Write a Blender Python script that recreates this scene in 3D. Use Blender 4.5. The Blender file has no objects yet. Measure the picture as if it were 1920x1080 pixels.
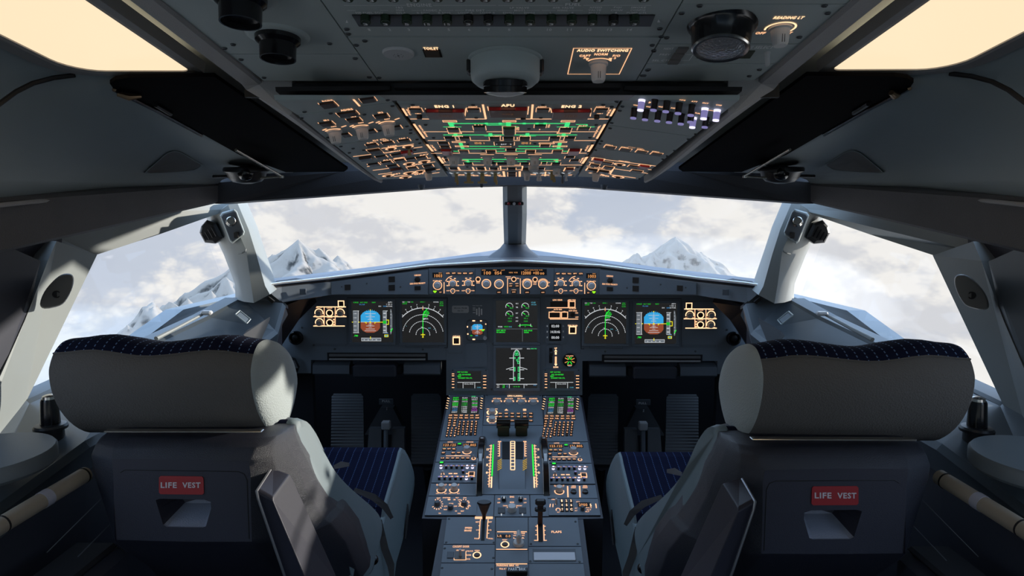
import bpy, bmesh, math, random
from mathutils import Vector, Matrix, noise
V = Vector
random.seed(7)
SC = bpy.context.scene
COL = SC.collection
# ------------------------------------------------------------------ camera
F = 1200.0
PITCH = math.radians(6.7); YAW = math.radians(0.48)
CAM = V((0.012, 0.0, 1.30))
_fy = V((-math.sin(YAW), math.cos(YAW), 0)); RIGHT = V((math.cos(YAW), math.sin(YAW), 0))
FWD = (_fy * math.cos(PITCH) + V((0, 0, -math.sin(PITCH)))).normalized()
UP = RIGHT.cross(FWD).normalized()
cd = bpy.data.cameras.new('camera'); cam = bpy.data.objects.new('camera', cd); COL.objects.link(cam)
cd.sensor_width = 36; cd.lens = 36 * F / 1920; cd.clip_start = 0.02; cd.clip_end = 8000
cam.matrix_world = Matrix(((RIGHT.x, UP.x, -FWD.x, CAM.x), (RIGHT.y, UP.y, -FWD.y, CAM.y), (RIGHT.z, UP.z, -FWD.z, CAM.z), (0, 0, 0, 1)))
SC.camera = cam
def K(x, up, d): return CAM + RIGHT * x + UP * up + FWD * d          # metres right, above and ahead of the eye point
def ray(u, v): return (FWD + RIGHT * ((u - 960) / F) + UP * ((540 - v) / F))
def PD(u, v, d): return CAM + ray(u, v) * d
def PP(u, v, o, n):
    r = ray(u, v); return CAM + r * ((o - CAM).dot(n) / r.dot(n))
def PY(u, v, y): return PP(u, v, V((0, y, 0)), V((0, 1, 0)))
def PX(u, v, x): return PP(u, v, V((x, 0, 0)), V((1, 0, 0)))
def PZ(u, v, z): return PP(u, v, V((0, 0, z)), V((0, 0, 1)))
def PU(u, v, up): return PP(u, v, K(0, up, 0), UP)
def mir(p, s):                                                       # s=-1: port side as given, s=+1: mirrored across the aircraft's centre plane
    return V((p.x, p.y, p.z)) if s < 0 else V((-p.x, p.y, p.z))
# ------------------------------------------------------------------ materials
MATS = {}
def mat(name, col, rough=0.6, metal=0.0, spec=0.5, emit=None, estr=0.0, bump=0.0, bscale=200, alpha=None, mottle=0.0, coat=0.0, sheen=0.0):
    m = bpy.data.materials.new(name); m.use_nodes = True
    nt = m.node_tree; b = nt.nodes['Principled BSDF']
    b.inputs['Base Color'].default_value = (*col, 1); b.inputs['Roughness'].default_value = rough
    b.inputs['Metallic'].default_value = metal; b.inputs['Specular IOR Level'].default_value = spec
    if coat: b.inputs['Coat Weight'].default_value = coat
    if sheen: b.inputs['Sheen Weight'].default_value = sheen
    if emit:
        b.inputs['Emission Color'].default_value = (*emit, 1); b.inputs['Emission Strength'].default_value = estr
    if bump or mottle:
        tc = nt.nodes.new('ShaderNodeTexCoord'); n = nt.nodes.new('ShaderNodeTexNoise')
        n.inputs['Scale'].default_value = bscale; n.inputs['Detail'].default_value = 3
        nt.links.new(tc.outputs['Object'], n.inputs['Vector'])
        if bump:
            bp = nt.nodes.new('ShaderNodeBump'); bp.inputs['Strength'].default_value = bump; bp.inputs['Distance'].default_value = 0.002
            nt.links.new(n.outputs['Fac'], bp.inputs['Height']); nt.links.new(bp.outputs['Normal'], b.inputs['Normal'])
        if mottle:
            n2 = nt.nodes.new('ShaderNodeTexNoise'); n2.inputs['Scale'].default_value = 9; n2.inputs['Detail'].default_value = 5
            nt.links.new(tc.outputs['Object'], n2.inputs['Vector'])
            mx = nt.nodes.new('ShaderNodeMix'); mx.data_type = 'RGBA'
            mx.inputs['A'].default_value = (*[c * (1 - mottle) for c in col], 1); mx.inputs['B'].default_value = (*[min(1, c * (1 + mottle)) for c in col], 1)
            nt.links.new(n2.outputs['Fac'], mx.inputs['Factor']); nt.links.new(mx.outputs['Result'], b.inputs['Base Color'])
    MATS[name] = m
    return m
def emis(name, col, s=1.0, base=(0.02, 0.02, 0.02)):
    return mat(name, base, 0.5, emit=col, estr=s)
mat('panel', (0.40, 0.46, 0.465), 0.5, bump=0.12, bscale=900, mottle=0.06)
mat('panel_main', (0.165, 0.195, 0.23), 0.5, bump=0.12, bscale=900, mottle=0.06)
mat('panel_dark', (0.09, 0.105, 0.125), 0.5)
mat('groove', (0.006, 0.006, 0.008), 0.7)
mat('screw', (0.10, 0.11, 0.12), 0.4, 0.3)
mat('liner', (0.32, 0.37, 0.385), 0.6, bump=0.1, bscale=600, mottle=0.05)
mat('post', (0.25, 0.27, 0.265), 0.5, bump=0.05, bscale=500, mottle=0.04)
mat('post_blue', (0.13, 0.155, 0.175), 0.45, bump=0.05, bscale=500, mottle=0.04)
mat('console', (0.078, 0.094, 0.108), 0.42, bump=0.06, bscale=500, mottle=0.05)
mat('beam', (0.10, 0.096, 0.10), 0.62, bump=0.6, bscale=420, mottle=0.25)
mat('beam_front', (0.03, 0.03, 0.037), 0.6, bump=0.3, bscale=420, mottle=0.1)
mat('rail', (0.36, 0.35, 0.35), 0.55, bump=0.2, bscale=700, mottle=0.1)
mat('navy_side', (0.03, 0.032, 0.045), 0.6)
mat('navy_edge', (0.035, 0.038, 0.055), 0.45)
mat('white_flap', (0.75, 0.75, 0.80), 0.5)
mat('disc_grey', (0.22, 0.21, 0.20), 0.4)
mat('shell_skylit', (0.20, 0.21, 0.26), 0.5, bump=0.5, bscale=620)  # shell plastic with skylight painted in, for the recess ledge
mat('chrome_dim', (0.35, 0.35, 0.37), 0.3, 0.8)
mat('black', (0.004, 0.004, 0.005), 0.5)
mat('black_gloss', (0.006, 0.006, 0.008), 0.18, spec=0.5)
mat('visor', (0.002, 0.002, 0.003), 0.8, spec=0.03)
mat('black_plastic', (0.012, 0.012, 0.014), 0.38, bump=0.15, bscale=500)
mat('dark_recess', (0.15, 0.145, 0.142), 0.5)
mat('dark_floor', (0.012, 0.013, 0.02), 0.8, bump=0.3, bscale=300)
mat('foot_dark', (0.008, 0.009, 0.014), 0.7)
mat('chrome', (0.62, 0.60, 0.56), 0.22, 1.0)
mat('rod', (0.75, 0.72, 0.62), 0.25, 0.8)
mat('bronze', (0.32, 0.22, 0.13), 0.3, 0.9)
mat('knob_grey', (0.52, 0.53, 0.55), 0.4, bump=0.05)
mat('knob_pale', (0.66, 0.65, 0.64), 0.45)  # pale grey knob plastic
mat('knob_line', (0.01, 0.01, 0.01), 0.5)
mat('white_mark', (0.86, 0.87, 0.88), 0.6)
mat('white_plastic', (0.62, 0.63, 0.64), 0.4)
mat('bright_frame', (0.33, 0.33, 0.36), 0.3)
mat('rim_glint', (0.95, 0.92, 0.86), 0.22, 0.55)
mat('brown_button', (0.042, 0.020, 0.013), 0.4)
mat('dark_button', (0.016, 0.014, 0.014), 0.35)
mat('red_guard', (0.45, 0.02, 0.018), 0.3)
mat('red_dark', (0.12, 0.035, 0.03), 0.35)
mat('olive', (0.028, 0.035, 0.010), 0.4)
mat('olive_toggle', (0.30, 0.26, 0.13), 0.35, 0.3)
mat('green_breaker', (0.012, 0.030, 0.014), 0.35)
mat('black_breaker', (0.006, 0.006, 0.007), 0.35)
mat('breaker_face', (0.035, 0.05, 0.036), 0.4)
mat('screen', (0.012, 0.012, 0.013), 0.25, emit=(0.0135, 0.0135, 0.0135), estr=1)
mat('screen_lcd', (0.006, 0.006, 0.006), 0.3)
mat('gauge_grey', (0.1, 0.1, 0.1), 0.5, emit=(0.13, 0.15, 0.17), estr=1.0)
emis('ink', (1.0, 0.50, 0.26), 1.35)
emis('ink_hot', (1.0, 0.60, 0.33), 1.7)
emis('ink_dim', (1.0, 0.50, 0.27), 0.45)
emis('ink_button', (0.9, 0.36, 0.17), 0.07, base=(0.03, 0.016, 0.011))
emis('lcd_amber', (1.0, 0.42, 0.13), 0.75)
emis('flow_green', (0.05, 0.80, 0.22), 1.0)
emis('green', (0.01, 0.50, 0.03), 1.0)
emis('green_lit', (0.02, 0.9, 0.05), 1.0)
emis('lime', (0.35, 0.9, 0.02), 1.0)
emis('white_ink', (0.62, 0.65, 0.68), 0.9)
emis('white_led', (0.78, 0.74, 1.0), 1.3)
emis('violet_led', (0.42, 0.38, 0.85), 0.45, base=(0.1, 0.1, 0.14))
emis('cyan_ink', (0.10, 0.45, 0.60), 0.8)
emis('blue_ink', (0.06, 0.28, 0.6), 0.8)
emis('magenta_ink', (0.5, 0.08, 0.6), 0.8)
emis('yellow_ink', (0.85, 0.75, 0.02), 1.0)
emis('hazard_yellow', (0.85, 0.52, 0.02), 0.7)
emis('amber_ink', (0.8, 0.35, 0.08), 0.9)
emis('sky_blue', (0.035, 0.36, 0.72), 1.0)
emis('ground_brown', (0.28, 0.065, 0.028), 1.0)
emis('lamp', (1.0, 0.795, 0.53), 1.03)
def fabric(name, base, stripes, scale, rough=0.95):
    """navy cloth with lines of pale dots running along one axis of the object's own coordinates"""
    m = bpy.data.materials.new(name); m.use_nodes = True; nt = m.node_tree; b = nt.nodes['Principled BSDF']
    b.inputs['Roughness'].default_value = rough; b.inputs['Specular IOR Level'].default_value = 0.15
    uv = nt.nodes.new('ShaderNodeUVMap'); sep = nt.nodes.new('ShaderNodeSeparateXYZ'); nt.links.new(uv.outputs['UV'], sep.inputs[0])
    def mth(op, a, bv=None, c=None):
        n = nt.nodes.new('ShaderNodeMath'); n.operation = op
        for i, x in enumerate((a, bv, c)):
            if x is None: continue
            if isinstance(x, (int, float)): n.inputs[i].default_value = x
            else: nt.links.new(x, n.inputs[i])
        return n.outputs[0]
    fx = mth('ABSOLUTE', mth('SUBTRACT', mth('FRACT', mth('MULTIPLY', sep.outputs[0], scale[0])), 0.5))
    fy = mth('ABSOLUTE', mth('SUBTRACT', mth('FRACT', mth('MULTIPLY', sep.outputs[1], scale[1])), 0.5))
    on = mth('MULTIPLY', mth('LESS_THAN', fx, scale[2]), mth('LESS_THAN', fy, scale[3]))
    mx = nt.nodes.new('ShaderNodeMix'); mx.data_type = 'RGBA'
    mx.inputs['A'].default_value = (*base, 1); mx.inputs['B'].default_value = (*stripes, 1)
    nt.links.new(on, mx.inputs['Factor']); nt.links.new(mx.outputs['Result'], b.inputs['Base Color'])
    MATS[name] = m
fabric('navy_fabric', (0.006, 0.008, 0.026), (0.14, 0.22, 0.38), (48, 110, 0.06, 0.26))
fabric('navy_cushion', (0.005, 0.007, 0.028), (0.05, 0.085, 0.19), (42, 130, 0.05, 0.33))
def weave(name, col):
    m = mat(name, col, 0.85, spec=0.2); nt = m.node_tree; b = nt.nodes['Principled BSDF']
    tc = nt.nodes.new('ShaderNodeTexCoord'); vo = nt.nodes.new('ShaderNodeTexVoronoi'); vo.inputs['Scale'].default_value = 330
    bp = nt.nodes.new('ShaderNodeBump'); bp.inputs['Strength'].default_value = 0.35; bp.inputs['Distance'].default_value = 0.002
    nt.links.new(tc.outputs['Object'], vo.inputs['Vector']); nt.links.new(vo.outputs['Distance'], bp.inputs['Height']); nt.links.new(bp.outputs['Normal'], b.inputs['Normal'])
weave('seat_cloth_shaded', (0.115, 0.108, 0.102))  # same cloth as the sides, darkened for the shade on the back
weave('seat_side_cloth', (0.38, 0.42, 0.42))
mat('seat_side', (0.15, 0.195, 0.215), 0.6, bump=0.05, bscale=500)
mat('seat_shell', (0.018, 0.019, 0.029), 0.33, bump=0.7, bscale=1000, spec=0.5)
mat('seat_shell_smooth', (0.024, 0.024, 0.036), 0.45, bump=0.15, bscale=700, spec=0.35)
mat('belt', (0.10, 0.095, 0.10), 0.8, bump=0.2)
mat('label_red', (0.30, 0.012, 0.016), 0.4)
mat('label_text', (0.55, 0.50, 0.50), 0.5)
mat('tube_beige', (0.34, 0.29, 0.23), 0.5, bump=0.1, bscale=200)
mat('tube_band', (0.42, 0.42, 0.50), 0.5)
mat('pedal_grey', (0.055, 0.06, 0.07), 0.5)
mat('lens', (0.5, 0.5, 0.52), 0.12, 0.7, bump=1.0, bscale=260)
# ------------------------------------------------------------------ mesh building
class MB:
    def __init__(s): s.v = []; s.f = []; s.m = []; s.sm = []; s.uv = {}
    def add(s, vs, fs, m=0, smooth=False, uvs=None):
        b = len(s.v); s.v.extend([tuple(x) for x in vs])
        for f in fs:
            if uvs: s.uv[len(s.f)] = [uvs[i] for i in f]
            s.f.append(tuple(b + i for i in f)); s.m.append(m); s.sm.append(smooth)
        return s
    def poly(s, pts, m=0): return s.add(pts, [tuple(range(len(pts)))], m)
    def slab(s, pts, ext, m=0, cap=True):
        """a polygon given thickness along the vector ext"""
        n = len(pts); ext = V(ext); a = [V(p) for p in pts]; b = [p + ext for p in a]
        nrm = V((0, 0, 0))
        for i in range(n): nrm += a[i].cross(a[(i + 1) % n])
        fl = nrm.dot(ext) > 0
        fs = [tuple(range(n)), tuple(range(2 * n - 1, n - 1, -1))] + [(i, n + i, n + (i + 1) % n, (i + 1) % n) for i in range(n)]
        if fl: fs = [tuple(reversed(f)) for f in fs]
        return s.add(a + b, fs, m)
    def loft(s, secs, m=0, closed=True, caps=True, smooth=True, mfun=None, uvf=None, capm=None):
        n = len(secs[0]); vs = [p for sec in secs for p in sec]; R = n if closed else n - 1
        for i in range(len(secs) - 1):
            for j in range(R):
                q = (i * n + j, i * n + (j + 1) % n, (i + 1) * n + (j + 1) % n, (i + 1) * n + j)
                mm = mfun(i, j) if mfun else m
                uvs = None
                if uvf:
                    s.uv[len(s.f)] = [uvf(i, j), uvf(i, j + 1), uvf(i + 1, j + 1), uvf(i + 1, j)]
                s.f.append(tuple(len(s.v) + k for k in q)); s.m.append(mm); s.sm.append(smooth)
        b = len(s.v); s.v.extend([tuple(p) for p in vs])
        if caps and closed:
            for sec, off, rev in ((secs[0], 0, True), (secs[-1], (len(secs) - 1) * n, False)):
                f = [b + off + k for k in range(n)]
                if rev: f.reverse()
                s.f.append(tuple(f)); s.m.append(m if capm is None else capm); s.sm.append(False)
        return s
    def box(s, c, size, ax=None, m=0, bev=0.0):
        c = V(c); ax = ax or (V((1, 0, 0)), V((0, 1, 0)), V((0, 0, 1)))
        hx, hy, hz = [k / 2 for k in size]; bv = min(bev, hx * .9, hy * .9, hz * .9)
        def P(x, y, z): return c + ax[0] * x + ax[1] * y + ax[2] * z
        if bv <= 0:
            vs = [P(x, y, z) for x in (-hx, hx) for y in (-hy, hy) for z in (-hz, hz)]
            fs = [(0, 1, 3, 2), (4, 6, 7, 5), (0, 4, 5, 1), (2, 3, 7, 6), (0, 2, 6, 4), (1, 5, 7, 3)]
            return s.add(vs, fs, m)
        vs = []; ix = {}
        for sx in (-1, 1):
            for sy in (-1, 1):
                for sz in (-1, 1):
                    for k in range(3):
                        d = [hx - bv, hy - bv, hz - bv]; d[k] += bv
                        ix[sx, sy, sz, k] = len(vs); vs.append(P(sx * d[0], sy * d[1], sz * d[2]))
        fs = []
        for k in range(3):
            o = [i for i in range(3) if i != k]
            for sg in (-1, 1):
                q = []
                for a, b in ((-1, -1), (1, -1), (1, 1), (-1, 1)):
                    t = [0, 0, 0]; t[k] = sg; t[o[0]] = a; t[o[1]] = b; q.append(ix[(*t, k)])
                if (sg > 0) != (k != 1): q.reverse()
                fs.append(tuple(q))
        for k in range(3):
            o = [i for i in range(3) if i != k]
            for a in (-1, 1):
                for b in (-1, 1):
                    t0 = [0, 0, 0]; t1 = [0, 0, 0]; t0[k] = -1; t1[k] = 1
                    for t in (t0, t1): t[o[0]] = a; t[o[1]] = b
                    fs.append((ix[(*t0, o[0])], ix[(*t1, o[0])], ix[(*t1, o[1])], ix[(*t0, o[1])]))
        for sx in (-1, 1):
            for sy in (-1, 1):
                for sz in (-1, 1): fs.append(tuple(ix[sx, sy, sz, k] for k in range(3)))
        return s.add(vs, fs, m)
    def tube(s, pts, r, n=10, m=0, caps=True, smooth=True):
        pts = [V(p) for p in pts]; secs = []
        t = (pts[1] - pts[0]).normalized(); a = t.orthogonal().normalized()
        for i, p in enumerate(pts):
            t2 = (pts[min(i + 1, len(pts) - 1)] - pts[max(i - 1, 0)]).normalized()
            a = (a - t2 * a.dot(t2)).normalized(); b = t2.cross(a)
            rr = r[i] if isinstance(r, (list, tuple)) else r
            secs.append([p + a * (math.cos(k * math.tau / n) * rr) + b * (math.sin(k * math.tau / n) * rr) for k in range(n)])
        return s.loft(secs, m, True, caps, smooth)
    def lathe(s, c, axis, prof, n=20, m=0, mfun=None, smooth=True, a=None, squash=1.0):
        """prof: list of (radius, height along axis)"""
        c = V(c); axis = V(axis).normalized(); a = V(a) if a else axis.orthogonal().normalized(); b = axis.cross(a)
        secs = [[c + axis * h + a * (math.cos(k * math.tau / n) * r) + b * (math.sin(k * math.tau / n) * r * squash) for k in range(n)] for r, h in prof]
        return s.loft(secs, m, True, True, smooth, (lambda i, j: mfun(i)) if mfun else None, capm=mfun(len(prof) - 2) if mfun else None)
    def build(s, name, mats, parent=None):
        me = bpy.data.meshes.new(name); me.from_pydata([tuple(v) for v in s.v], [], s.f)
        if isinstance(mats, str): mats = [mats]
        for k in mats: me.materials.append(MATS[k])
        me.polygons.foreach_set('material_index', s.m); me.polygons.foreach_set('use_smooth', s.sm)
        if s.uv:
            ul = me.uv_layers.new(name='UVMap')
            for p in me.polygons:
                q = s.uv.get(p.index)
                if q:
                    for li, w in zip(p.loop_indices, q): ul.data[li].uv = w
        me.update()
        if any(s.sm) and not all(s.sm) or any(s.sm):
            try: me.set_sharp_from_angle(angle=math.radians(42))
            except Exception: pass
        o = bpy.data.objects.new(name, me); COL.objects.link(o)
        if parent is not None:
            o.parent = parent; o.matrix_parent_inverse = parent.matrix_basis.inverted()
        return o
def recalc(o):
    bm = bmesh.new(); bm.from_mesh(o.data); bmesh.ops.recalc_face_normals(bm, faces=bm.faces); bm.to_mesh(o.data); bm.free(); return o
def tag(o, label, cat, group=None):
    o['label'] = label; o['category'] = cat
    if group: o['group'] = group
    return o
def thing(name, label, cat, loc, group=None):
    o = bpy.data.objects.new(name, None); COL.objects.link(o); o.location = loc; o.empty_display_size = 0.05
    return tag(o, label, cat, group)
def struct(o): o['kind'] = 'structure'; return o
def smooth_loop(P, k=3):
    """closed Catmull-Rom through the given points (any tuples), k pieces per segment"""
    n = len(P); out = []
    for i in range(n):
        a, b, c, d = P[i - 1], P[i], P[(i + 1) % n], P[(i + 2) % n]
        for j in range(k):
            t = j / k; out.append(tuple(.5 * (2 * b[q] + (c[q] - a[q]) * t + (2 * a[q] - 5 * b[q] + 4 * c[q] - d[q]) * t * t + (3 * b[q] - a[q] - 3 * c[q] + d[q]) * t ** 3) for q in range(len(b))))
    return out
# text -> triangles in a unit box, made once per string
_TX = {}
def glyphs(st):
    if st in _TX: return _TX[st]
    cu = bpy.data.curves.new('t', 'FONT'); cu.body = st; cu.resolution_u = 2; cu.space_character = 1.12; cu.offset = 0.026
    ob = bpy.data.objects.new('t', cu); COL.objects.link(ob)
    dg = bpy.context.evaluated_depsgraph_get(); me = ob.evaluated_get(dg).to_mesh()
    vs = [(v.co.x, v.co.y) for v in me.vertices]; fs = [tuple(p.vertices) for p in me.polygons]
    ob.evaluated_get(dg).to_mesh_clear()
    bpy.data.objects.remove(ob); bpy.data.curves.remove(cu)
    if vs:
        x0 = min(v[0] for v in vs); x1 = max(v[0] for v in vs); y0 = min(v[1] for v in vs); y1 = max(v[1] for v in vs)
        vs = [((x - x0) / max(1e-6, x1 - x0) - .5, (y - y0) / max(1e-6, y1 - y0) - .5) for x, y in vs]
    _TX[st] = (vs, fs); return _TX[st]
# ------------------------------------------------------------------ panels: a flat face, with drawing in its own plane
class Panel:
    def __init__(s, o, n, xdir=None):
        s.o = V(o); s.n = V(n).normalized()
        if s.n.dot(CAM - s.o) < 0: s.n = -s.n
        x = V(xdir) if xdir else RIGHT
        s.ex = (x - s.n * x.dot(s.n)).normalized(); s.ey = s.n.cross(s.ex)
    def px(s, u, v):
        p = PP(u, v, s.o, s.n) - s.o; return (p.dot(s.ex), p.dot(s.ey))
    def w(s, a, b, h=0.0): return s.o + s.ex * a + s.ey * b + s.n * h
    def sc(s, u, v):
        a = s.px(u - .5, v); b = s.px(u + .5, v); c = s.px(u, v - .5); d = s.px(u, v + .5)
        return math.hypot(b[0] - a[0], b[1] - a[1]), abs(c[1] - d[1])
    @property
    def ax(s): return (s.ex, s.ey, s.n)
class Ink:
    """flat marks of several materials printed on one panel; each .done() makes one mesh"""
    def __init__(s, pl, h=0.0006): s.p = pl; s.h = h; s.mb = MB(); s.mats = []
    def mi(s, m):
        if m not in s.mats: s.mats.append(m)
        return s.mats.index(m)
    def lpoly(s, pts, m, h=None):
        P = [s.p.w(a, b, s.h if h is None else h) for a, b in pts]
        A = sum(pts[i][0] * pts[(i + 1) % len(pts)][1] - pts[(i + 1) % len(pts)][0] * pts[i][1] for i in range(len(pts)))
        if A < 0: P.reverse()
        s.mb.poly(P, s.mi(m))
    def lline(s, pts, wd, m, closed=False, h=None):
        pts = [V((a, b, 0)) for a, b in pts]; n = len(pts); L = []; R = []
        for i in range(n):
            p = pts[i]
            a = pts[(i - 1) % n] if (closed or i > 0) else None; b = pts[(i + 1) % n] if (closed or i < n - 1) else None
            d0 = (p - a).normalized() if a is not None and (p - a).length > 1e-9 else None
            d1 = (b - p).normalized() if b is not None and (b - p).length > 1e-9 else None
            d0 = d0 or d1; d1 = d1 or d0
            if d0 is None: return
            n0 = V((-d0.y, d0.x, 0)); n1 = V((-d1.y, d1.x, 0)); mm = (n0 + n1)
            mm = n0 if mm.length < 1e-4 else mm.normalized() / max(.35, mm.normalized().dot(n0))
            L.append(p + mm * wd / 2); R.append(p - mm * wd / 2)
        for i in range(n if closed else n - 1):
            j = (i + 1) % n; s.lpoly([(q.x, q.y) for q in (R[i], R[j], L[j], L[i])], m, h)
    # pixel-addressed versions
    def line(s, pts, w, m='ink', h=None, closed=False):
        sx, sy = s.p.sc(*pts[0]); s.lline([s.p.px(*q) for q in pts], w * math.sqrt(sx * sy), m, closed, h)
    def poly(s, pts, m, h=None): s.lpoly([s.p.px(*q) for q in pts], m, h)
    def lrect(s, u, v, w, h, rot=0.0):
        a, b = s.p.px(u, v); sx, sy = s.p.sc(u, v); c, si = math.cos(rot), math.sin(rot)
        q = [(-w * sx / 2, -h * sy / 2), (w * sx / 2, -h * sy / 2), (w * sx / 2, h * sy / 2), (-w * sx / 2, h * sy / 2)]
        return [(a + x * c - y * si, b + x * si + y * c) for x, y in q]
    def rect(s, u, v, w, h, m, z=None, rot=0.0): s.lpoly(s.lrect(u, v, w, h, rot), m, z)
    def frame(s, u, v, w, h, t=1.2, m='ink', z=None, rot=0.0):
        sx, sy = s.p.sc(u, v); s.lline(s.lrect(u, v, w, h, rot), t * math.sqrt(sx * sy), m, True, z)
    def arc(s, u, v, r, a0, a1, t=1.2, m='ink', n=16, z=None, asp=None):
        a, b = s.p.px(u, v); sx, sy = s.p.sc(u, v); k = sx if asp is None else sx * asp
        full = abs(a1 - a0) >= 359
        pts = [(a + math.cos(math.radians(a0 + (a1 - a0) * i / n)) * r * sx, b + math.sin(math.radians(a0 + (a1 - a0) * i / n)) * r * k) for i in range(n if full else n + 1)]
        s.lline(pts, t * math.sqrt(sx * sy) , m, full, z)
    def disc(s, u, v, r, m, n=16, z=None):
        a, b = s.p.px(u, v); sx, sy = s.p.sc(u, v)
        s.lpoly([(a + math.cos(i * math.tau / n) * r * sx, b + math.sin(i * math.tau / n) * r * sx) for i in range(n)], m, z)
    def text(s, st, u, v, w, h, m='ink', z=None, rot=0.0, slant=0.0):
        vs, fs = glyphs(st); a, b = s.p.px(u, v); sx, sy = s.p.sc(u, v); c, si = math.cos(rot), math.sin(rot)
        W = w * sx; H = h * sy; P = []
        for x, y in vs:
            X = x * W + slant * y * H; Y = y * H
            P.append(s.p.w(a + X * c - Y * si, b + X * si + Y * c, s.h if z is None else z))
        s.mb.add(P, fs, s.mi(m))
    def done(s, name, parent):
        if not s.mb.f: return None
        o = s.mb.build(name, s.mats, parent); return o
def pbox(pl, u, v, w, h, z0, z1, bev=0.0, rot=0.0, mb=None, m=0):
    """a block standing on a panel, w x h pixels big there, from z0 to z1 metres above it"""
    a, b = pl.px(u, v); sx, sy = pl.sc(u, v); c, si = math.cos(rot), math.sin(rot)
    ax = (pl.ex * c + pl.ey * si, pl.ey * c - pl.ex * si, pl.n)
    return (mb or MB()).box(pl.w(a, b, (z0 + z1) / 2), (w * sx, h * sy, z1 - z0), ax, m, bev)
def pplate(pl, quad, th, mb=None, m=0, top=0.0):
    """plate whose outline is given in pixels, thickness th under the panel plane"""
    pts = [pl.w(*pl.px(*q), top) for q in quad]
    return (mb or MB()).slab(pts, pl.n * -th, m)
# ------------------------------------------------------------------ the world outside: hazy sky full of cumulus
w = bpy.data.worlds.new('sky'); SC.world = w; w.use_nodes = True; nt = w.node_tree
for n in list(nt.nodes): nt.nodes.remove(n)
def N(t, **k):
    n = nt.nodes.new(t)
    for a, b in k.items():
        if a in n.inputs: n.inputs[a].default_value = b
        else: setattr(n, a, b)
    return n
def LK(a, b): nt.links.new(a, b)
def M2(op, a, b=None, c=None):
    n = nt.nodes.new('ShaderNodeMath'); n.operation = op
    for i, x in enumerate((a, b, c)):
        if x is None: continue
        if isinstance(x, (int, float)): n.inputs[i].default_value = x
        else: LK(x, n.inputs[i])
    return n.outputs[0]

tc = N('ShaderNodeTexCoord'); sx = N('ShaderNodeSeparateXYZ'); LK(tc.outputs['Generated'], sx.inputs[0])
mp = N('ShaderNodeMapping'); mp.inputs['Scale'].default_value = (1.0, 1.0, 1.7); mp.inputs['Location'].default_value = (1.7, 0.4, 2.3); LK(tc.outputs['Generated'], mp.inputs['Vector'])
def fbm(vec, sc, det, rough, dist=0.0):
    n = N('ShaderNodeTexNoise'); n.inputs['Scale'].default_value = sc; n.inputs['Detail'].default_value = det; n.inputs['Roughness'].default_value = rough; n.inputs['Distortion'].default_value = dist
    LK(vec, n.inputs['Vector']); return n
def cloudf(off, detail=4.0):
    ad = N('ShaderNodeVectorMath', operation='ADD'); ad.inputs[1].default_value = off; LK(mp.outputs['Vector'], ad.inputs[0]); vec = ad.outputs[0]
    big = fbm(vec, 3.0, 3, .5).outputs['Fac']
    warp = fbm(vec, 8, 3, .55).outputs['Color']
    am = N('ShaderNodeVectorMath', operation='MULTIPLY_ADD'); LK(warp, am.inputs[0]); am.inputs[1].default_value = (.06, .06, .06); LK(vec, am.inputs[2])
    v = N('ShaderNodeTexVoronoi'); v.feature = 'F1'; v.normalize = True
    for k_, x_ in (('Scale', 6.0), ('Detail', detail), ('Roughness', .60), ('Lacunarity', 2.25)): v.inputs[k_].default_value = x_
    LK(am.outputs[0], v.inputs['Vector'])
    return M2('MULTIPLY_ADD', M2('SUBTRACT', 1.0, v.outputs['Distance']), .95, M2('MULTIPLY', big, .75))
c0 = cloudf((0, 0, 0)); c1 = cloudf((0.016, 0.0, 0.045), 3.0)
dens = N('ShaderNodeMapRange', interpolation_type='SMOOTHSTEP'); LK(c0, dens.inputs['Value']); dens.inputs['From Min'].default_value = 0.90; dens.inputs['From Max'].default_value = 1.02
lit = N('ShaderNodeMapRange', interpolation_type='SMOOTHSTEP'); LK(M2('SUBTRACT', c0, c1), lit.inputs['Value']); lit.inputs['From Min'].default_value = -0.075; lit.inputs['From Max'].default_value = 0.06
ccol = N('ShaderNodeMix', data_type='RGBA'); ccol.inputs['A'].default_value = (0.74, 0.74, 0.765, 1); ccol.inputs['B'].default_value = (1.0, 0.965, 0.915, 1); LK(lit.outputs['Result'], ccol.inputs['Factor'])
gap = N('ShaderNodeMix', data_type='RGBA'); gap.inputs['A'].default_value = (0.50, 0.56, 0.68, 1); gap.inputs['B'].default_value = (0.69, 0.735, 0.82, 1)
el = fbm(mp.outputs['Vector'], 5, 4, .5).outputs['Fac']; LK(el, gap.inputs['Factor'])
fin = N('ShaderNodeMix', data_type='RGBA'); LK(M2('MULTIPLY', dens.outputs['Result'], .95), fin.inputs['Factor']); LK(gap.outputs['Result'], fin.inputs['A']); LK(ccol.outputs['Result'], fin.inputs['B'])
# upper sky, out of view, brightened and blued to light the cabin
upm = N('ShaderNodeMapRange', interpolation_type='SMOOTHSTEP'); LK(sx.outputs['Z'], upm.inputs['Value']); upm.inputs['From Min'].default_value = 0.07; upm.inputs['From Max'].default_value = 0.34
sky = N('ShaderNodeMix', data_type='RGBA'); LK(upm.outputs['Result'], sky.inputs['Factor']); LK(fin.outputs['Result'], sky.inputs['A']); sky.inputs['B'].default_value = (1.45, 2.1, 3.05, 1)
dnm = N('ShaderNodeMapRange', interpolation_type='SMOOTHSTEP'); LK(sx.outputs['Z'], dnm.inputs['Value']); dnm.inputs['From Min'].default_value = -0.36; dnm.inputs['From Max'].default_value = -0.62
fill_deck = N('ShaderNodeMix', data_type='RGBA'); LK(dnm.outputs['Result'], fill_deck.inputs['Factor']); LK(sky.outputs['Result'], fill_deck.inputs['A']); fill_deck.inputs['B'].default_value = (2.6, 2.65, 2.7, 1)   # light added for the ceiling, as a bright unseen cloud deck straight below
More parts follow.
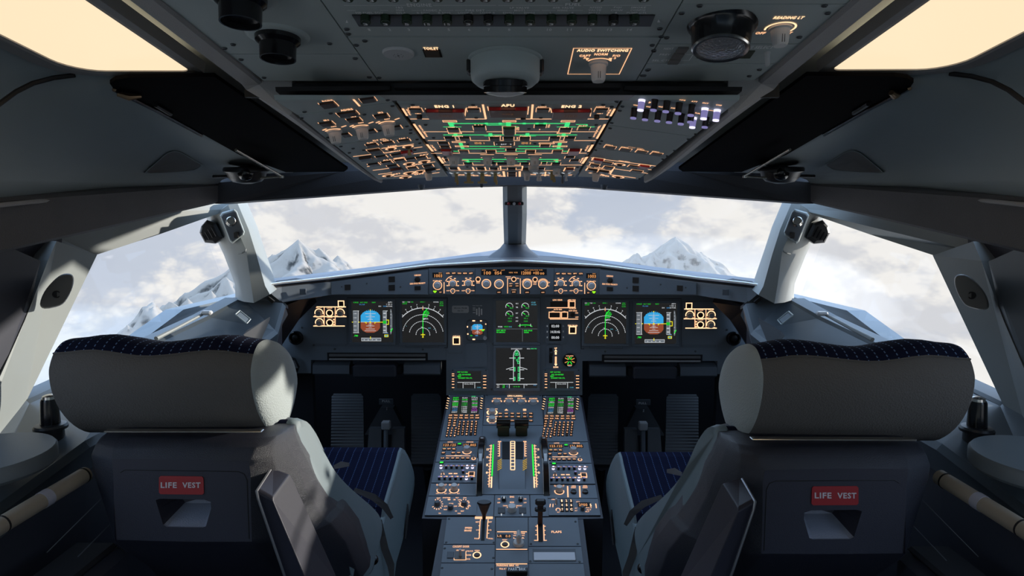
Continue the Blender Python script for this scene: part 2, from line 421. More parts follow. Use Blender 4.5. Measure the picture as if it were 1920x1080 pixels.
bg = N('ShaderNodeBackground'); LK(fill_deck.outputs['Result'], bg.inputs['Color']); bg.inputs['Strength'].default_value = 1.0
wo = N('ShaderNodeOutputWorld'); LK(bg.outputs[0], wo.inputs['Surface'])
# ------------------------------------------------------------------ sun
SUN_DIR = V((0.86, 0.47, 0.158)).normalized()
sd = bpy.data.lights.new('sun', 'SUN'); sd.energy = 6.5; sd.color = (1.0, 0.93, 0.82); sd.angle = math.radians(1.0)
so = bpy.data.objects.new('sun', sd); COL.objects.link(so); so.rotation_euler = SUN_DIR.to_track_quat('Z', 'Y').to_euler(); so.location = (40, 30, 20)
# ------------------------------------------------------------------ mountains
mm = bpy.data.materials.new('snow_rock'); mm.use_nodes = True; nt = mm.node_tree; b = nt.nodes['Principled BSDF']; b.inputs['Roughness'].default_value = 0.9; b.inputs['Specular IOR Level'].default_value = 0.05
tcm = nt.nodes.new('ShaderNodeTexCoord'); gm = nt.nodes.new('ShaderNodeNewGeometry'); sp = nt.nodes.new('ShaderNodeSeparateXYZ'); nt.links.new(gm.outputs['Normal'], sp.inputs[0])
nn = nt.nodes.new('ShaderNodeTexNoise'); nn.inputs['Scale'].default_value = 0.05; nn.inputs['Detail'].default_value = 8; nn.inputs['Roughness'].default_value = .65; nt.links.new(tcm.outputs['Object'], nn.inputs['Vector'])
ms = nt.nodes.new('ShaderNodeMath'); ms.operation = 'MULTIPLY_ADD'; nt.links.new(nn.outputs['Fac'], ms.inputs[0]); ms.inputs[1].default_value = 0.9; nt.links.new(sp.outputs['Z'], ms.inputs[2])
rm = nt.nodes.new('ShaderNodeMapRange'); rm.inputs['From Min'].default_value = 0.86; rm.inputs['From Max'].default_value = 1.02; nt.links.new(ms.outputs[0], rm.inputs['Value'])
mx = nt.nodes.new('ShaderNodeMix'); mx.data_type = 'RGBA'; mx.inputs['A'].default_value = (0.06, 0.058, 0.055, 1); mx.inputs['B'].default_value = (0.31, 0.275, 0.24, 1)
nt.links.new(rm.outputs['Result'], mx.inputs['Factor']); nt.links.new(mx.outputs['Result'], b.inputs['Base Color']); MATS['snow_rock'] = mm
def mountain(name, label, peaks, seed, box, n=230):
    """heightfield massif: peaks are (world x, world y, peak z, radius), box is (x0, x1, y0, y1)"""
    base = -260; mb = MB(); vs = []; off = V((seed * 17.3, seed * 9.1, seed)); x0, x1, y0, y1 = box
    for i in range(n + 1):
        for j in range(n + 1):
            x = x0 + (x1 - x0) * i / n; y = y0 + (y1 - y0) * j / n; h = -1e9
            wv = noise.noise_vector(V((x, y, 0)) / 70 + off) * 16 + noise.noise_vector(V((x, y, 3)) / 26 + off) * 5
            for (a, bb, z, r) in peaks:
                d = math.hypot(x - a + wv.x, y - bb + wv.y) / r
                ang = math.atan2(y - bb + wv.y, x - a + wv.x)
                rib = (abs(math.sin(ang * 3.5 + seed + noise.noise(V((x, y, 7)) / 60) * 1.5)) - .5) * min(1, d * 4) * r * .07
                h = max(h, z - (z - base) * min(1.6, d) ** .9 + rib)
            rg = noise.ridged_multi_fractal(V((x, y, 0)) / 46 + off, 1.0, 2.1, 6, 1.0, 2.0)
            top = max(q[2] for q in peaks); dk = min(1, max(.12, (top - h) / 40))
            h += (rg - 1.3) * 7.5 * dk + noise.fractal(V((x, y, 0)) / 11 + off, 1.0, 2.0, 4) * 1.6 * dk
            vs.append((x, y, h))
    fs = [(i * (n + 1) + j, (i + 1) * (n + 1) + j, (i + 1) * (n + 1) + j + 1, i * (n + 1) + j + 1) for i in range(n) for j in range(n)]
    mb.add(vs, fs, 0, True); o = mb.build(name, 'snow_rock'); tag(o, label, 'mountain'); return o
def far(u, v, d):
    p = PD(u, v, d); return (p.x, p.y, p.z)
pk = far(558, 447, 900)
mountain('mountain', 'tall snowy mountain peak seen through the windshield', [(*pk, 330), (*far(628, 476, 930), 250), (*far(510, 474, 930), 230), (*far(596, 464, 915), 240)], 3, (pk[0] - 190, pk[0] + 290, pk[1] - 190, pk[1] + 190))
q = far(452, 486, 640)
mountain('mountain', 'long snowy ridge seen through the side window, climbing toward the windshield post', [(*q, 300), (*far(418, 516, 610), 240), (*far(385, 545, 590), 220), (*far(310, 560, 560), 230), (*far(282, 562, 540), 210), (*far(345, 560, 575), 210), (*far(238, 600, 520), 200)], 8, (q[0] - 260, q[0] + 110, q[1] - 270, q[1] + 130))
q = far(1268, 444, 1500)
mountain('mountain', 'faint small peak showing between the clouds, far from the tall peak', [(*q, 300), (*far(1225, 470, 1480), 280), (*far(1192, 472, 1470), 260), (*far(1312, 472, 1520), 260)], 5, (q[0] - 260, q[0] + 220, q[1] - 220, q[1] + 200), 150)
# ------------------------------------------------------------------ banks of mist lapping the mountains
def mist(label, dens, pts, k=.36):
    m = bpy.data.materials.new('mist'); m.use_nodes = True; t = m.node_tree
    for n in list(t.nodes): t.nodes.remove(n)
    v = t.nodes.new('ShaderNodeVolumeScatter'); v.inputs['Color'].default_value = (k, k * .88, k * .76, 1); v.inputs['Density'].default_value = dens; v.inputs['Anisotropy'].default_value = 0.0
    o = t.nodes.new('ShaderNodeOutputMaterial'); t.links.new(v.outputs[0], o.inputs['Volume']); MATS['mist'] = m
    (cx, cy, cz), (rx, ry, rz) = pts; bm = bmesh.new(); bmesh.ops.create_icosphere(bm, subdivisions=4, radius=1)
    for w_ in bm.verts:
        k = 1 + noise.fractal(w_.co * 1.3 + V((cx * .01, 3, 1)), 1.0, 2.0, 3) * .14; w_.co = V((cx + w_.co.x * rx * k, cy + w_.co.y * ry * k, cz + w_.co.z * rz * k))
    mb = MB().add([w_.co.copy() for w_ in bm.verts], [tuple(x.index for x in f.verts) for f in bm.faces], 0, True); bm.free()
    ob = mb.build('mist_bank', 'mist'); tag(ob, label, 'mist'); ob['kind'] = 'stuff'
mist('pale mist swallowing the foot of the snowy ridge', .0065, ((-400, 500, -165), (270, 200, 88)))
mist('pale mist swallowing the faint small peak', .0022, ((330, 1430, -175), (520, 320, 122)), .28)
mist('pale mist swallowing the foot of the tall snowy peak', .0045, ((-215, 880, -150), (230, 160, 72)))
# ------------------------------------------------------------------ glass
gm_ = bpy.data.materials.new('glass'); gm_.use_nodes = True; nt = gm_.node_tree
for n in list(nt.nodes): nt.nodes.remove(n)
tr = N('ShaderNodeBsdfTransparent'); tr.inputs['Color'].default_value = (0.975, 0.98, 0.985, 1); gl = N('ShaderNodeBsdfGlossy'); gl.inputs['Roughness'].default_value = 0.02
mxs = N('ShaderNodeMixShader'); mxs.inputs[0].default_value = 0.025; LK(tr.outputs[0], mxs.inputs[1]); LK(gl.outputs[0], mxs.inputs[2])
oo = N('ShaderNodeOutputMaterial'); LK(mxs.outputs[0], oo.inputs['Surface']); MATS['glass'] = gm_
# ------------------------------------------------------------------ the cockpit's own shell
def hull(name, pts, ext, m, bev=None):
    return struct(recalc(MB().slab(pts, ext).build(name, m)))
hull('floor', [V((-1.25, -.9, 0)), V((1.25, -.9, 0)), V((1.25, 3.3, 0)), V((-1.25, 3.3, 0))], V((0, 0, -.06)), 'dark_floor')
hull('ceiling', [K(-.80, .365, -.7), K(.80, .365, -.7), K(.80, .365, 1.86), K(-.80, .365, 1.86)], UP * .06, 'liner')
hull('wall_rear', [V((-1.25, -.9, 0)), V((1.25, -.9, 0)), V((1.25, -.9, 1.9)), V((-1.25, -.9, 1.9))], V((0, -.05, 0)), 'liner')
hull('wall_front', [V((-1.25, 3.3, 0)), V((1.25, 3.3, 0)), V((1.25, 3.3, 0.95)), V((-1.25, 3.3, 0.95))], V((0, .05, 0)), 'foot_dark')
SIDE = {-1: 'left', 1: 'right'}
def both(fn):
    for s in (-1, 1): fn(s)
def D(s, *q): return [mir(PD(u, v, d), s) for u, v, d in q]
from mathutils.bvhtree import BVHTree
LINER = {}
def shell_side(s):
    sd = SIDE[s]; out = V((s, 0, 0))
    # lower hull wall and the part of the wall aft of the window
    w0 = [V((s * 1.10, -.9, 0)), V((s * 1.10, 3.3, 0)), V((s * 1.10, 3.3, .95)), V((s * 1.10, 2.10, .98)), V((s * 1.10, 1.40, .82)), V((s * 1.10, 1.02, .82)), V((s * 1.10, .96, .82)), V((s * 1.10, -.9, .82))]
    hull('wall_' + sd, w0, out * .06, 'post_blue')
    hull('wall_' + sd + '_aft', [V((s * 1.10, -.9, .82)), V((s * 1.10, -.65, .82)), V((s * 1.08, -.65, 1.46)), V((s * 1.08, -.9, 1.46))], out * .06, 'post_blue')
    hull('wall_' + sd + '_top', [V((s * 1.09, -.65, 1.38)), V((s * 1.09, 1.30, 1.30)), V((s * 1.07, 1.30, 1.46)), V((s * 1.07, -.65, 1.46))], out * .06, 'post_blue')
    hull('wall_' + sd + '_post', [V((s * 1.10, .98, .82)), V((s * 1.10, 1.30, .82)), V((s * 1.085, 1.30, 1.30)), V((s * 1.085, .98, 1.30))], out * .06, 'post_blue')
    hull('window_5' if s < 0 else 'window_6', [V((s * 1.12, -.65, .82)), V((s * 1.12, .98, .82)), V((s * 1.11, .98, 1.34)), V((s * 1.11, -.65, 1.40))], out * .012, 'glass')
    # aft lining panel, seen beside the window post
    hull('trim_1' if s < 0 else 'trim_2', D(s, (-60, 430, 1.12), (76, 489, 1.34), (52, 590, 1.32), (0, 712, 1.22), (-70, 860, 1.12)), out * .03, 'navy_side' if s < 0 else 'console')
    hull('trim_31' if s < 0 else 'trim_32', D(s, (-90, 430, 1.25), (118, 430, 1.52), (112, 500, 1.50), (74, 560, 1.44), (40, 660, 1.36), (-90, 660, 1.2)), out * .02, 'navy_side')
    # ceiling lining curving down to the beam
    up_ = [K(-.66, .345, -.7), K(-.66, .345, .3), K(-.655, .345, .97), K(-.605, .325, 1.0), K(-.60, .318, 1.35), K(-.592, .312, 1.73)]
    lo_ = [K(-.86, -.02, -.7), K(-.87, .06, .3), PD(-60, 376, 1.02), PD(0, 371, 1.08), PD(215, 358, 1.43), PD(412, 344, 1.80)]
    secs = []
    for a, b_ in zip(up_, lo_):
        row = []
        c = V((b_.x * .96 + a.x * .04, (a.y + b_.y) / 2, a.z * .88 + b_.z * .12))
        for k in range(11):
            t = k / 10; row.append(mir(a * (1 - t) ** 2 + c * (2 * t * (1 - t)) + b_ * t ** 2, s))
        secs.append(row)
    mb = MB().loft(secs, 0, False, False, True); LINER[s] = BVHTree.FromPolygons([V(q) for q in mb.v], mb.f); o = mb.build('trim_3' if s < 0 else 'trim_4', 'liner'); struct(o)
    sm = o.modifiers.new('thick', 'SOLIDIFY'); sm.thickness = 0.02; sm.offset = -1 if s < 0 else 1
    struct(MB().slab([mir(q, s) for q in lo_] + [V((s * 1.12, lo_[k].y + (.06 if k == 5 else 0), max(lo_[k].z, 1.36))) for k in (5, 4, 3, 2, 1, 0)], V((0, 0, .02))).build('trim_33' if s < 0 else 'trim_34', 'beam_front'))
    # seam of the lining
    sv = []
    for u, v, d in ((-30, 215, .86), (0, 194, .90), (30, 172, .94), (62, 156, .965), (100, 146, .98), (140, 141, .985)):
        sv.append(mir(PD(u, v, d) , s))
    struct(MB().tube(sv, .0035, 6).build('trim_5' if s < 0 else 'trim_6', 'groove'))
    # dark beam above the side window
    f = [PD(-130, 384, .93), PD(0, 371, 1.07), PD(411, 344, 1.80)]; g = [PD(-130, 520, .93), PD(0, 476, 1.07), PD(411, 381, 1.80)]
    f.insert(0, f[0] - (f[1] - f[0]) * 4.5); g.insert(0, g[0] - (g[1] - g[0]) * 2.0 + V((0, -.3, 0)))
    secs = []
    for a, b_ in zip(f, g):
        o_ = V((-.13, .0, .01)); secs.append([mir(q, s) for q in (a + V((.0, 0, -.006)), a + V((-.008, 0, 0)), a + o_, b_ + o_, b_ + V((-.008, 0, 0)), b_ + V((0, 0, .006)))])
    mb = MB().loft(secs, 0, True, True, False); struct(recalc(mb.build('trim_7' if s < 0 else 'trim_8', 'beam')))
    # lip on the beam's upper edge
    tp = [mir(PD(u, v, d) + V((.006, 0, 0)), s) for u, v, d in ((-60, 390, 1.0), (0, 384, 1.06), (120, 372, 1.24), (217, 362, 1.42))]
    struct(MB().tube(tp, .004, 8).build('trim_9' if s < 0 else 'trim_10', 'rail'))
    # front beam over the windshield
    a = D(s, (403, 343, 1.79), (640, 322, 1.90), (840, 312, 1.98), (966, 312, 2.0)); b_ = D(s, (403, 382, 1.79), (455, 378, 1.82), (840, 350, 1.98), (966, 347, 2.0))
    secs = [[p, p + V((0, .10, .05)), q + V((0, .10, .0)), q] for p, q in zip(a, b_)]
    struct(recalc(MB().loft(secs, 0, True, True, False).build('trim_11' if s < 0 else 'trim_12', 'beam_front')))
    # closing piece between beam and ceiling
    hull('trim_13' if s < 0 else 'trim_14', [a[0] + V((0, .09, .04)), a[1] + V((0, .09, .04)), a[3] + V((0, .09, .04)), a[3] + V((0, .05, .22)), mir(K(-.9, .40, 1.8), s)], V((0, .03, 0)), 'beam_front')
    # pale frame strip over the side window
    hull('trim_15' if s < 0 else 'trim_16', D(s, (96, 440, 1.50), (250, 400, 1.70), (432, 375, 1.99), (436, 392, 1.99), (388, 408, 2.02), (300, 439, 1.83), (180, 478, 1.62), (108, 470, 1.50)), out * .04, 'post')
    # window post aft of the side window
    pts = D(s, (106, 452, 1.46), (182, 478, 1.62), (49, 753, 1.42), (-20, 900, 1.32), (-90, 960, 1.06), (-6, 720, 1.20), (47, 600, 1.30), (74, 530, 1.36), (90, 488, 1.40))
    hull('trim_17' if s < 0 else 'trim_18', pts, out * .05 + V((0, .02, 0)), 'post')
    # corner post between side window and windshield
    rows = [[(388, 404, 2.04), (408, 398, 1.95), (428, 384, 1.94), (444, 378, 1.96), (459, 376, 2.03)],
            [(405, 440, 2.04), (421, 430, 1.95), (440, 420, 1.93), (466, 430, 1.95), (480, 426, 2.06)],
            [(424, 480, 2.04), (437, 476, 1.95), (462, 470, 1.93), (481, 478, 1.95), (495, 472, 2.08)],
            [(445, 535, 2.04), (448, 522, 1.95), (470, 530, 1.93), (497, 536, 1.95), (514, 527, 2.10)],
            [(446, 562, 2.03), (458, 566, 1.95), (476, 568, 1.93), (506, 552, 1.95), (522, 540, 2.10)]]
    secs = []
    for r in rows:
        q = D(s, *r); secs.append(q + [q[-1] + V((-s * -.02, .06, 0)) * 1.0, q[0] + V((s * .03, .05, 0))])
    struct(recalc(MB().loft(secs, 0, True, True, True).build('trim_19' if s < 0 else 'trim_20', 'post')))
    # bright lower windshield frame
    lo = [(512, 531, 2.10), (700, 509, 2.36), (860, 488, 2.60), (915, 480, 2.68), (942, 476, 2.72)]
    secs = []
    for u, v, d in lo:
        p = mir(PD(u, v, d), s); t = mir(PD(u, v - 9, d + .02), s); secs.append([p, t, t + V((0, .05, -.01)), p + V((0, .05, -.06))])
    struct(recalc(MB().loft(secs, 0, True, True, False).build('trim_21' if s < 0 else 'trim_22', 'bright_frame')))
    # nose structure under the windshield
    pts = [mir(PD(u, v, d), s) + V((0, .03, -.015)) for u, v, d in lo]; pts.insert(0, pts[0] + V((s * .12, -.06, -.08)))
    c = pts[-1].copy(); c.x = 0; c.y += .06; pts.append(c)
    secs = [[p, V((p.x * 1.05, 3.30, .93))] for p in pts]
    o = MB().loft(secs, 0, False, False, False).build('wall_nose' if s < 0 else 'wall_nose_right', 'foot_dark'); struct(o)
    # windows
    ft = D(s, (452, 374, 2.06), (640, 360, 2.07), (840, 346, 2.08), (962, 343, 2.10)); fb = D(s, (512, 530, 2.13), (700, 506, 2.42), (860, 485, 2.64), (962, 470, 2.80))
    o1 = V((0, .02, 0)); o2 = V((0, .032, 0))
    wn = MB().loft([[p + o1, q + o1, q + o2, p + o2] for p, q in zip(ft, fb)], 0, True, True, False).build('window_1' if s < 0 else 'window_2', 'glass'); struct(recalc(wn))
    sw = D(s, (386, 400, 2.06), (180, 470, 1.65), (40, 760, 1.45), (265, 656, 1.72), (390, 597, 1.95), (450, 562, 2.06))
    wn = MB().slab([p + out * .03 for p in sw], out * .012).build('window_3' if s < 0 else 'window_4', 'glass'); struct(recalc(wn))
both(shell_side)
# centre post of the windshield with its flared foot
rows = [(942, 988, 340, 2.04), (943, 988, 400, 2.28), (945, 986, 462, 2.66)]
secs = []
for a, b_, v, d in rows:
    l = PD(a, v, d); r = PD(b_, v, d); m_ = (l + r) / 2; wv = (r - l)
    secs.append([l + V((0, .03, 0)), m_ - wv * .30 + V((0, -.018, 0)), m_ + wv * .12 + V((0, -.022, 0)), m_ + wv * .30 + V((0, -.012, 0)), r + V((0, .03, 0)), r + V((0, .09, 0)), l + V((0, .09, 0))])
post = struct(recalc(MB().loft(secs, 0, True, True, False).build('trim_23', 'post_blue')))
secs = []
for a, b_, v, d in ((944, 986, 458, 2.62), (936, 992, 468, 2.60), (915, 1010, 483, 2.56), (880, 1045, 494, 2.50)):
    l = PD(a, v, d); r = PD(b_, v, d); secs.append([l, (l * 3 + r) / 4 + V((0, -.03, 0.0)), (l + 3 * r) / 4 + V((0, -.03, .0)), r, r + V((0, .12, 0)), l + V((0, .12, 0))])
struct(recalc(MB().loft(secs, 0, True, True, True).build('trim_24', 'beam_front')))
ind = thing('alignment_indicator', 'tiny black bar with red and white eye-position balls on the windshield centre post', 'indicator', PD(964, 381, 2.17))
pl = Panel(PD(964, 381, 2.175), V((0, -1, -.25)))
pbox(pl, 964, 381, 36, 6, 0, .008, .002).build('bar', 'black_plastic', ind)
for u, m_ in ((954, 'label_red'), (964, 'white_plastic'), (974, 'label_red')):
    a, b_ = pl.px(u, 381); MB().lathe(pl.w(a, b_, .006), pl.n, [(.0055, 0), (.005, .003), (.003, .005), (.0002, .006)], 12).build('ball', m_, ind)
# ------------------------------------------------------------------ overhead: planes
OHC = Panel(K(0, .281, .955), RIGHT.cross(K(0, .302, 1.733) - K(0, .281, .955)))
def side_plane(a, b, sx):
    A = OHC.w(*OHC.px(*a)); B = OHC.w(*OHC.px(*b)); C = A + RIGHT * (.15 * sx) - UP * .021
    return Panel(A, (B - A).cross(C - A))
OHL = side_plane((735, 186), (843, 331), -1); OHR = side_plane((1167, 186), (1081, 331), 1)
AFT = Panel(K(0, .307, .95), RIGHT.cross(K(0, .3055, .677) - K(0, .307, .95)))
def knob(pl, u, v, r, ln, parent, name='knob', m='knob_grey', lines=True, taper=.78, base=None, ang=0.0, n=18):
    """round pointer knob standing on a panel: r and ln in metres"""
    a, b = pl.px(u, v); mb = MB()
    prof = [(r * 1.18, 0), (r * 1.18, ln * .12), (r * .98, ln * .18), (r * taper, ln * .86), (r * taper * .82, ln)]
    mb.lathe(pl.w(a, b, 0), pl.n, prof, n, 0, None, True, pl.ex)
    if lines:
        for q in (-.12, .12):
            c = pl.w(a + (q * math.cos(ang) - 0 * math.sin(ang)) * r, b, 0) + pl.ey * (r * .90)
            d = pl.w(a + q * math.cos(ang) * r, b, ln * .92) + pl.ey * (r * taper * .97)
            mb.tube([c + pl.n * ln * .2, d], r * .045, 4, 1, True, False)
    return mb.build(name, [m, 'knob_line'], parent)
def button(pl, u, v, w, h, parent, ink=None, m='brown_button', z=.003, frame=3, t=1.3, im='ink', txt=None, th=2.2, tw=None):
    pbox(pl, u, v, w * .9, h * .86, 0, z, .0006).build('button', m, parent)
    if ink:
        L = ink.lrect(u, v, w, h); sx, sy = pl.sc(u, v); wd = t * sx * .8
        if frame == 4: ink.lline(L, wd, im, True)
        elif frame == 3: ink.lline([L[3], L[0], L[1], L[2]], wd, im)
        if txt: ink.text(txt, u - w * .06, v - h * .5 - th * .75, tw or w * .7, th, im)
def screws(pl, pts, mb, r=.0034, m=0):
    for u, v in pts:
        a, b = pl.px(u, v); mb.lathe(pl.w(a, b, 0), pl.n, [(r, 0), (r, .0010), (r * .8, .0016)], 10, m, None, False)
        mb.box(pl.w(a, b, .0018), (r * 1.3, r * .3, .0004), pl.ax, 1)
def plate(name, label, cat, pl, quad, mats='panel', th=.007, scr=(), group=None, gap=1.0):
    c = pl.w(*pl.px(sum(q[0] for q in quad) / len(quad), sum(q[1] for q in quad) / len(quad)))
    t = thing(name, label, cat, c, group)
    # inset the outline a touch so the seams between modules show
    P = [V((*pl.px(*q), 0)) for q in quad]; n = len(P); cen = sum(P, V((0, 0, 0))) / n
    P2 = []
    for i in range(n):
        d0 = (P[i] - P[i - 1]).normalized(); d1 = (P[(i + 1) % n] - P[i]).normalized(); n0 = V((-d0.y, d0.x, 0)); n1 = V((-d1.y, d1.x, 0))
        if n0.dot(cen - P[i]) < 0: n0 = -n0
        if n1.dot(cen - P[i]) < 0: n1 = -n1
        mm = (n0 + n1).normalized(); P2.append(P[i] + mm * (.0009 * gap / max(.4, mm.dot(n0))))
    mb = MB(); top = [pl.w(p.x, p.y, 0) for p in P2]; mb.slab(top, pl.n * -th, 0)
    o = recalc(mb.build('faceplate', mats, t))
    if scr:
        for q in scr:
            m2 = MB(); screws(pl, [q], m2); m2.build('screw', ['screw', 'groove'], t)
    return t
def flight_board(pl, quad, name, mats='groove', th=.01, dz=.004):
    return MB().slab([pl.w(*pl.px(*q), -.012 - dz) for q in quad], pl.n * -th)
# ---- housing: dark tray behind the modules, riser between the two levels, side rails
hs = thing('overhead_console', 'dark grey overhead console frame with sloping side rails over the windshield', 'console', K(0, .31, 1.2))
mb = MB()
for pl, q in ((OHC, [(738, 182), (1164, 182), (1079, 333), (845, 333)]), (OHL, [(520, 190), (735, 186), (843, 331), (700, 340)]), (OHR, [(1167, 186), (1388, 190), (1206, 340), (1081, 331)]), (AFT, [(290, -4), (1640, -4), (1414, 152), (492, 152)])):
    mb.slab([pl.w(*pl.px(*p), -.014) for p in q], pl.n * -.006)
mb.build('tray', 'groove', hs)
mb = MB()
mb.slab([K(-.40, .306, .957), K(.40, .306, .957), K(.40, .2855, .957), K(-.40, .2855, .957)], FWD * .006)
recalc(mb.build('riser', 'black', hs))
mb = MB(); mb.slab([K(-.345, .2855, .950), K(.345, .2855, .950), K(.345, .2795, .955), K(-.345, .2795, .955)], FWD * -.003); recalc(mb.build('header_strip', 'rail', hs))
def rails(s):
    rows = [(.40, -.373, -.403, .3015, .302), (.90, -.371, -.403, .3015, .302), (.949, -.371, -.403, .3015, .302), (.957, -.329, -.402, .258, .298), (1.2, -.337, -.402, .266, .3035), (1.45, -.344, -.403, .272, .306), (1.64, -.350, -.404, .277, .309), (1.74, -.352, -.405, .285, .313)]
    secs = []
    for d, xi, xo, ui, uo in rows:
        secs.append([mir(K(x, u, d), s) for x, u in ((xi, ui + .055), (xi, ui + .003), (xi - .004, ui), (xo + .005, uo - .002), (xo, uo + .004), (xo, uo + .055))])
    recalc(MB().loft(secs, 0, True, True, False).build('side_rail', 'rail', hs))
both(rails)
# ---- ceiling lamps
def lamp(s, label):
    t = thing('ceiling_light', label, 'lamp', mir(K(-.575, .33, .83), s))
    def rr(x0, x1, d0, d1, rs, up, n=6):
        pts = []
        for cx, cy, r, a0 in ((x1, d1, rs[0], 0), (x0, d1, rs[1], 90), (x0, d0, rs[2], 180), (x1, d0, rs[3], 270)):
            ox = cx - r if cx == x1 else cx + r; oy = cy - r if cy == d1 else cy + r
            for k in range(n + 1):
                a = math.radians(a0 + 90 * k / n); pts.append((ox + math.cos(a) * r, oy + math.sin(a) * r))
        return [mir(K(x, up, d), s) for x, d in pts]
    A = rr(-.6655, -.4870, .70, .972, (.014, .05, .01, .01), .3305)
    recalc(MB().slab(A, UP * .012).build('diffuser', 'lamp', t))
    secs = [rr(-.6655, -.4870, .70, .972, (.014, .05, .01, .01), .333), rr(-.6655, -.4870, .70, .972, (.014, .05, .01, .01), .3285), rr(-.672, -.480, .69, .980, (.018, .054, .01, .01), .3270), rr(-.700, -.470, .67, .992, (.02, .06, .01, .01), .3285), rr(-.702, -.468, .67, .994, (.02, .06, .01, .01), .345)]
    recalc(MB().loft(secs, 0, True, False, False).build('bezel', 'rail', t))
lamp(-1, 'glowing warm ceiling light panel above the snowy-mountain window side')
lamp(1, 'glowing warm ceiling light panel above the side where only clouds show')
# ---- sun visors stowed under the ceiling
def visor(s, label, lab2, lab3):
    t = thing('sun_visor', label, 'visor', mir(PU(420, 230, .312), s))
    q = [mir(PU(u, v, .312), s) for u, v in ((206, 157), (216, 150), (240, 146), (402, 144), (652, 317), (645, 322), (536, 323), (450, 291), (352, 236), (330, 224), (214, 168))]
    recalc(MB().slab(q, UP * .006).build('shade', 'visor', t))
    e = [mir(PU(u, v, .3105), s) for u, v in ((214, 168), (290, 206), (378, 254))]
    MB().tube(e, .0035, 8).build('edge_rail', 'black_gloss', t)
    c = mir(PU(241, 178, .308), s); MB().tube([c + V((-.012, -.01, 0)), c + V((0, 0, -.003)), c + V((.013, .012, 0))], [.004, .006, .003], 8).build('hinge_clip', 'bronze', t)
    g = [mir(PU(u, v, .309), s) for u, v in ((292, 197), (320, 214))]
    MB().tube(g, .004, 6).build('slide', 'black_plastic', t)
    # pull rod with its arm and the round roller unit
    r = thing('visor_roller', lab2, 'roller', mir(PD(462, 328, 1.60), s))
    cc = mir(PD(462, 327, 1.60), s)
    MB().lathe(cc + V((0, 0, .018)), (0, .1, -1), [(.052, 0), (.0545, .004), (.0545, .010), (.048, .014), (.044, .026), (.034, .036), (.012, .041)], 28).build('housing', 'black_plastic', r)
    MB().lathe(cc + V((.012 * -s, -.03, .004)), V((0, -.8, -.5)), [(.020, 0), (.019, .012), (.012, .02), (.002, .023)], 18).build('knob', 'black_gloss', r)
    MB().tube([mir(PD(400, 331, 1.62), s), mir(PD(440, 330, 1.60), s)], .004, 6).build('axle', 'black_plastic', r)
    rd = thing('pull_rod', lab3, 'rod', mir(PD(528, 330, 1.66), s))
    MB().tube([mir(PD(442, 281, 1.375), s), mir(PD(528, 330, 1.60), s)], .0032, 8).build('rod', 'rod', rd)
    MB().tube([mir(PD(529, 331, 1.60), s), mir(PD(488, 334, 1.585), s)], .0028, 8).build('arm', 'rod', rd)
    MB().lathe(mir(PD(529, 331.5, 1.60), s) - V((0, 0, .003)), (0, 0, 1), [(.005, 0), (.005, .006)], 10).build('pivot', 'chrome', rd)
visor(-1, 'black stowed sun visor beside the ceiling light on the snowy-mountain window side', 'black round visor roller over the snowy-mountain windshield pane', 'thin metal pull rod of the visor over the snowy-mountain windshield pane')
visor(1, 'black stowed sun visor beside the ceiling light on the clouds-only side', 'black round visor roller over the clouds-only windshield pane', 'thin metal pull rod of the visor over the clouds-only windshield pane')
def recess(s, label):
    pts = [(276, 320), (279, 325), (352, 321), (372, 316), (379, 309), (366, 302), (345, 289), (332, 284), (320, 285), (308, 292), (288, 309)]
    t = thing('grab_recess', label, 'recess', mir(PD(330, 305, 1.50), s))
    cu = sum(p[0] for p in pts) / len(pts); cv = sum(p[1] for p in pts) / len(pts); sp = smooth_loop(pts, 2)
    def ring(k, proud):
        out = []
        for u, v in sp:
            r = mir(PD(cu + (u - cu) * k, cv + (v - cv) * k, 1.0), s) - mir(CAM, s); h = LINER[s].ray_cast(mir(CAM, s), r.normalized())
            out.append(h[0] - r.normalized() * proud if h[0] is not None else mir(CAM, s) + r * 1.45)
        return out
    recalc(MB().loft([ring(1.03, -.002), ring(1.01, .008), ring(.965, .009), ring(.95, .006)], 0, True, False, True).build('rim', 'liner', t))
    recalc(MB().loft([ring(.95, .006), ring(.78, .0015), ring(.4, .001), ring(.01, .001)], 0, True, False, True).build('pocket', 'dark_recess', t))  # dish stands proud; the recess's shade is put into its dark colour
recess(-1, 'dark rounded triangular grab recess in the ceiling lining above the snowy-mountain window')
recess(1, 'dark rounded triangular grab recess in the ceiling lining above the clouds-only window')
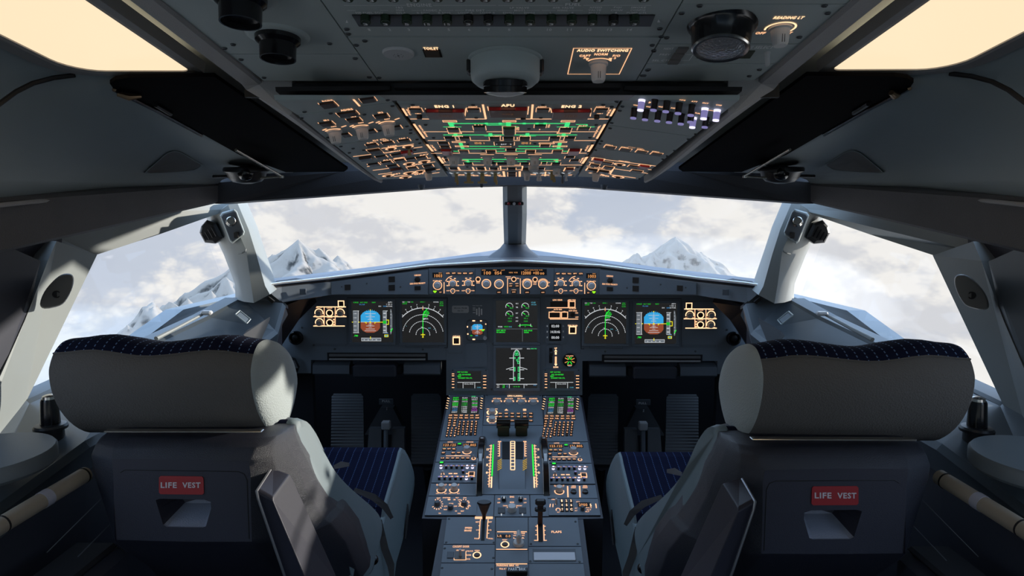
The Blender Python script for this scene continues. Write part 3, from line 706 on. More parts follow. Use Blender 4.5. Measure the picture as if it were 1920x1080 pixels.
# ---- aft overhead modules
SL = lambda v: 601 + 109 * v / 153; SR = lambda v: 1281 - 89 * v / 153
EL = lambda v: 294 + 200 * v / 152; ER = lambda v: 1637 - 224 * v / 152
cb = plate('circuit_breaker_board', 'grey overhead panel with a slot of numbered round circuit breakers', 'panel', AFT, [(SL(-30), -30), (SR(-30), -30), (SR(68), 68), (SL(68), 68)], scr=((650, 54), (653, 63), (1237, 53), (1240, 68)))
ik = Ink(AFT); ik.poly([(659, 26.5), (1229, 26.5), (1220, 49), (673, 49)], 'panel_dark'); ik.poly([(659, 26.5), (1229, 26.5), (1227, 31), (663, 31)], 'groove')
W = 'white_mark'
for st, u, v, w_, h_ in (('ENGINE', 786, 8.5, 46, 6), ('FUEL', 1075, 7.5, 30, 5.5), ('HP FUEL SOV', 693, 23, 52, 3.6), ('1&2', 749, 13, 13, 3.4), ('IGN', 750, 18, 14, 3.4), ('SYS A', 752, 23, 18, 3.4), ('FADEC A', 811, 18.5, 34, 3.6), ('& EIU1', 793, 23, 24, 3.4), ('& EIU2', 833, 23, 24, 3.4), ('FIRE DET', 891, 18.5, 36, 3.6), ('LOOP A', 873, 23, 28, 3.4), ('LOOP B', 914, 23, 28, 3.4), ('LP VALVE', 974, 13.5, 36, 3.6), ('MOT1', 974, 18.5, 20, 3.4), ('ENG1', 953, 23, 20, 3.4), ('ENG2', 993, 23, 20, 3.4), ('XFR VALVE', 1056, 13.5, 40, 3.6), ('WING', 1054, 18.5, 20, 3.4), ('L', 1033, 23, 4, 3.4), ('R', 1074, 23, 4, 3.4), ('XFEED', 1117, 13, 24, 3.4), ('VALVE', 1115, 18, 24, 3.4), ('MOT1', 1114, 23, 20, 3.4), ('FQI', 1158, 13, 14, 3.4), ('CHAN', 1156, 18, 22, 3.4), ('1', 1155, 23, 3, 3.4), ('SMOKE', 1197, 13, 28, 3.4), ('CONFIG', 1196, 18, 28, 3.4), ('PUMP CTL', 1194, 23, 38, 3.4)):
    ik.text(st, u, v, w_, h_, W)
for a, b_ in ((645, 762), (812, 930), (934, 1056), (1094, 1221)): ik.line([(a, 9), (b_, 9)], .9, W)
for a, b_, v in ((651, 667, 18.7), (712, 728, 18.7), (772, 792, 18.7), (830, 850, 18.7), (853, 871, 18.7), (911, 931, 18.7), (934, 962, 18.7), (987, 1012, 18.7), (1016, 1042, 18.7), (1066, 1093, 18.7)): ik.line([(a, v), (b_, v)], .8, W)
NX = (167, 290, 405, 523, 645, 767, 885, 1007, 1127, 1248, 1368, 1488, 1610, 1730)
for i, x in enumerate(NX): ik.text(str(i + 1), 640 + x / 3.2, 54.7, 4.5 if i < 9 else 9, 4.6, W)
ik.poly([(650, 36), (653, 42), (648, 42)], W); ik.poly([(1235, 35), (1238, 41), (1232, 41)], W)
ik.done('lettering', cb)
BX = (145, 265, 393, 515, 635, 762, 883, 1007, 1133, 1260, 1383, 1507, 1633, 1760)
def breaker(u, v, green, txt):
    a, b = AFT.px(u, v); mb = MB(); r = .0056
    mb.lathe(AFT.w(a, b, 0), AFT.n, [(r, 0), (r, .0066), (r * 1.05, .0074), (r * .95, .0092)], 16, 0, None, True)
    o = mb.build('circuit_breaker', 'green_breaker' if green else 'black_breaker', cb)
    p2 = Panel(AFT.w(a, b, .0094), AFT.n); k = Ink(p2, .0002); k.arc(u, v + 11, 7.4, 0, 360, 1.2, 'breaker_face', 14)
    vs, fs = glyphs(txt); k.mb.add([p2.w(x * .0050 * (1.4 if len(txt) > 1 else 1), y * .0058, .0003) for x, y in vs], fs, k.mi('white_mark')); k.done('rating_mark', o)
for i, x in enumerate(BX): breaker(640 + x / 3.2, 29.5, i not in (5, 6, 12), ('3', '3', '5', '15', '15', '3', '3', '3', '3', '3', '3', '3', '3', '3')[i])
for i, x in enumerate((45, 187, 318, 445, 582, 720, 870, 1003, 1140, 1277, 1412, 1550, 1822)): breaker(638 + x / 3.2, -16, i not in (5, 6, 8), '3')
# lower centre module
ac = plate('overhead_module', 'grey overhead panel with toilet light, dome lamp and audio switching knob', 'panel', AFT, [(SL(70), 70), (SR(70), 70), (SR(152), 152), (SL(152), 152)], scr=((668, 84), (684, 76), (666, 109), (711, 145), (693, 144), (1223, 84), (1250, 70), (1226, 95), (1204, 141), (1214, 131)))
ik = Ink(AFT); a, b = AFT.px(747, 98)
MB().lathe(AFT.w(a, b, 0), AFT.n, [(.0205, 0), (.0205, .002), (.0195, .0035), (.001, .0042)], 28).build('loudspeaker_cover', 'knob_grey', ac)
for k in range(8):
    c = AFT.w(a + math.cos(k * math.tau / 8) * .0062, b + math.sin(k * math.tau / 8) * .0062, .0042); q = Panel(c, AFT.n)
    ik.lpoly([(a + math.cos(k * math.tau / 8) * .0062 + math.cos(j * math.tau / 6) * .0008, b + math.sin(k * math.tau / 8) * .0062 + math.sin(j * math.tau / 6) * .0008) for j in range(6)], 'groove', .0046)
ik.lpoly([(a + math.cos(j * math.tau / 8) * .0016, b + math.sin(j * math.tau / 8) * .0016) for j in range(8)], 'groove', .0047)
ik.text('TOILET', 808, 90.5, 28, 4.6, 'ink_hot'); ik.rect(811, 99.5, 33, 15, 'groove'); pbox(AFT, 811, 99.3, 27, 12, 0, .002, .0005).build('button', 'brown_button', ac)
L = [AFT.px(*q) for q in ((1075.5, 90), (1184.5, 90), (1161, 138.5), (1064.5, 138.5))]; ik.lline(L, .0011, 'ink', True)
ik.text('AUDIO SWITCHING', 1130, 94, 96, 4.8, 'ink_hot', slant=.0); ik.text('NORM', 1127, 101.2, 25, 4.2, 'ink'); ik.text('CAPT', 1097, 104, 21, 4.0, 'ink'); ik.text('F/O', 1156, 104, 14, 4.0, 'ink'); ik.text('3', 1096, 108, 4, 3, 'ink'); ik.text('3', 1153, 108.5, 4, 3, 'ink')
a, b = AFT.px(1123, 117); ik.arc(1123, 117, 23, 22, 158, 1.8, 'ink')
for sx_ in (-1, 1): ik.poly([(1123 + sx_ * 23, 113), (1123 + sx_ * 18, 108.5), (1123 + sx_ * 25, 108)], 'ink')
ik.done('lettering', ac); knob(AFT, 1122, 118, .0112, .0255, ac, m='knob_pale', taper=.86)
dm = thing('dome_lamp', 'grey round dome lamp with black barrel and pale lens hanging from the overhead panel', 'lamp', K(-.0085, .306, .855))
c = K(-.0090, .306, .857)
MB().lathe(c, -UP, [(.050, 0), (.050, .003), (.0475, .004)], 32).build('mount_ring', 'panel', dm)
for sg in (-1, 1): MB().box(c + RIGHT * (sg * .0475) - UP * .010, (.008, .020, .020), (RIGHT, FWD, UP), 0, .003).build('side_clip', 'black_plastic', dm)
MB().lathe(c, -UP, [(.0472, .003), (.0470, .017), (.0455, .027), (.040, .032), (.030, .0335)], 36).build('housing', 'panel', dm)
tax = (-UP + FWD * .26).normalized(); c2 = c - FWD * .010
MB().lathe(c2, tax, [(.0300, .030), (.0300, .0375), (.0290, .038), (.0290, .0455), (.0270, .046)], 32).build('barrel', 'black_gloss', dm)
MB().lathe(c2, tax, [(.0268, .0455), (.024, .0475), (.010, .0505), (.001, .0512)], 28).build('lens', 'white_plastic', dm)
# outboard modules
al_ = plate('overhead_module', 'plain dark grey overhead panel carrying two black lamp barrels', 'panel', AFT, [(EL(-20), -20), (SL(-20), -20), (SL(101), 101), (EL(101), 101)], scr=((437, 83), (618, 81)))
plate('overhead_module', 'plain dark grey overhead panel under the two black lamp barrels', 'panel', AFT, [(EL(101.5), 101.5), (SL(101.5), 101.5), (SL(152), 152), (EL(152), 152)], scr=((421, 90), (452, 111), (495, 145), (692, 144)))
def barrel(u, v, label, r=.0215, ln=.029):
    a, b = AFT.px(u, v); c = AFT.w(a, b, 0); t = thing('spot_lamp', label, 'lamp', c)
    MB().lathe(c, AFT.n, [(r * 1.75, 0), (r * 1.70, .0015), (r * 1.45, .003)], 28).build('base_dish', 'panel', t)
    MB().lathe(c, AFT.n, [(r * 1.25, .002), (r * 1.22, .008), (r, .012), (r * .98, ln), (r * .9, ln), (r * .86, ln * .8), (r * .1, ln * .75)], 28).build('barrel', 'black_gloss', t); return t
barrel(521, 66, 'short black spot lamp barrel lower on the overhead corner, beside the plain panel')
barrel(451, -9, 'black spot lamp barrel cut off by the top edge of the view')
ar = plate('overhead_module', 'overhead panel with reading light knob and large black reading lamp', 'panel', AFT, [(SR(8), 8), (ER(8), 8), (ER(82), 82), (SR(82), 82)], scr=((1278, 24), (1312, 10), (1546, 10), (1552, 24), (1499, 69)))
plate('overhead_module', 'blank strip of overhead panel at the top edge behind the reading lamp', 'panel', AFT, [(SR(-25), -25), (ER(-25), -25), (ER(7.5), 7.5), (SR(7.5), 7.5)])
plate('overhead_module', 'blank overhead strip below the data loading panel', 'panel', AFT, [(SR(119.5), 119.5), (ER(119.5), 119.5), (ER(152), 152), (SR(152), 152)], scr=((1216, 130), (1208, 141), (1424, 130), (1405, 142)))
ik = Ink(AFT); ik.text('READING LT', 1479, 32.5, 56, 5.0, 'ink_hot'); ik.text('OFF', 1426, 61.5, 18, 4.2, 'ink'); ik.text('BRT', 1478, 61, 14, 4, 'ink'); ik.arc(1463, 52, 27, -30, 200, 2.2, 'ink_hot', 22); ik.done('lettering', ar)
knob(AFT, 1463, 51, .0112, .022, ar, m='knob_pale', taper=.80, lines=True)
rl = thing('reading_lamp', 'large black reading lamp with ribbed glass lens and metal rim, beside the reading light knob', 'lamp', AFT.w(*AFT.px(1352, 46)))
c = AFT.w(*AFT.px(1354, 44)); ax = (AFT.n + AFT.ex * -.10 + AFT.ey * .12).normalized()
MB().lathe(c, ax, [(.038, 0), (.0395, .003), (.0365, .007), (.0345, .009), (.0325, .026), (.0315, .030)], 36).build('barrel', 'black_gloss', rl)
MB().lathe(c, ax, [(.0315, .029), (.0325, .031), (.0310, .0325), (.0292, .0315)], 36).build('rim', 'chrome', rl)
MB().lathe(c, ax, [(.0295, .0308), (.023, .0325), (.012, .034), (.0005, .0345)], 36).build('lens', 'lens', rl)
dl = plate('data_loading_unit', 'overhead panel with three small buttons and an olive display, beneath the reading lamp', 'panel', AFT, [(SR(82.5), 82.5), (ER(82.5), 82.5), (ER(119), 119), (SR(119), 119)], scr=((1226, 94), (1514, 98)))
ik = Ink(AFT)
for k, (st, v) in enumerate((('NEXT', 90.5), ('PREV', 101.5), ('SEL CTL', 112.5))):
    ik.text(st, (1254, 1247, 1240)[k], v, (18, 20, 34)[k], 3.4, W); pbox(AFT, (1279, 1271, 1264)[k], v + 1, 20, 8, 0, .003, .0005).build('button', 'dark_recess', dl)
ik.line([(1283, 101.5), (1297, 101.5)], .8, W); ik.line([(1276, 112.5), (1292, 112.5), (1305, 94)], .8, W); ik.text('LOADING SELECT', 1408, 88, 84, 5, W); ik.done('lettering', dl)
MB().slab([AFT.w(*AFT.px(u, v), .001) for u, v in ((1311, 94.5), (1416, 94.5), (1406, 108.5), (1306, 108.5))], AFT.n * -.004).build('display', 'olive', dl)
MB().lathe(AFT.w(*AFT.px(1439, 98)), AFT.n, [(.004, 0), (.003, .004), (.003, .016), (.0022, .018)], 10).build('toggle_switch', 'knob_grey', dl)
# ------------------------------------------------------------------ forward overhead: centre column
def cl(v): return 735 + (v - 186) * 108 / 145
def cr(v): return 1167 - (v - 186) * 86 / 145
def cmod(name, label, v0, v1, scr=()):
    return plate(name, label, 'module', OHC, [(cl(v0) + 5, v0), (cr(v0) - 2, v0), (cr(v1) - 2, v1), (cl(v1) + 5, v1)], scr=scr, gap=.4)
def sidebar(ik, pl, p, q, st, sgn=1, off=9):
    ik.line([p, q], 2.0, 'ink'); u = (p[0] + q[0]) / 2 + off * sgn; v = (p[1] + q[1]) / 2
    a = pl.px(*p); b = pl.px(*q); ang = math.atan2(a[1] - b[1], a[0] - b[0])
    sx, sy = pl.sc(u, v); L = math.hypot(a[0] - b[0], a[1] - b[1])
    vs, fs = glyphs(st); c = pl.px(u, v); W_ = L * .8; H = 3.6 * sx
    co, si = math.cos(ang), math.sin(ang)
    if sgn < 0: pass
    ik.mb.add([pl.w(c[0] + x * W_ * co - y * H * si, c[1] + x * W_ * si + y * H * co, ik.h) for x, y in vs], fs, ik.mi('ink'))
def toggle(pl, u, v, parent, ln=.022, m='olive_toggle', w=.0045, shape=0):
    a, b = pl.px(u, v); mb = MB(); c = pl.w(a, b, 0)
    mb.lathe(c, pl.n, [(.006, 0), (.0055, .003), (.003, .004)], 10)
    if shape == 0: mb.box(c + pl.n * ln * .55, (w * 1.4, .004, ln * .9), pl.ax, 0, .001); mb.box(c + pl.n * ln * 1.0 + pl.ex * w * .5, (w, .004, ln * .5), pl.ax, 0, .001)
    elif shape == 1: mb.box(c + pl.n * ln * .5, (w * 1.8, .004, ln), pl.ax, 0, .001); mb.box(c + pl.n * ln, (w * 4.2, .005, ln * .22), pl.ax, 0, .001)
    elif shape == 2: mb.loft([[c + pl.n * h + pl.ex * (math.cos(k * math.tau / 8) * r) + pl.ey * (math.sin(k * math.tau / 8) * r) for k in range(8)] for r, h in ((.0022, .002), (.0022, ln * .4), (.0040, ln * .9), (.0030, ln))], 0)
    return mb.build('toggle_switch', m, parent)
def guard(pl, u, v, w, h, z, parent, m='dark_button', name='guard'):
    return pbox(pl, u, v, w, h, 0, z, .0012).build(name, m, parent)
# --- fire
fp = cmod('fire_control_unit', 'overhead panel with three red fire handle guards', 194.5, 224.2, ((740, 189.5), (1156, 189.5), (774, 196.3), (887, 196.5), (1018, 196.3), (1131, 196), (893, 220.5), (1014, 220.5), (1147, 199.5), (1138, 219.3)))
plate('overhead_module', 'narrow blank strip along the top of the centre overhead column', 'module', OHC, [(cl(187) + 5, 187), (cr(187) - 2, 187), (cr(194) - 2, 194), (cl(194) + 5, 194)], gap=.4)
ik = Ink(OHC)
for u in (779.6, 888, 1017.7, 1127.4): button(OHC, u, 205.5, 25, 7.6, fp, ik, 'dark_button', txt='AGENT', th=2.2, frame=4)
ik.text('ENG 1', 833, 199.3, 36, 4.6, 'ink_hot'); ik.text('APU', 952, 197.3, 25, 4.6, 'ink_hot'); ik.text('ENG 2', 1072, 199.3, 38, 4.6, 'ink_hot')
for u0, u1, v0, v1 in ((799, 872, 203.8, 217.5), (915.7, 989.6, 200.2, 214), (1033.8, 1107, 203.8, 217.5)):
    uc = (u0 + u1) / 2; vc = (v0 + v1) / 2
    g = thing  # noqa
    gd = pbox(OHC, uc, vc, u1 - u0 - 3, v1 - v0, 0, .0062, .0012).build('fire_handle_guard', 'red_dark', fp)
    a0, b0 = OHC.px(uc, v0); sx, sy = OHC.sc(uc, v0)
    for du, wd in ((-.33, .30), (.33, .30)):
        c = OHC.w(a0 + du * (u1 - u0) * sx, b0 + .0008, .0034); MB().box(c, (wd * (u1 - u0) * sx, .0016, .0052), OHC.ax, 0, .0005).build('red_band', 'red_guard', gd)
    k = Ink(OHC, .0066); k.text('FIRE', uc, vc - .3, 22, 3.4, 'ink_button'); k.done('mark', gd)
    ik.line([(u0 - 1.5, v0 - 1), (u0 + .5, v0 + 7)], .9); ik.line([(u1 + 1.5, v0 - 1), (u1 - .2, v0 + 14)], .9)
for u, v in ((786.5, 216), (1118.8, 216), (981, 217)):
    a, b = OHC.px(u, v); MB().lathe(OHC.w(a, b, 0), OHC.n, [(.0045, 0), (.0045, .006), (.0035, .0065)], 12).build('push_button', 'dark_button', fp)
ik.text('TEST', 783.6, 212, 13, 2.4); ik.text('TEST', 1125, 212, 13, 2.4)
ik.line([(905.3, 195.6), (911, 222.6)], 2.0); ik.line([(998.8, 195.6), (996.5, 222.4)], 2.0)
for a, b_ in ((769, 808), (873, 912), (967, 996), (997, 1036), (1098, 1141)): ik.line([(a, 222.7), (b_, 222.7)], 1.5)
sidebar(ik, OHC, (755, 203), (763.5, 216.7), 'FIRE', 1, 7); sidebar(ik, OHC, (1152.6, 203.5), (1144.6, 217.3), 'FIRE', -1, 7)
ik.done('lettering', fp)
# --- hydraulics and fuel
hp = cmod('hydraulic_control_unit', 'overhead panel with green hydraulic flow lines, just under the fire guards', 224.6, 263.8, ((774, 229), (798, 233.5), (813, 258), (992, 241), (1106, 257.5), (1118, 233.5)))
ik = Ink(OHC); G = 'flow_green'
for u, w_ in ((843.3, 25), (955, 24), (1065, 25)): ik.rect(u, 227, w_, 2.6, 'ink_dim'); ik.frame(u, 227, w_, 3.0, .9)
ik.line([(848, 231.2), (1066, 231.2)], 2.2, G); ik.line([(912, 234), (950, 234)], 2.0, G); ik.line([(1080, 233), (1100, 233), (1101, 235)], 1.6, G)
for p, q in (((843.5, 229), (848, 237)), ((953.5, 229), (953.5, 236)), ((1064.8, 229), (1062, 237.4))): ik.line([p, q], 4.5, G)
for a, b_ in ((831, 865), (941, 972), (1044, 1080), (1082, 1115)): ik.line([(a, 237.5), (b_, 237.5)], 1.4, G)
for u in (849, 912, 938, 983, 1007, 1022): ik.rect(u, 231.2, 6, 2.8, G)
for u, v, st in ((850.2, 242.8, 'PUMP 1'), (1060, 242.8, 'PUMP 2'), (1094.6, 240.3, 'ELEC'), (1013, 236, 'PTU')): button(OHC, u, v, 23, 6.6, hp, ik, txt=st if v > 240 else None, th=1.9)
button(OHC, 899, 239.5, 24, 8, hp, ik, 'dark_button', txt='RAT', th=1.8); guard(OHC, 899, 237, 22, 6, .004, hp)
button(OHC, 954.5, 244, 24, 15, hp, ik, 'olive', frame=4); guard(OHC, 954.5, 243, 20, 12, .005, hp, 'olive')
ik.text('HYD', 971, 241, 5, 6); ik.text('AUTO', 1029, 236, 4, 6)
for a, b_ in ((791, 889), (912, 944), (967, 1122)): ik.line([(a, 246.6), (b_, 246.6)], 1.2)
for u in (853, 1057): ik.rect(u, 248.9, 24, 2.2, 'ink_dim'); ik.frame(u, 248.9, 24, 2.6, .8)
ik.line([(831, 252.6), (1082, 252.6)], 2.0, G)
for u in (854, 919.5, 989, 1057): ik.line([(u, 249.5), (u, 255)], 3.4, G)
ik.line([(908, 254.6), (925, 254.6)], 1.2, G); ik.line([(980, 254.6), (1005, 254.6)], 1.2, G)
for u in (844, 871.5, 927.7, 953.5, 984, 1040, 1068): button(OHC, u, 259, 20.5, 5.4, hp, ik)
for u in (858, 930, 985, 1055): ik.text('PUMPS', u, 254.9, 20, 1.8)
ik.text('X', 970, 259, 3, 4.5); ik.text('X', 1012, 242, 3, 3)
ik.line([(802, 263.2), (1117, 263.2)], 1.3)
sidebar(ik, OHC, (776, 232), (795.5, 259), 'FUEL HYD', 1, 8); sidebar(ik, OHC, (1134.5, 232.5), (1119, 259.5), 'HYD FUEL', -1, 8)
ik.done('lettering', hp)
# --- electrics
ep = cmod('electrical_control_unit', 'overhead panel with green electrical lines and two red guarded switches', 264.2, 287.4, ((801, 268), (1110, 269), (811, 284.5), (1103, 285), (877, 270), (824, 281), (905.5, 283), (1003, 269), (1094, 282)))
ik = Ink(OHC)
button(OHC, 831.8, 268.6, 20, 4.8, ep, ik); button(OHC, 835, 275.2, 19, 4.4, ep, ik, txt='BAT 1', th=1.6)
guard(OHC, 838, 282.5, 19, 8, .006, ep, 'red_guard', 'red_guard'); guard(OHC, 1076, 282.5, 20, 8, .006, ep, 'red_guard', 'red_guard'); ik.frame(1077, 283, 22, 8, 1.0)
for a, b_, v in ((880, 940, 274), (972, 1012, 274), (1033, 1060, 274), (869, 946, 278.6), (968, 1056, 278.6), (850, 860, 283.3), (931, 948, 283.3), (958, 985, 283.3), (1055, 1066, 283.3)): ik.line([(a, v), (b_, v)], 2.0 if v < 280 else 1.6, G)
ik.line([(863, 267), (868, 279)], 3.2, G); ik.line([(1050, 267), (1047, 279)], 3.2, G)
for u, v, w_ in ((860, 266, 24), (866, 274, 24), (948, 274, 20), (1050, 266, 25), (1050, 274, 26), (1025, 268.5, 28)): ik.rect(u, v, w_, 1.9, 'ink_dim'); ik.frame(u, v, w_, 2.2, .6)
for u in (869.7, 920.8, 994.8, 1045): button(OHC, u, 283.2, 18.5, 4.8, ep, ik, frame=4)
button(OHC, 1021.8, 272.4, 19, 4.6, ep, ik); ik.text('IDG 1', 899, 268, 18, 3.2, 'lcd_amber'); ik.text('IDG 2', 987, 268, 18, 3.2, 'lcd_amber')
button(OHC, 945.5, 269, 38, 6, ep, ik, 'dark_recess'); ik.text('1   BAT   2', 945, 267.3, 28, 2, 'white_ink', .0036)
button(OHC, 958, 280.5, 19, 4.2, ep, ik)
ik.line([(808, 287), (1100, 287)], 1.3); sidebar(ik, OHC, (800.5, 270), (811.5, 283.5), 'ELEC', 1, 7); sidebar(ik, OHC, (1111.5, 271), (1103, 284), 'ELEC', -1, 7)
ik.done('lettering', ep)
# --- air
ap = cmod('air_control_unit', 'overhead panel with a row of grey air temperature knobs', 287.8, 309.6, ((1099, 292.5), (1096, 307.5), (834, 294)))
ik = Ink(OHC)
for u, v, r in ((851, 294, .0118), (914, 294, .0100), (958, 294, .0100), (1002.5, 294, .0100)): knob(OHC, u, v, r, .019, ap, m='knob_pale', taper=.9)
for u in (913.5, 958, 1003):
    ik.line([(u - 13, 289.6), (u + 13, 289.6)], 1.3, 'ink'); ik.arc(u, 297, 13.5, 35, 145, 1.3, 'ink')
ik.arc(851, 298, 14, 40, 140, 1.2)
for a, b_ in ((867, 907), (922, 951), (966, 994), (1010, 1047)): ik.line([(a, 298.6), (b_, 298.6)], 2.6, G); ik.line([(a + 4, 302.6), (b_ - 6, 302.6)], 1.2, G)
ik.rect(872, 300.2, 12, 2, 'ink_dim'); ik.rect(1045, 300.4, 14, 2, 'ink_dim'); ik.line([(875, 298), (878, 304)], 2.4, G); ik.line([(1044, 298), (1044, 304)], 2.4, G)
for u, v, w_ in ((878, 306.5, 17), (942, 307, 21), (1042.5, 306.8, 17), (838, 300.5, 7), (1068, 294.8, 18), (1077, 300.8, 17), (984, 306.8, 17), (1020, 305.5, 10)): button(OHC, u, v, w_, 4, ap, ik, frame=3)
guard(OHC, 926, 306, 7, 5, .005, ap)
ik.line([(832, 309.2), (1092, 309.2)], 1.2); sidebar(ik, OHC, (822, 293.5), (831, 306), 'AIR', 1, 6); sidebar(ik, OHC, (1101, 293.5), (1092, 306.5), 'AIR', -1, 6)
ik.done('lettering', ap)
# --- lights
lp = cmod('light_control_unit', 'frontmost overhead panel with a row of olive toggle switches over the windshield', 310, 331.5, ((1061, 312.5), (1083, 313.5), (876, 312.6), (1074, 329.3)))
ik = Ink(OHC)
for u, v in ((851, 316), (902, 316), (926, 316), (959.6, 316.2), (960, 324.4), (960, 328.8), (1013, 316.3), (987, 317)): button(OHC, u, v, 16, 3.8, lp, ik, frame=3, txt='-' if 0 else None)
for u, v, w_, h_ in ((959, 314.5, 41, 7),): ik.frame(u, v, w_, h_, 1.0)
ik.line([(944, 321), (946, 331)], 1.6); ik.line([(974.5, 321), (974.5, 331)], 1.6)
for p, q in (((859, 313), (863, 319)), ((886, 313), (889, 319)), ((909, 313), (911, 319)), ((1023, 322), (1022, 330))): ik.line([p, q], 1.1)
for a, b_ in ((845, 940), (976, 1040), (1070, 1078)): ik.line([(a, 319.4), (b_, 319.4)], 1.0)
for u in (851, 879, 904.4, 928.7, 1008, 1013, 1036, 1062):
    for sg in (-1, 1): ik.line([(u + sg * 8, 323.6), (u + sg * 3, 325.3)], 1.5, 'white_ink')
    ik.text('OFF', u + 7, 328, 7, 1.8, 'ink')
for u, v, st in ((866, 327.6, 'STROBE'), (892, 329, 'BEACON'), (915, 329, 'WING'), (940, 330, 'NAV'), (1000, 327, 'NOSE'), (1025, 328, 'SIGNS')): ik.text(st, u, v, 10, 2.0)
for u, sh in ((855.6, 0), (879, 1), (904.4, 1), (928.7, 0)): toggle(OHC, u, 325, lp, .024, shape=sh, w=.006)
for u in (1008.7, 1013, 1061.7): toggle(OHC, u, 325, lp, .020, 'knob_grey', shape=2)
toggle(OHC, 1036, 322, lp, .022, shape=0, w=.008); toggle(OHC, 1054.7, 326, lp, .026, 'panel_dark', shape=2)
knob(OHC, 988, 323, .0085, .022, lp, m='knob_grey', taper=.8); knob(OHC, 1043, 316, .0090, .016, lp, m='knob_pale', taper=.95); knob(OHC, 1000.5, 310, .0130, .013, lp, m='knob_grey', lines=False, taper=.97)
guard(OHC, 1067, 317, 15, 6, .006, lp, 'red_dark'); ik.frame(1067, 317, 17, 7, .8)
ik.done('lettering', lp); 
# --- port column
def lq(p0, p1, p2, p3): return [p0, p1, p2, p3]
def lx(v): return cl(v) - 2
lm = plate('overhead_module', 'top overhead module with two lit buttons, outboard of the engine fire guard', 'module', OHL, lq((513, 187), (lx(187), 187), (lx(191), 191), (557, 216)), scr=((571, 209), (727, 187)))
ik = Ink(OHL); button(OHL, 616, 195.5, 30, 11, lm, ik, txt='RCDR', th=2.6); button(OHL, 690, 186, 29, 9, lm, ik); ik.line([(662.5, 185.6), (674.5, 198.7)], 2.0); ik.done('lettering', lm)
lm = plate('overhead_module', 'overhead module with three pale navigation knobs in a row', 'module', OHL, lq((558, 216.8), (lx(191.6), 191.6), (lx(240), 240), (611, 259.8)), scr=((565, 221), (620, 212), (683, 214), (736, 198), (615, 257), (770, 243), (763, 236.5), (712, 244.5)))
ik = Ink(OHL); button(OHL, 652, 212.5, 38, 9, lm, ik, txt='ADIRS', th=3.6, tw=23)
for u, v, st in ((613, 231, 'IR1'), (664, 224, 'IR3'), (715, 216.6, 'IR2')): button(OHL, u, v, 26, 8, lm, ik, txt=st, th=2.6, tw=9)
for u, v in ((626, 245), (677, 238), (726, 231)):
    ik.arc(u, v, 14.5, 20, 160, 2.0, 'ink'); ik.line([(u - 21, v - 1), (u - 14, v - 4)], 1.8); ik.line([(u + 14, v - 7), (u + 23, v - 10)], 1.8); ik.text('NAV', u + 0, v - 8.2, 10, 2.0)
    knob(OHL, u + 1, v + 1, .0112, .021, lm, m='knob_pale', taper=.80)
for u, v in ((649, 252), (697, 245), (745, 238)): button(OHL, u, v, 15, 7, lm, ik)
ik.done('lettering', lm)
plate('overhead_module', 'thin blank overhead strip below the three pale navigation knobs', 'module', OHL, lq((612, 260.5), (lx(240.6), 240.6), (lx(251), 251), (626, 271.3)), scr=((639, 274), (770, 249)))
lm = plate('overhead_module', 'overhead module crowded with lit buttons, rings and one olive toggle lever', 'module', OHL, lq((627, 272.2), (lx(251.6), 251.6), (lx(331), 331), (709, 337)), scr=((662, 278), (682, 281), (655, 286), (782, 261), (787, 268), (778, 281)))
ik = Ink(OHL)
for u, v, w_, st in ((697, 271, 21, 'ELAC 1'), (727, 267, 21, 'SEC 1'), (757.7, 263, 21, 'FAC 1'), (715, 293.4, 19, 0), (744, 290, 19, 0), (701, 307.7, 19, 0), (725.5, 304, 18, 0), (750, 300.5, 18, 0), (771, 298, 17, 0), (790, 295, 18, 0), (736.4, 311, 18, 0), (773.8, 315, 16, 0), (803, 311, 16, 0)): button(OHL, u, v, w_, 5, lm, ik, txt=st or None, th=2.0)
ik.text('FLT CTL', 712, 261.8, 24, 2.6)
button(OHL, 703, 283, 22, 10, lm, ik, 'dark_button', frame=4); guard(OHL, 704, 282, 20, 7, .005, lm, 'brown_button')
for u, v, w_, m_ in ((686, 295, 21, 'dark_button'), (763, 284, 19, 'red_guard'), (744, 317, 18, 'red_dark'), (808, 318, 16, 'dark_button')): guard(OHL, u, v, w_, 5, .006, lm, m_)
for u, v in ((733, 278.5), (765, 274.5), (767, 306.6), (795.6, 302.6), (767.4, 323.8), (788, 321), (728, 329), (760.5, 332)):
    ik.arc(u, v, 8.5, 0, 360, 1.3, 'ink', 18); a, b = OHL.px(u, v); MB().lathe(OHL.w(a, b, 0), OHL.n, [(.0060, 0), (.0055, .004), (.0040, .0045)], 14).build('push_button', 'brown_button', lm)
for p, q in (((662, 293.3), (696, 289)), ((699, 319.2), (735, 314.6)), ((709, 326.7), (735, 323.5)), ((775.5, 288.2), (801, 285)), ((799, 297), (808, 296)), ((688, 312), (713, 308.5)), ((715, 278), (776, 269.8)), ((775.5, 277.3), (792, 275)), ((738, 331), (800, 322)), ((800, 320), (825, 317)), ((810, 325), (824, 323)), ((790, 306.5), (816, 303))): ik.line([p, q], 1.3)
for u, v, st in ((736, 273.5, 'RCDR'), (728, 285.5, 'OXYGEN'), (742, 283, 'CALLS'), (747, 296.5, 'EMER'), (726, 299.5, 'ALL'), (750, 296, 'FWD'), (795, 290, 'AFT'), (781, 308, 'WIPER'), (770, 311.5, 'RAIN RPLNT'), (742, 326, 'FAST'), (786, 326, 'OFF')): ik.text(st, u, v, 16, 2.0)
toggle(OHL, 766, 275.5, lm, .018, shape=2); knob(OHL, 802.5, 322, .0100, .022, lm, m='knob_pale', lines=False, taper=.8); ik.arc(803, 324, 12, 20, 160, 1.4)
ik.done('lettering', lm)
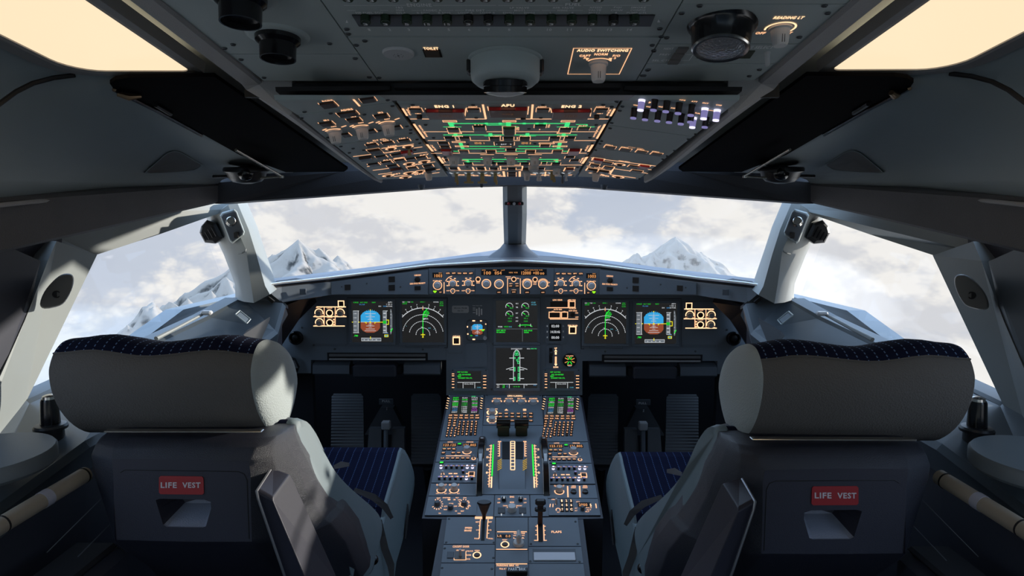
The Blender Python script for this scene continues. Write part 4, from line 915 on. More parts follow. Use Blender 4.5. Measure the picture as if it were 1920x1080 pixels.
# --- starboard column
def rx(v): return cr(v) + 2
rm = plate('overhead_module', 'overhead module crowded with small dark radio volume knobs, some glowing violet', 'module', OHR, [(rx(187), 187), (1388, 187), (1300, 256), (rx(234), 234)], scr=((1157, 190), (1167, 199), (1162, 207), (1147, 230), (1144, 240), (1333, 229), (1305, 251)))
ik = Ink(OHR)
def vol(u, v, lit, ln=.0165):
    a, b = OHR.px(u, v); o = MB().lathe(OHR.w(a, b, 0), OHR.n, [(.0052, 0), (.0050, .004), (.0047, ln - .002), (.0047, ln)], 14, 0, (lambda i: 2 if i == 2 else (1 if lit and i == 0 else 0))).build('volume_knob', ['violet_led' if lit else 'dark_button', 'white_led', 'white_led' if lit else 'violet_led'], rm)
for u, v in ((1190, 203), (1212, 206), (1235, 208.5), (1257, 211), (1279, 214), (1300.6, 220.5), (1324, 220)): vol(u, v, u == 1300.6)
for u, v in ((1203.6, 187), (1228, 187), (1251, 189.5), (1274, 193), (1298, 196.5), (1297, 210), (1322, 203), (1345, 206)): vol(u, v, u in (1203.6, 1322, 1345))
for u, v, st in ((1193, 197, 'VHF1'), (1217, 200, 'VHF2'), (1240, 200, 'VHF3'), (1264, 202.5, 'HF1'), (1280, 187, 'HF2'), (1302, 190, 'ATT'), (1323, 193, 'INT'), (1348, 196.5, 'CAB'), (1308, 212, 'PA')): ik.text(st, u, v, 11, 2.2, 'ink')
ik.line([(1328, 206), (1340, 207.5)], 1.2); ik.arc(1214, 191, 5, -60, 60, 1.4); ik.done('lettering', rm)
rm = plate('overhead_module', 'mostly blank grey overhead module with a row of four lit buttons', 'module', OHR, [(rx(234.6), 234.6), (1299, 256.6), (1251.5, 294.5), (rx(277) + 1, 277)], scr=((1128, 264), (1125, 269), (1291, 260.5), (1265, 282), (1117, 281), (1251, 292)))
ik = Ink(OHR)
for u, v in ((1144, 275.4), (1173, 279.8), (1203, 284), (1231, 288)): button(OHR, u, v, 19, 5, rm, ik, 'dark_recess', frame=4, txt='CALL', th=1.8)
ik.text('EVAC CMD', 1192, 277, 26, 2.2, 'ink_dim'); ik.done('lettering', rm)
rm = plate('overhead_module', 'forward overhead module with two small red guards and two dark square guards', 'module', OHR, [(rx(277.6) + 1, 277.6), (1250.5, 295.1), (1197.5, 336.5), (rx(331), 331)], scr=((1243, 298), (1199, 334.5)))
ik = Ink(OHR)
for u, v, w_ in ((1138, 305, 18), (1188, 311.5, 17), (1115, 309, 15), (1141, 313.5, 16), (1193.5, 320.5, 19)): button(OHR, u, v, w_, 4.6, rm, ik, frame=4)
for u, v, m_, w_ in ((1121.5, 299, 'red_guard', 16), (1207.5, 311, 'red_guard', 16), (1110.5, 318, 'dark_button', 15), (1131.6, 321, 'dark_button', 16)): guard(OHR, u, v, w_, 4.5, .005, rm, m_); ik.frame(u, v, w_ + 2, 6, .8)
for u, v in ((1162, 308), (1159, 331.5)):
    ik.arc(u, v, 8.5, 0, 360, 1.2, 'ink', 18); a, b = OHR.px(u, v); MB().lathe(OHR.w(a, b, 0), OHR.n, [(.0060, 0), (.0055, .004), (.0040, .0045)], 14).build('push_button', 'brown_button', rm)
for p, q in (((1108, 295.5), (1230, 311)), ((1104, 303.5), (1114, 305)), ((1100, 311), (1108, 312)), ((1152, 312.5), (1144, 326)), ((1152, 316), (1180, 320)), ((1203, 323), (1215, 325)), ((1144, 327), (1192, 333.5)), ((1215, 317), (1222, 318))): ik.line([p, q], 1.2)
for u, v, st in ((1125, 314.5, 'CARGO'), (1120, 325, 'VENT'), (1170, 302.5, 'CARGO SMOKE'), (1132, 329, 'WIPER')): ik.text(st, u, v, 18, 2.2)
knob(OHR, 1118, 325, .0100, .021, rm, m='knob_pale', lines=False, taper=.8); ik.arc(1118, 327, 12, 20, 160, 1.4); ik.done('lettering', rm)
# small wiper and compass items hanging under the front beam
for i, (u, v, d, lab) in enumerate(((790, 349, 1.93, 'small grey peg under the front beam over the snowy-peak pane'), (1133, 349, 1.93, 'small grey peg under the front beam over the clouds-only pane'))):
    t = thing('peg', lab, 'peg', PD(u, v, d)); MB().lathe(PD(u, v - 3, d), (0, 0, -1), [(.011, 0), (.010, .008), (.006, .014), (.002, .016)], 12).build('stem', 'panel_dark', t)
t = thing('peg', 'tiny black peg under the front beam close to the centre post', 'peg', PD(903, 347, 1.93)); MB().box(PD(903, 346, 1.945), (.009, .01, .018), None, 0, .002).build('stem', 'black_plastic', t)
# ------------------------------------------------------------------ glareshield
gs = thing('glareshield', 'long dark glareshield hood with its rim highlight in white, spanning under the windshield', 'glareshield', PD(964, 520, 2.36))
GR = [(964, 489.5, 500, 552.5, 2.345), (803, 498.5, 504, 552.5, 2.345), (710, 510, 516.5, 552.5, 2.262), (620, 521, 528, 553, 2.18), (528, 530.5, 538, 567, 2.075), (506, 533.5, 541, 549, 2.045)]
def gside(s):
    secs = []; rim = []
    for u, vr, vt, vb, d in GR:
        p = mir(PD(u, vr, d), s); t = mir(PD(u, vt, d + .008), s); b_ = mir(PD(u, vb, d + .008), s)
        k = .30 if u > 700 else (.2 if u > 600 else .06)
        secs.append([p + V((0, .002, -.004)), t, b_, b_ + V((0, k * .8, 0)), p + V((0, k, .006))])
        rim.append(mir(PD(u, vr - .4, d - .006), s))
    o = recalc(MB().loft(secs, 0, True, True, False, mfun=lambda i, j: 0 if j in (0, 4) else (1 if i < 3 else 2)).build('hood', ['beam_front', 'panel_main', 'panel_main'], gs))
    MB().tube(rim, [.0048] * 3 + [.0040, .0036, .0032], 8).build('edge_highlight', 'rim_glint', gs)  # white tube stands in for light caught along the rim
    # small recessed square on the end cap
    pl = Panel(PD(570, 550, 2.125) if s < 0 else mir(PD(570, 550, 2.125), 1), V((.45 * -s, -1, 0)))
    q = mir(PD(568, 547, 2.115), s)
    MB().box(q, (.020, .004, .020), (V((1, .5 * -s, 0)).normalized(), V((-.5 * -s, 1, 0)).normalized(), V((0, 0, 1))), 0, .001).build('cover_square', 'panel_dark', gs)
both(gside)
FCU = Panel(PD(964, 526, 2.351), V((0, -1, 0)))
_a, _b = PD(803, 526, 2.351), PD(620, 526, 2.186)
WL = Panel(_a, (_b - _a).cross(V((0, 0, 1)))); WR = Panel(mir(_a, 1), (mir(_b, 1) - mir(_a, 1)).cross(V((0, 0, 1))))
for P_ in (FCU, WL, WR): P_.o = P_.o + P_.n * .010
WB = 'white_mark'
def sq(pl, u, v, w, h, par, m='dark_button', z=.002): return pbox(pl, u, v, w, h, 0, z, .0006).build('button', m, par)
def smallknob(pl, u, v, r, ln, par, m='knob_grey', name='knob', n=16): # r in pixels
    a, b = pl.px(u, v); sx, sy = pl.sc(u, v); R = r * sx
    return MB().lathe(pl.w(a, b, 0), pl.n, [(R * 1.05, 0), (R, ln * .3), (R * .9, ln * .9), (R * .78, ln)], n).build(name, m, par)
def ringbutton(pl, u, v, r, par, ik, m='brown_button', t=1.4, im='ink'):
    ik.arc(u, v, r, 0, 360, t, im, 20); return smallknob(pl, u, v, r * .74, .003, par, m, 'push_button')
# centre: autopilot unit
ap_ = plate('autopilot_unit', 'centre glareshield unit with amber digits and four round selector knobs', 'control unit', FCU, [(891, 503.5), (1038.5, 503.5), (1038.5, 551.8), (891, 551.8)], 'panel_main', .003, gap=.5)
ik = Ink(FCU)
ik.rect(963.6, 510.3, 123, 11.5, 'groove')
for st, u, v, w_, h_ in (('100', 914, 511.8, 13, 6.2), ('054', 934, 511.8, 13, 6.2), ('SPD', 907, 506.5, 7, 1.8), ('HDG', 928, 506.5, 7, 1.8), ('LAT', 943, 506.5, 7, 1.8), ('HDG', 958, 511, 7, 2.4), ('V/S', 967, 511, 7, 2.4), ('12000', 986.5, 511.8, 18, 6.2), ('+00', 1005, 511.8, 11, 6.2), ('00', 1016.5, 512.8, 8, 4.2), ('ALT LVL/CH V/S', 1000, 506.3, 34, 1.8)): ik.text(st, u, v, w_, h_, 'lcd_amber', .0008)
for u, v, r in ((896.5, 523.5, 4.2), (963.4, 523.6, 4.2), (1003.3, 524, 4.2)): ringbutton(FCU, u, v, r, ap_, ik)
for u, v in ((912, 532), (935.6, 532.5), (988.5, 532.7), (1018, 532.7)):
    ik.arc(u, v, 8.2, 0, 360, 1.6, 'ink', 24); smallknob(FCU, u, v, 6.2, .016, ap_)
for u in (988.5, 1018): ik.arc(u, 532.7, 10.2, 20, 160, .8)
for st, u, v, w_ in (('SPD', 896.5, 530.5, 6), ('MACH', 896.5, 528, 7), ('100 1000', 988, 524.5, 13), ('V/S', 1003, 530, 6), ('FPA', 1003, 533, 6), ('UP', 1026, 532.5, 5), ('DN', 1027, 536, 5), ('PUSH', 1028, 529.5, 6), ('HDG', 955, 522, 5), ('TRK', 971, 522, 5), ('AP1', 957.5, 532, 6), ('AP2', 969, 532, 6), ('A/THR', 963.5, 544, 9)): ik.text(st, u, v, w_, 2.2)
for u, v, w_ in ((957.5, 535.5, 9), (969.5, 535.5, 9), (963.5, 547, 10), (935.6, 547.5, 9), (988.5, 547.7, 10), (1018, 547.7, 9), (912, 547.5, 1)):
    if w_ > 2: sq(FCU, u, v, w_, 6, ap_, 'brown_button'); ik.text('LOC', u, v + .3, w_ * .6, 2, 'ink', .0026)
ik.line([(951.7, 521), (951.7, 550)], 1.3); ik.line([(975.6, 522), (975.6, 550.5)], 1.3); ik.line([(948, 519), (958, 519)], .9); ik.done('lettering', ap_)
def efis(s, label):
    x0 = 803.6 if s < 0 else 1039.5; X = (lambda u: u) if s < 0 else (lambda u: 1929.0 - u)
    t = plate('display_control_unit', label, 'control unit', FCU, [(x0, 503.5), (x0 + 86.5, 503.5), (x0 + 86.5, 551.8), (x0, 551.8)], 'panel_main', .003, gap=.5)
    k = Ink(FCU); dy = 0 if s < 0 else 1
    u = X(820.4); k.rect(u, 515.8 + dy, 19, 9.5, 'groove'); k.text('1003', u + 1.5, 517 + dy, 14.5, 6, 'lcd_amber', .0008); k.text('QNH', u + 5, 512 + dy, 6, 1.8, 'lcd_amber', .0008)
    k.arc(u, 535 + dy, 8, 0, 360, 1.4, 'ink', 22); smallknob(FCU, u, 535 + dy, 6, .013, t)
    k.text('IN HG  HPA', u, 526.3 + dy, 17, 2.2)
    sq(FCU, X(815.6), 546 + dy, 8, 6, t, 'dark_button'); k.rect(X(815.6), 546 + dy, 6.5, 2.6, 'lime', .0026); k.rect(X(815.6), 548 + dy, 3.5, 1.8, 'lime', .0026); sq(FCU, X(826), 547.5 + dy, 6.5, 4.5, t, 'brown_button'); k.text('LS', X(826), 547.5 + dy, 3.5, 2.2, 'ink', .0026)
    k.line([(X(832.7), 529 + dy), (X(832.7), 550 + dy)], 1.4)
    for uu, st in ((840, 'CSTR'), (851, 'WPT'), (861.5, 'VOR.D'), (872, 'NDB'), (883, 'ARPT')): sq(FCU, X(uu), 512 + dy * .7, 8.6, 5, t, 'brown_button'); k.text(st, X(uu), 512.2 + dy * .7, 6.8, 2.5, 'ink', .0026)
    for uu, v in ((849, 532), (878, 531.4)):
        c = X(uu); k.arc(c, v, 7.4, -35, 215, 1.4, 'ink', 20); smallknob(FCU, c, v, 5.6, .012, t)
        for q in range(6):
            a = math.radians(-20 + q * 44); k.rect(c + math.cos(a) * 10.5, v - math.sin(a) * 10.5, 3.6, 1.7, 'ink')
    k.arc(X(849), 532, 14, 95, 160, 1.3)
    for uu in (849, 877.7):
        c = X(uu); k.arc(c, 545.3, 4, -60, 240, 1.2, 'ink', 14); smallknob(FCU, c, 545.3, 2.0, .012, t, name='toggle_switch'); k.text('ADF', c - 9, 545, 6.5, 2); k.text('VOR', c + 9, 545, 6.5, 2); k.text('OFF', c, 550.2, 4, 1.6)
    k.done('lettering', t)
efis(-1, 'glareshield display control unit nearest the snowy-peak windshield pane'); efis(1, 'glareshield display control unit nearest the clouds-only windshield pane')
def wing(s, pl, label):
    X = (lambda u: u) if s < 0 else (lambda u: 1926.5 - u); dv = 0 if s < 0 else 1.7
    q = [(X(621), 530), (X(803), 506), (X(803), 552), (X(621), 552)]
    t = plate('warning_unit', label, 'warning unit', pl, q if s < 0 else [q[1], q[0], q[3], q[2]], 'panel_main', .003, gap=.6)
    k = Ink(pl)
    for u, v, w_, h_ in ((651.7, 538.5, 11, 10.5), (734.6, 523.5, 11.5, 11), (734.6, 539.2, 11.5, 11)): sq(pl, X(u), v + dv, w_, h_, t, 'dark_button')
    sq(pl, X(783), 540 + dv, 11.5, 8, t, 'dark_button'); smallknob(pl, X(783), 524 + dv, 5.2, .005, t, 'dark_button', 'push_button')
    k.text('CHRONO', X(783), 516 + dv, 12.5, 3.2); k.text('SIDE STICK PRIORITY', X(783), 531.4 + dv, 29, 3.0)
    m2 = MB()
    for u, v in ((641, 537.5), (688, 531.5), (751, 537.7)): smallknob(pl, X(u), v + dv, 1.6, .001, t, 'screw', 'screw', 8)
    k.done('lettering', t)
wing(-1, WL, 'sloping warning unit on the glareshield wing under the snowy-peak pane'); wing(1, WR, 'sloping warning unit on the glareshield wing under the clouds-only pane')
# ------------------------------------------------------------------ main instrument panel
MP = Panel(V((0, 2.42, 1)), V((0, -1, 0)))
mp_ = thing('instrument_board', 'wide blue-grey main instrument board under the glareshield', 'instrument board', MP.w(*MP.px(964, 640)))
def mpoly(s, pts): return pts if s < 0 else [(1928.5 - u, v + 1.5) for u, v in reversed(pts)]
mb = MB()
for s in (-1, 1):
    mb2 = MB(); mb2.slab([MP.w(*MP.px(*q), -.0008) for q in mpoly(s, [(592, 548), (836.5, 548), (836.5, 675.3), (583, 675.3), (583, 700), (520, 700), (520, 660)])], MP.n * -.05); recalc(mb2.build('side_board', 'panel_main', mp_))
mb2 = MB(); mb2.slab([MP.w(*MP.px(*q), -.0006) for q in ((836.8, 548), (1092, 548), (1092, 741), (836.8, 741))], MP.n * -.05); recalc(mb2.build('centre_board', 'panel_main', mp_))
ik = Ink(MP, .0012)
for s in (-1, 1):
    X = (lambda u: u) if s < 0 else (lambda u: 1928.5 - u); dv = 0 if s < 0 else 2
    ik.line([(X(651), 558 + dv), (X(839), 558 + dv), (X(839), 652 + dv), (X(833), 652 + dv)], 1.0, 'groove'); ik.line([(X(651), 558 + dv), (X(651), 648 + dv)], .8, 'panel_dark')
    ik.frame(X(618), 646.7 + dv, 62, 3, .7, 'panel_dark'); ik.frame(X(792), 649 + dv, 62, 4, .7, 'panel_dark')
    ik.line([(X(840), 656), (X(840), 662), (X(866), 662), (X(866), 658)], .7, 'panel_dark')
ik.done('panel_joints', mp_)
for u, v in ((566, 614), (588, 647), (627, 654.5), (793, 655.5), (656.5, 644.5), (740, 645), (751, 645), (835.5, 645.5), (925, 645), (1012, 645), (922, 730), (1011, 731), (1092.5, 648), (1176, 648), (1188, 648), (1272, 648), (1135, 659), (1304, 659), (1363, 618)): smallknob(MP, u, v, 2.0, .0022, mp_, 'screw', 'screw', 8)
# shadow gap under the hood
def du(name, label, cat, x0, y0, x1, y1, bez=5.0, z=.006, m='panel_main'):
    c = MP.w(*MP.px((x0 + x1) / 2, (y0 + y1) / 2)); t = thing(name, label, cat, c)
    mb = MB()
    for u, v, w_, h_ in (((x0 + x1) / 2, y0 - bez / 2, x1 - x0 + 2 * bez, bez), ((x0 + x1) / 2, y1 + bez / 2, x1 - x0 + 2 * bez, bez), (x0 - bez / 2, (y0 + y1) / 2, bez, y1 - y0), (x1 + bez / 2, (y0 + y1) / 2, bez, y1 - y0)): pbox(MP, u, v, w_, h_, 0, z, .001, 0, mb)
    mb.build('bezel', m, t)
    pbox(MP, (x0 + x1) / 2, (y0 + y1) / 2, x1 - x0, y1 - y0, .0, .0022).build('screen', 'screen', t)
    return t, Ink(MP, .0026)
def nrm(x0, y0, x1, y1): return (lambda a: x0 + a * (x1 - x0)), (lambda b: y0 + b * (y1 - y0)), x1 - x0
def pfd(x0, y0, x1, y1, label, hint=False):
    t, k = du('flight_display', label, 'display', x0, y0, x1, y1); X, Y, w_ = nrm(x0, y0, x1, y1)
    for st, a, b, wd, m_ in (('CRZ', .10, .025, .13, 'green'), ('ALT CRZ', .29, .025, .18, 'green'), ('NAV', .535, .025, .09, 'green'), ('FL120', .25, .075, .13, 'blue_ink'), ('AP1', .925, .02, .1, 'white_ink'), ('1 FD 2', .91, .07, .14, 'white_ink'), ('A/THR', .91, .118, .15, 'white_ink'), ('DH', .68, .118, .06, 'white_ink'), ('12000', .80, .118, .08, 'blue_ink')): k.text(st, X(a), Y(b), wd * w_, 2.3, m_)
    k.poly([(X(a), Y(b)) for a, b in ((.215, .505), (.215, .345), (.27, .275), (.35, .235), (.45, .222), (.55, .235), (.63, .275), (.685, .345), (.685, .505))], 'sky_blue')
    k.poly([(X(a), Y(b)) for a, b in ((.215, .505), (.215, .65), (.27, .72), (.36, .765), (.54, .765), (.63, .72), (.685, .65), (.685, .505))], 'ground_brown')
    for q in range(-4, 5):
        a = math.radians(90 + q * 11); k.line([(X(.45 + math.cos(a) * .235), Y(.47 - math.sin(a) * .245)), (X(.45 + math.cos(a) * .265), Y(.47 - math.sin(a) * .272))], .9, 'sky_blue')
    k.line([(X(.215), Y(.505)), (X(.685), Y(.505))], .8, 'white_ink', .0028)
    for b, hw in ((.30, .13), (.34, .04), (.375, .11), (.41, .04), (.445, .06), (.54, .04), (.575, .05), (.60, .10), (.64, .04), (.675, .11), (.72, .14)): k.line([(X(.45 - hw), Y(b)), (X(.45 + hw), Y(b))], .8 if hw > .05 else .6, 'white_ink', .0028)
    k.line([(X(.45), Y(.23)), (X(.45), Y(.62))], .6, 'white_ink', .0028)
    for a, b, c, d in ((.31, .51, .35, .545), (.60, .51, .56, .545)): k.line([(X(a), Y(b)), (X(c), Y(b)), (X(c), Y(d))], 1.4, 'yellow_ink', .003)
    k.rect(X(.45), Y(.507), 3, 3, 'yellow_ink', .003); k.poly([(X(.43), Y(.20)), (X(.47), Y(.20)), (X(.45), Y(.235))], 'yellow_ink')
    k.line([(X(.62), Y(.507)), (X(.76), Y(.507))], 1.2, 'yellow_ink', .003)
    k.rect(X(.088), Y(.50), .115 * w_, .53 * w_, 'gauge_grey'); k.line([(X(.155), Y(.232)), (X(.155), Y(.768))], 1.2, 'white_ink'); k.line([(X(.03), Y(.232)), (X(.175), Y(.232))], 1, 'white_ink'); k.line([(X(.03), Y(.768)), (X(.175), Y(.768))], 1, 'white_ink')
    for q, b in enumerate((.30, .40, .50, .60, .70)): k.text(('140', '120', '100', '080', '060')[q], X(.08), Y(b), .07 * w_, 2, 'white_ink', .0028)
    k.line([(X(-.005), Y(.507)), (X(.03), Y(.507))], 1.2, 'yellow_ink'); k.line([(X(.155), Y(.507)), (X(.19), Y(.507))], 1.6, 'yellow_ink')
    k.rect(X(.80), Y(.50), .095 * w_, .53 * w_, 'gauge_grey'); k.line([(X(.838), Y(.232)), (X(.838), Y(.768))], 1.1, 'white_ink'); k.line([(X(.755), Y(.232)), (X(.87), Y(.232))], 1, 'white_ink'); k.line([(X(.755), Y(.768)), (X(.87), Y(.768))], 1, 'white_ink')
    for b in (.29, .385, .62, .71): k.rect(X(.795), Y(b), .06 * w_, 2, 'white_ink', .0028)
    k.poly([(X(.755), Y(.47)), (X(.84), Y(.47)), (X(.84), Y(.545)), (X(.755), Y(.545))], 'green', .003); k.line([(X(.84), Y(.455)), (X(.895), Y(.455)), (X(.895), Y(.56)), (X(.84), Y(.56))], 1.3, 'yellow_ink', .0032)
    k.poly([(X(.935), Y(.19)), (X(.962), Y(.19)), (X(.985), Y(.34)), (X(.985), Y(.64)), (X(.962), Y(.80)), (X(.935), Y(.80))], 'gauge_grey')
    for b in (.24, .32, .40, .60, .68, .75): k.rect(X(.95), Y(b), 2, .8, 'white_ink', .0028)
    k.line([(X(.99), Y(.66)), (X(.945), Y(.74))], 1.6, 'green_lit', .003)
    k.text('.780', X(.10), Y(.84), .10 * w_, 3.2, 'green_lit'); k.frame(X(.84), Y(.842), .085 * w_, 3.8, 1, 'yellow_ink'); k.rect(X(.84), Y(.842), .07 * w_, 2.4, 'cyan_ink'); k.text('1003', X(.84), Y(.775), .09 * w_, 2, 'blue_ink')
    k.rect(X(.472), Y(.932), .47 * w_, .068 * w_, 'gauge_grey'); k.frame(X(.472), Y(.932), .47 * w_, .068 * w_, .9, 'white_ink'); k.text('5  6  7  8', X(.45), Y(.94), .33 * w_, 2.2, 'white_ink', .003); k.line([(X(.455), Y(.86)), (X(.455), Y(.925))], 1.2, 'yellow_ink', .003)
    k.done('symbols', t); return t
def nd(x0, y0, x1, y1, label):
    t, k = du('map_display', label, 'display', x0, y0, x1, y1); X, Y, w_ = nrm(x0, y0, x1, y1); cx, cy = X(.497), Y(.81)
    k.arc(cx, cy, .645 * w_, 41, 139, 1.5, 'white_ink', 30)
    for r, a0, a1 in ((.485, 9, 171), (.325, 8, 172), (.165, -6, 186)):
        n = int((a1 - a0) * r / 2.6)
        for q in range(n):
            b0 = a0 + (a1 - a0) * q / n; k.arc(cx, cy, r * w_, b0, b0 + (a1 - a0) / n * .72, 1.1, 'white_ink', 2)
    for q in range(-4, 5):
        a = math.radians(90 + q * 11.5); k.line([(cx + math.cos(a) * .645 * w_, cy - math.sin(a) * .645 * w_), (cx + math.cos(a) * .69 * w_, cy - math.sin(a) * .69 * w_)], .9, 'white_ink')
        if abs(q) in (1, 2, 3, 4): k.text('%d' % (q + 6), cx + math.cos(a) * .725 * w_, cy - math.sin(a) * .725 * w_, 2, 2.3, 'white_ink')
    k.line([(cx, Y(.79)), (cx, Y(.42)), (X(.505), Y(.30)), (X(.60), Y(.18))], 1.3, 'green_lit'); k.line([(X(.495), Y(.13)), (X(.495), Y(.21))], 1.6, 'lcd_amber')
    for st, a, b, wd in (('ATSU', .57, .245, .12), ('BOKNI', .58, .285, .14), ('ODINA', .57, .325, .13), ('RINUB', .55, .365, .11)): k.text(st, X(a), Y(b), wd * w_, 2.6, 'green_lit')
    k.text('LIMRA', X(.56), Y(.42), .13 * w_, 2.6, 'white_ink'); k.rect(X(.52), Y(.43), 3.4, 2, 'white_ink'); k.text('20', X(.47), Y(.625), 3, 2, 'white_ink')
    k.line([(cx - 4, Y(.81)), (cx + 4, Y(.81))], 1.5, 'yellow_ink'); k.line([(cx, Y(.765)), (cx, Y(.885))], 1.4, 'yellow_ink'); k.line([(cx - 1.8, Y(.865)), (cx + 1.8, Y(.865))], 1, 'yellow_ink')
    for st, a, b, wd, m_ in (('GS', .03, .015, .05, 'white_ink'), ('462', .09, .015, .07, 'green'), ('TAS', .16, .015, .06, 'white_ink'), ('470', .235, .015, .06, 'green'), ('250/20', .06, .055, .11, 'green'), ('BRG 1', .49, .012, .11, 'green'), ('KONAB', .81, .015, .12, 'white_ink'), ('054', .94, .015, .07, 'green'), ('32.0', .94, .055, .08, 'green'), ('12:40', .94, .10, .09, 'green'), ('VOR', .65, .65, .07, 'cyan_ink'), ('.', .1, .60, .02, 'cyan_ink'), ('.', .76, .68, .02, 'cyan_ink')): k.text(st, X(a), Y(b), wd * w_, 2.0 if st != '.' else 1, m_)
    k.done('symbols', t)
pfd(660, 565, 737, 641.5, 'flight display with blue and brown horizon, nearest the snowy-mountain side window')
nd(754.2, 565, 832.6, 642, 'map display with white range arcs, next to the stand-by horizon instrument')
nd(1095.8, 567, 1174, 644, 'map display with white range arcs, next to the landing gear indicator')
pfd(1190.5, 568, 1268.2, 644.5, 'flight display with blue and brown horizon, nearest the clouds-only side window')
# engine display
t, k = du('engine_display', 'upper centre display with round green engine gauges', 'display', 930, 563.5, 1007.6, 641.5)
for u in (955, 984.8):
    for v, w_ in ((574.5, 2.4), (589.5, 2.4)):
        k.arc(u, v, 6.6, -10, 200, 1.1, 'white_ink', 16); k.line([(u, v), (u - 5, v - 3.5)], 1.2, 'green_lit'); k.text('82.5', u + 4, v + 2.8, 6, 2.6, 'green')
        k.arc(u, v, 6.6, 5, 28, 1.4, 'label_red', 4)
    for v, st in ((597, '77.1'), (602, '1220')): k.text(st, u + 1, v, 7, 2.4, 'green')
for v, st in ((569, 'N1'), (576, '%'), (587, 'EGT'), (595.5, 'N2'), (602, 'FF')): k.text(st, 969.3, v, 4.4, 2.4, 'white_ink')
k.text('FOB', 938, 612.5, 8, 2.8, 'white_ink'); k.text('4820', 949, 612.3, 9, 2.8, 'green'); k.text('KG', 957, 612.5, 5, 2.4, 'cyan_ink'); k.text('CLB', 1000, 567, 8, 2.6, 'cyan_ink'); k.text('84.6%', 1001, 571, 9, 2.2, 'cyan_ink')
k.line([(972, 611), (977, 609.5), (985, 609), (993, 609.5), (998, 612)], 1.2, 'green_lit'); k.line([(975, 613), (975, 607)], 1.1, 'white_ink'); k.line([(995, 612), (995, 607)], 1.1, 'white_ink'); k.text('F', 985, 612, 2, 2.4, 'green')
k.line([(930.5, 616.6), (1007, 616.6)], .6, 'gauge_grey'); k.line([(979.6, 617), (979.6, 640)], .7, 'gauge_grey')
for st, u, v, w_ in (('SEAT BELTS', 939.5, 619.2, 17), ('NO SMOKING', 939, 622.8, 16), ('GND SPLRS', 990, 619.6, 16), ('SIGNS', 987, 623, 9)): k.text(st, u, v, w_, 2.6, 'green_lit')
k.done('symbols', t)
# doors display
t, k = du('system_display', 'lower centre display showing a white aircraft outline', 'display', 930, 652.3, 1007.6, 727.8)
o = [(962.8, 714), (962.8, 666), (964, 660.5), (966.2, 657), (968.8, 655.6), (971.4, 657), (973.6, 660.5), (974.8, 666), (974.8, 714)]
k.line(o, 1.3, 'white_ink'); k.line([(962.8, 688), (949, 692.3)], 1.2, 'white_ink'); k.line([(974.8, 688), (988.6, 692.3)], 1.2, 'white_ink')
for u, v, w_, h_ in ((968.8, 660, 4, 3.5), (967, 664.5, 3, 3), (970.5, 664.5, 3, 3), (964.8, 671, 2.4, 2.4), (972.8, 671, 2.4, 2.4), (970, 675, 3, 3), (972, 679.5, 3, 4), (964.8, 692, 2, 7), (972.6, 692, 2.4, 8), (972.6, 704, 2.4, 8), (964.8, 710, 2, 6), (972.6, 711, 2.4, 5)): k.frame(u, v, w_, h_, .9, 'flow_green')
for v in (671, 693, 709.5):
    k.rect(959, v, 8, 1.3, 'white_ink'); k.rect(978.6, v, 8, 1.3, 'white_ink')
k.text('DOOR/OXY', 969, 653.8, 21, 2.6, 'white_ink'); k.text('REGUL', 991, 653.6, 6, 2.0, 'white_ink'); k.text('1850 PSI', 1000.5, 653.6, 11, 2.0, 'flow_green')
k.line([(930.5, 720), (1007, 720)], 1.2, 'white_ink'); k.line([(955, 720.5), (955, 727.5)], 1.1, 'white_ink'); k.line([(982.5, 720.5), (982.5, 727.5)], 1.1, 'white_ink')
k.text('TAT', 934, 722.3, 5, 2, 'white_ink'); k.text('SAT', 934, 725.6, 5, 2, 'white_ink'); k.text('-12', 944, 722.3, 5, 2.4, 'green_lit'); k.text('-29', 944, 725.6, 5, 2.4, 'green_lit'); k.text('C', 951, 724, 2, 4, 'blue_ink'); k.text('14 H 30', 968.5, 724.6, 12, 2.4, 'green'); k.text('GW', 987, 721.8, 4, 1.8, 'white_ink'); k.text('KG', 1003, 722, 5, 1.8, 'blue_ink')
k.done('symbols', t)
# stand-by horizon
t = thing('standby_horizon', 'small square stand-by horizon instrument with blue and brown screen', 'instrument', MP.w(*MP.px(894.5, 618.5)))
def rrect(pl, x0, y0, x1, y1, r, z0, z1, mb=None, n=4):
    pts = []
    for cx, cy, a0 in ((x1 - r, y0 + r, 0), (x0 + r, y0 + r, 90), (x0 + r, y1 - r, 180), (x1 - r, y1 - r, 270)):
        for q in range(n + 1):
            a = math.radians(a0 + 90 * q / n); pts.append((cx + math.cos(a) * r, cy - math.sin(a) * r))
    P = [pl.w(*pl.px(*q), z1) for q in pts]; mb = mb or MB(); mb.slab(P, pl.n * (z0 - z1)); return mb
recalc(rrect(MP, 874, 599, 915, 639, 7, 0, .006).build('bezel', 'panel_dark', t)); recalc(rrect(MP, 876.5, 601.5, 912.5, 636.5, 5.5, 0, .0075).build('face', 'panel_main', t))
pbox(MP, 895.4, 616.5, 23.5, 22, .006, .0082).build('screen', 'screen', t); k = Ink(MP, .0086)
k.poly([(885.5, 617.5), (885.5, 610), (889, 607), (902, 607), (905, 610), (905, 617.5)], 'sky_blue'); k.poly([(885.5, 617.5), (885.5, 624), (889, 626.5), (902, 626.5), (905, 624), (905, 617.5)], 'ground_brown')
for v, hw in ((611, 5), (614, 3), (620.5, 3), (623, 5)): k.line([(895.4 - hw, v), (895.4 + hw, v)], .8, 'white_ink', .0089)
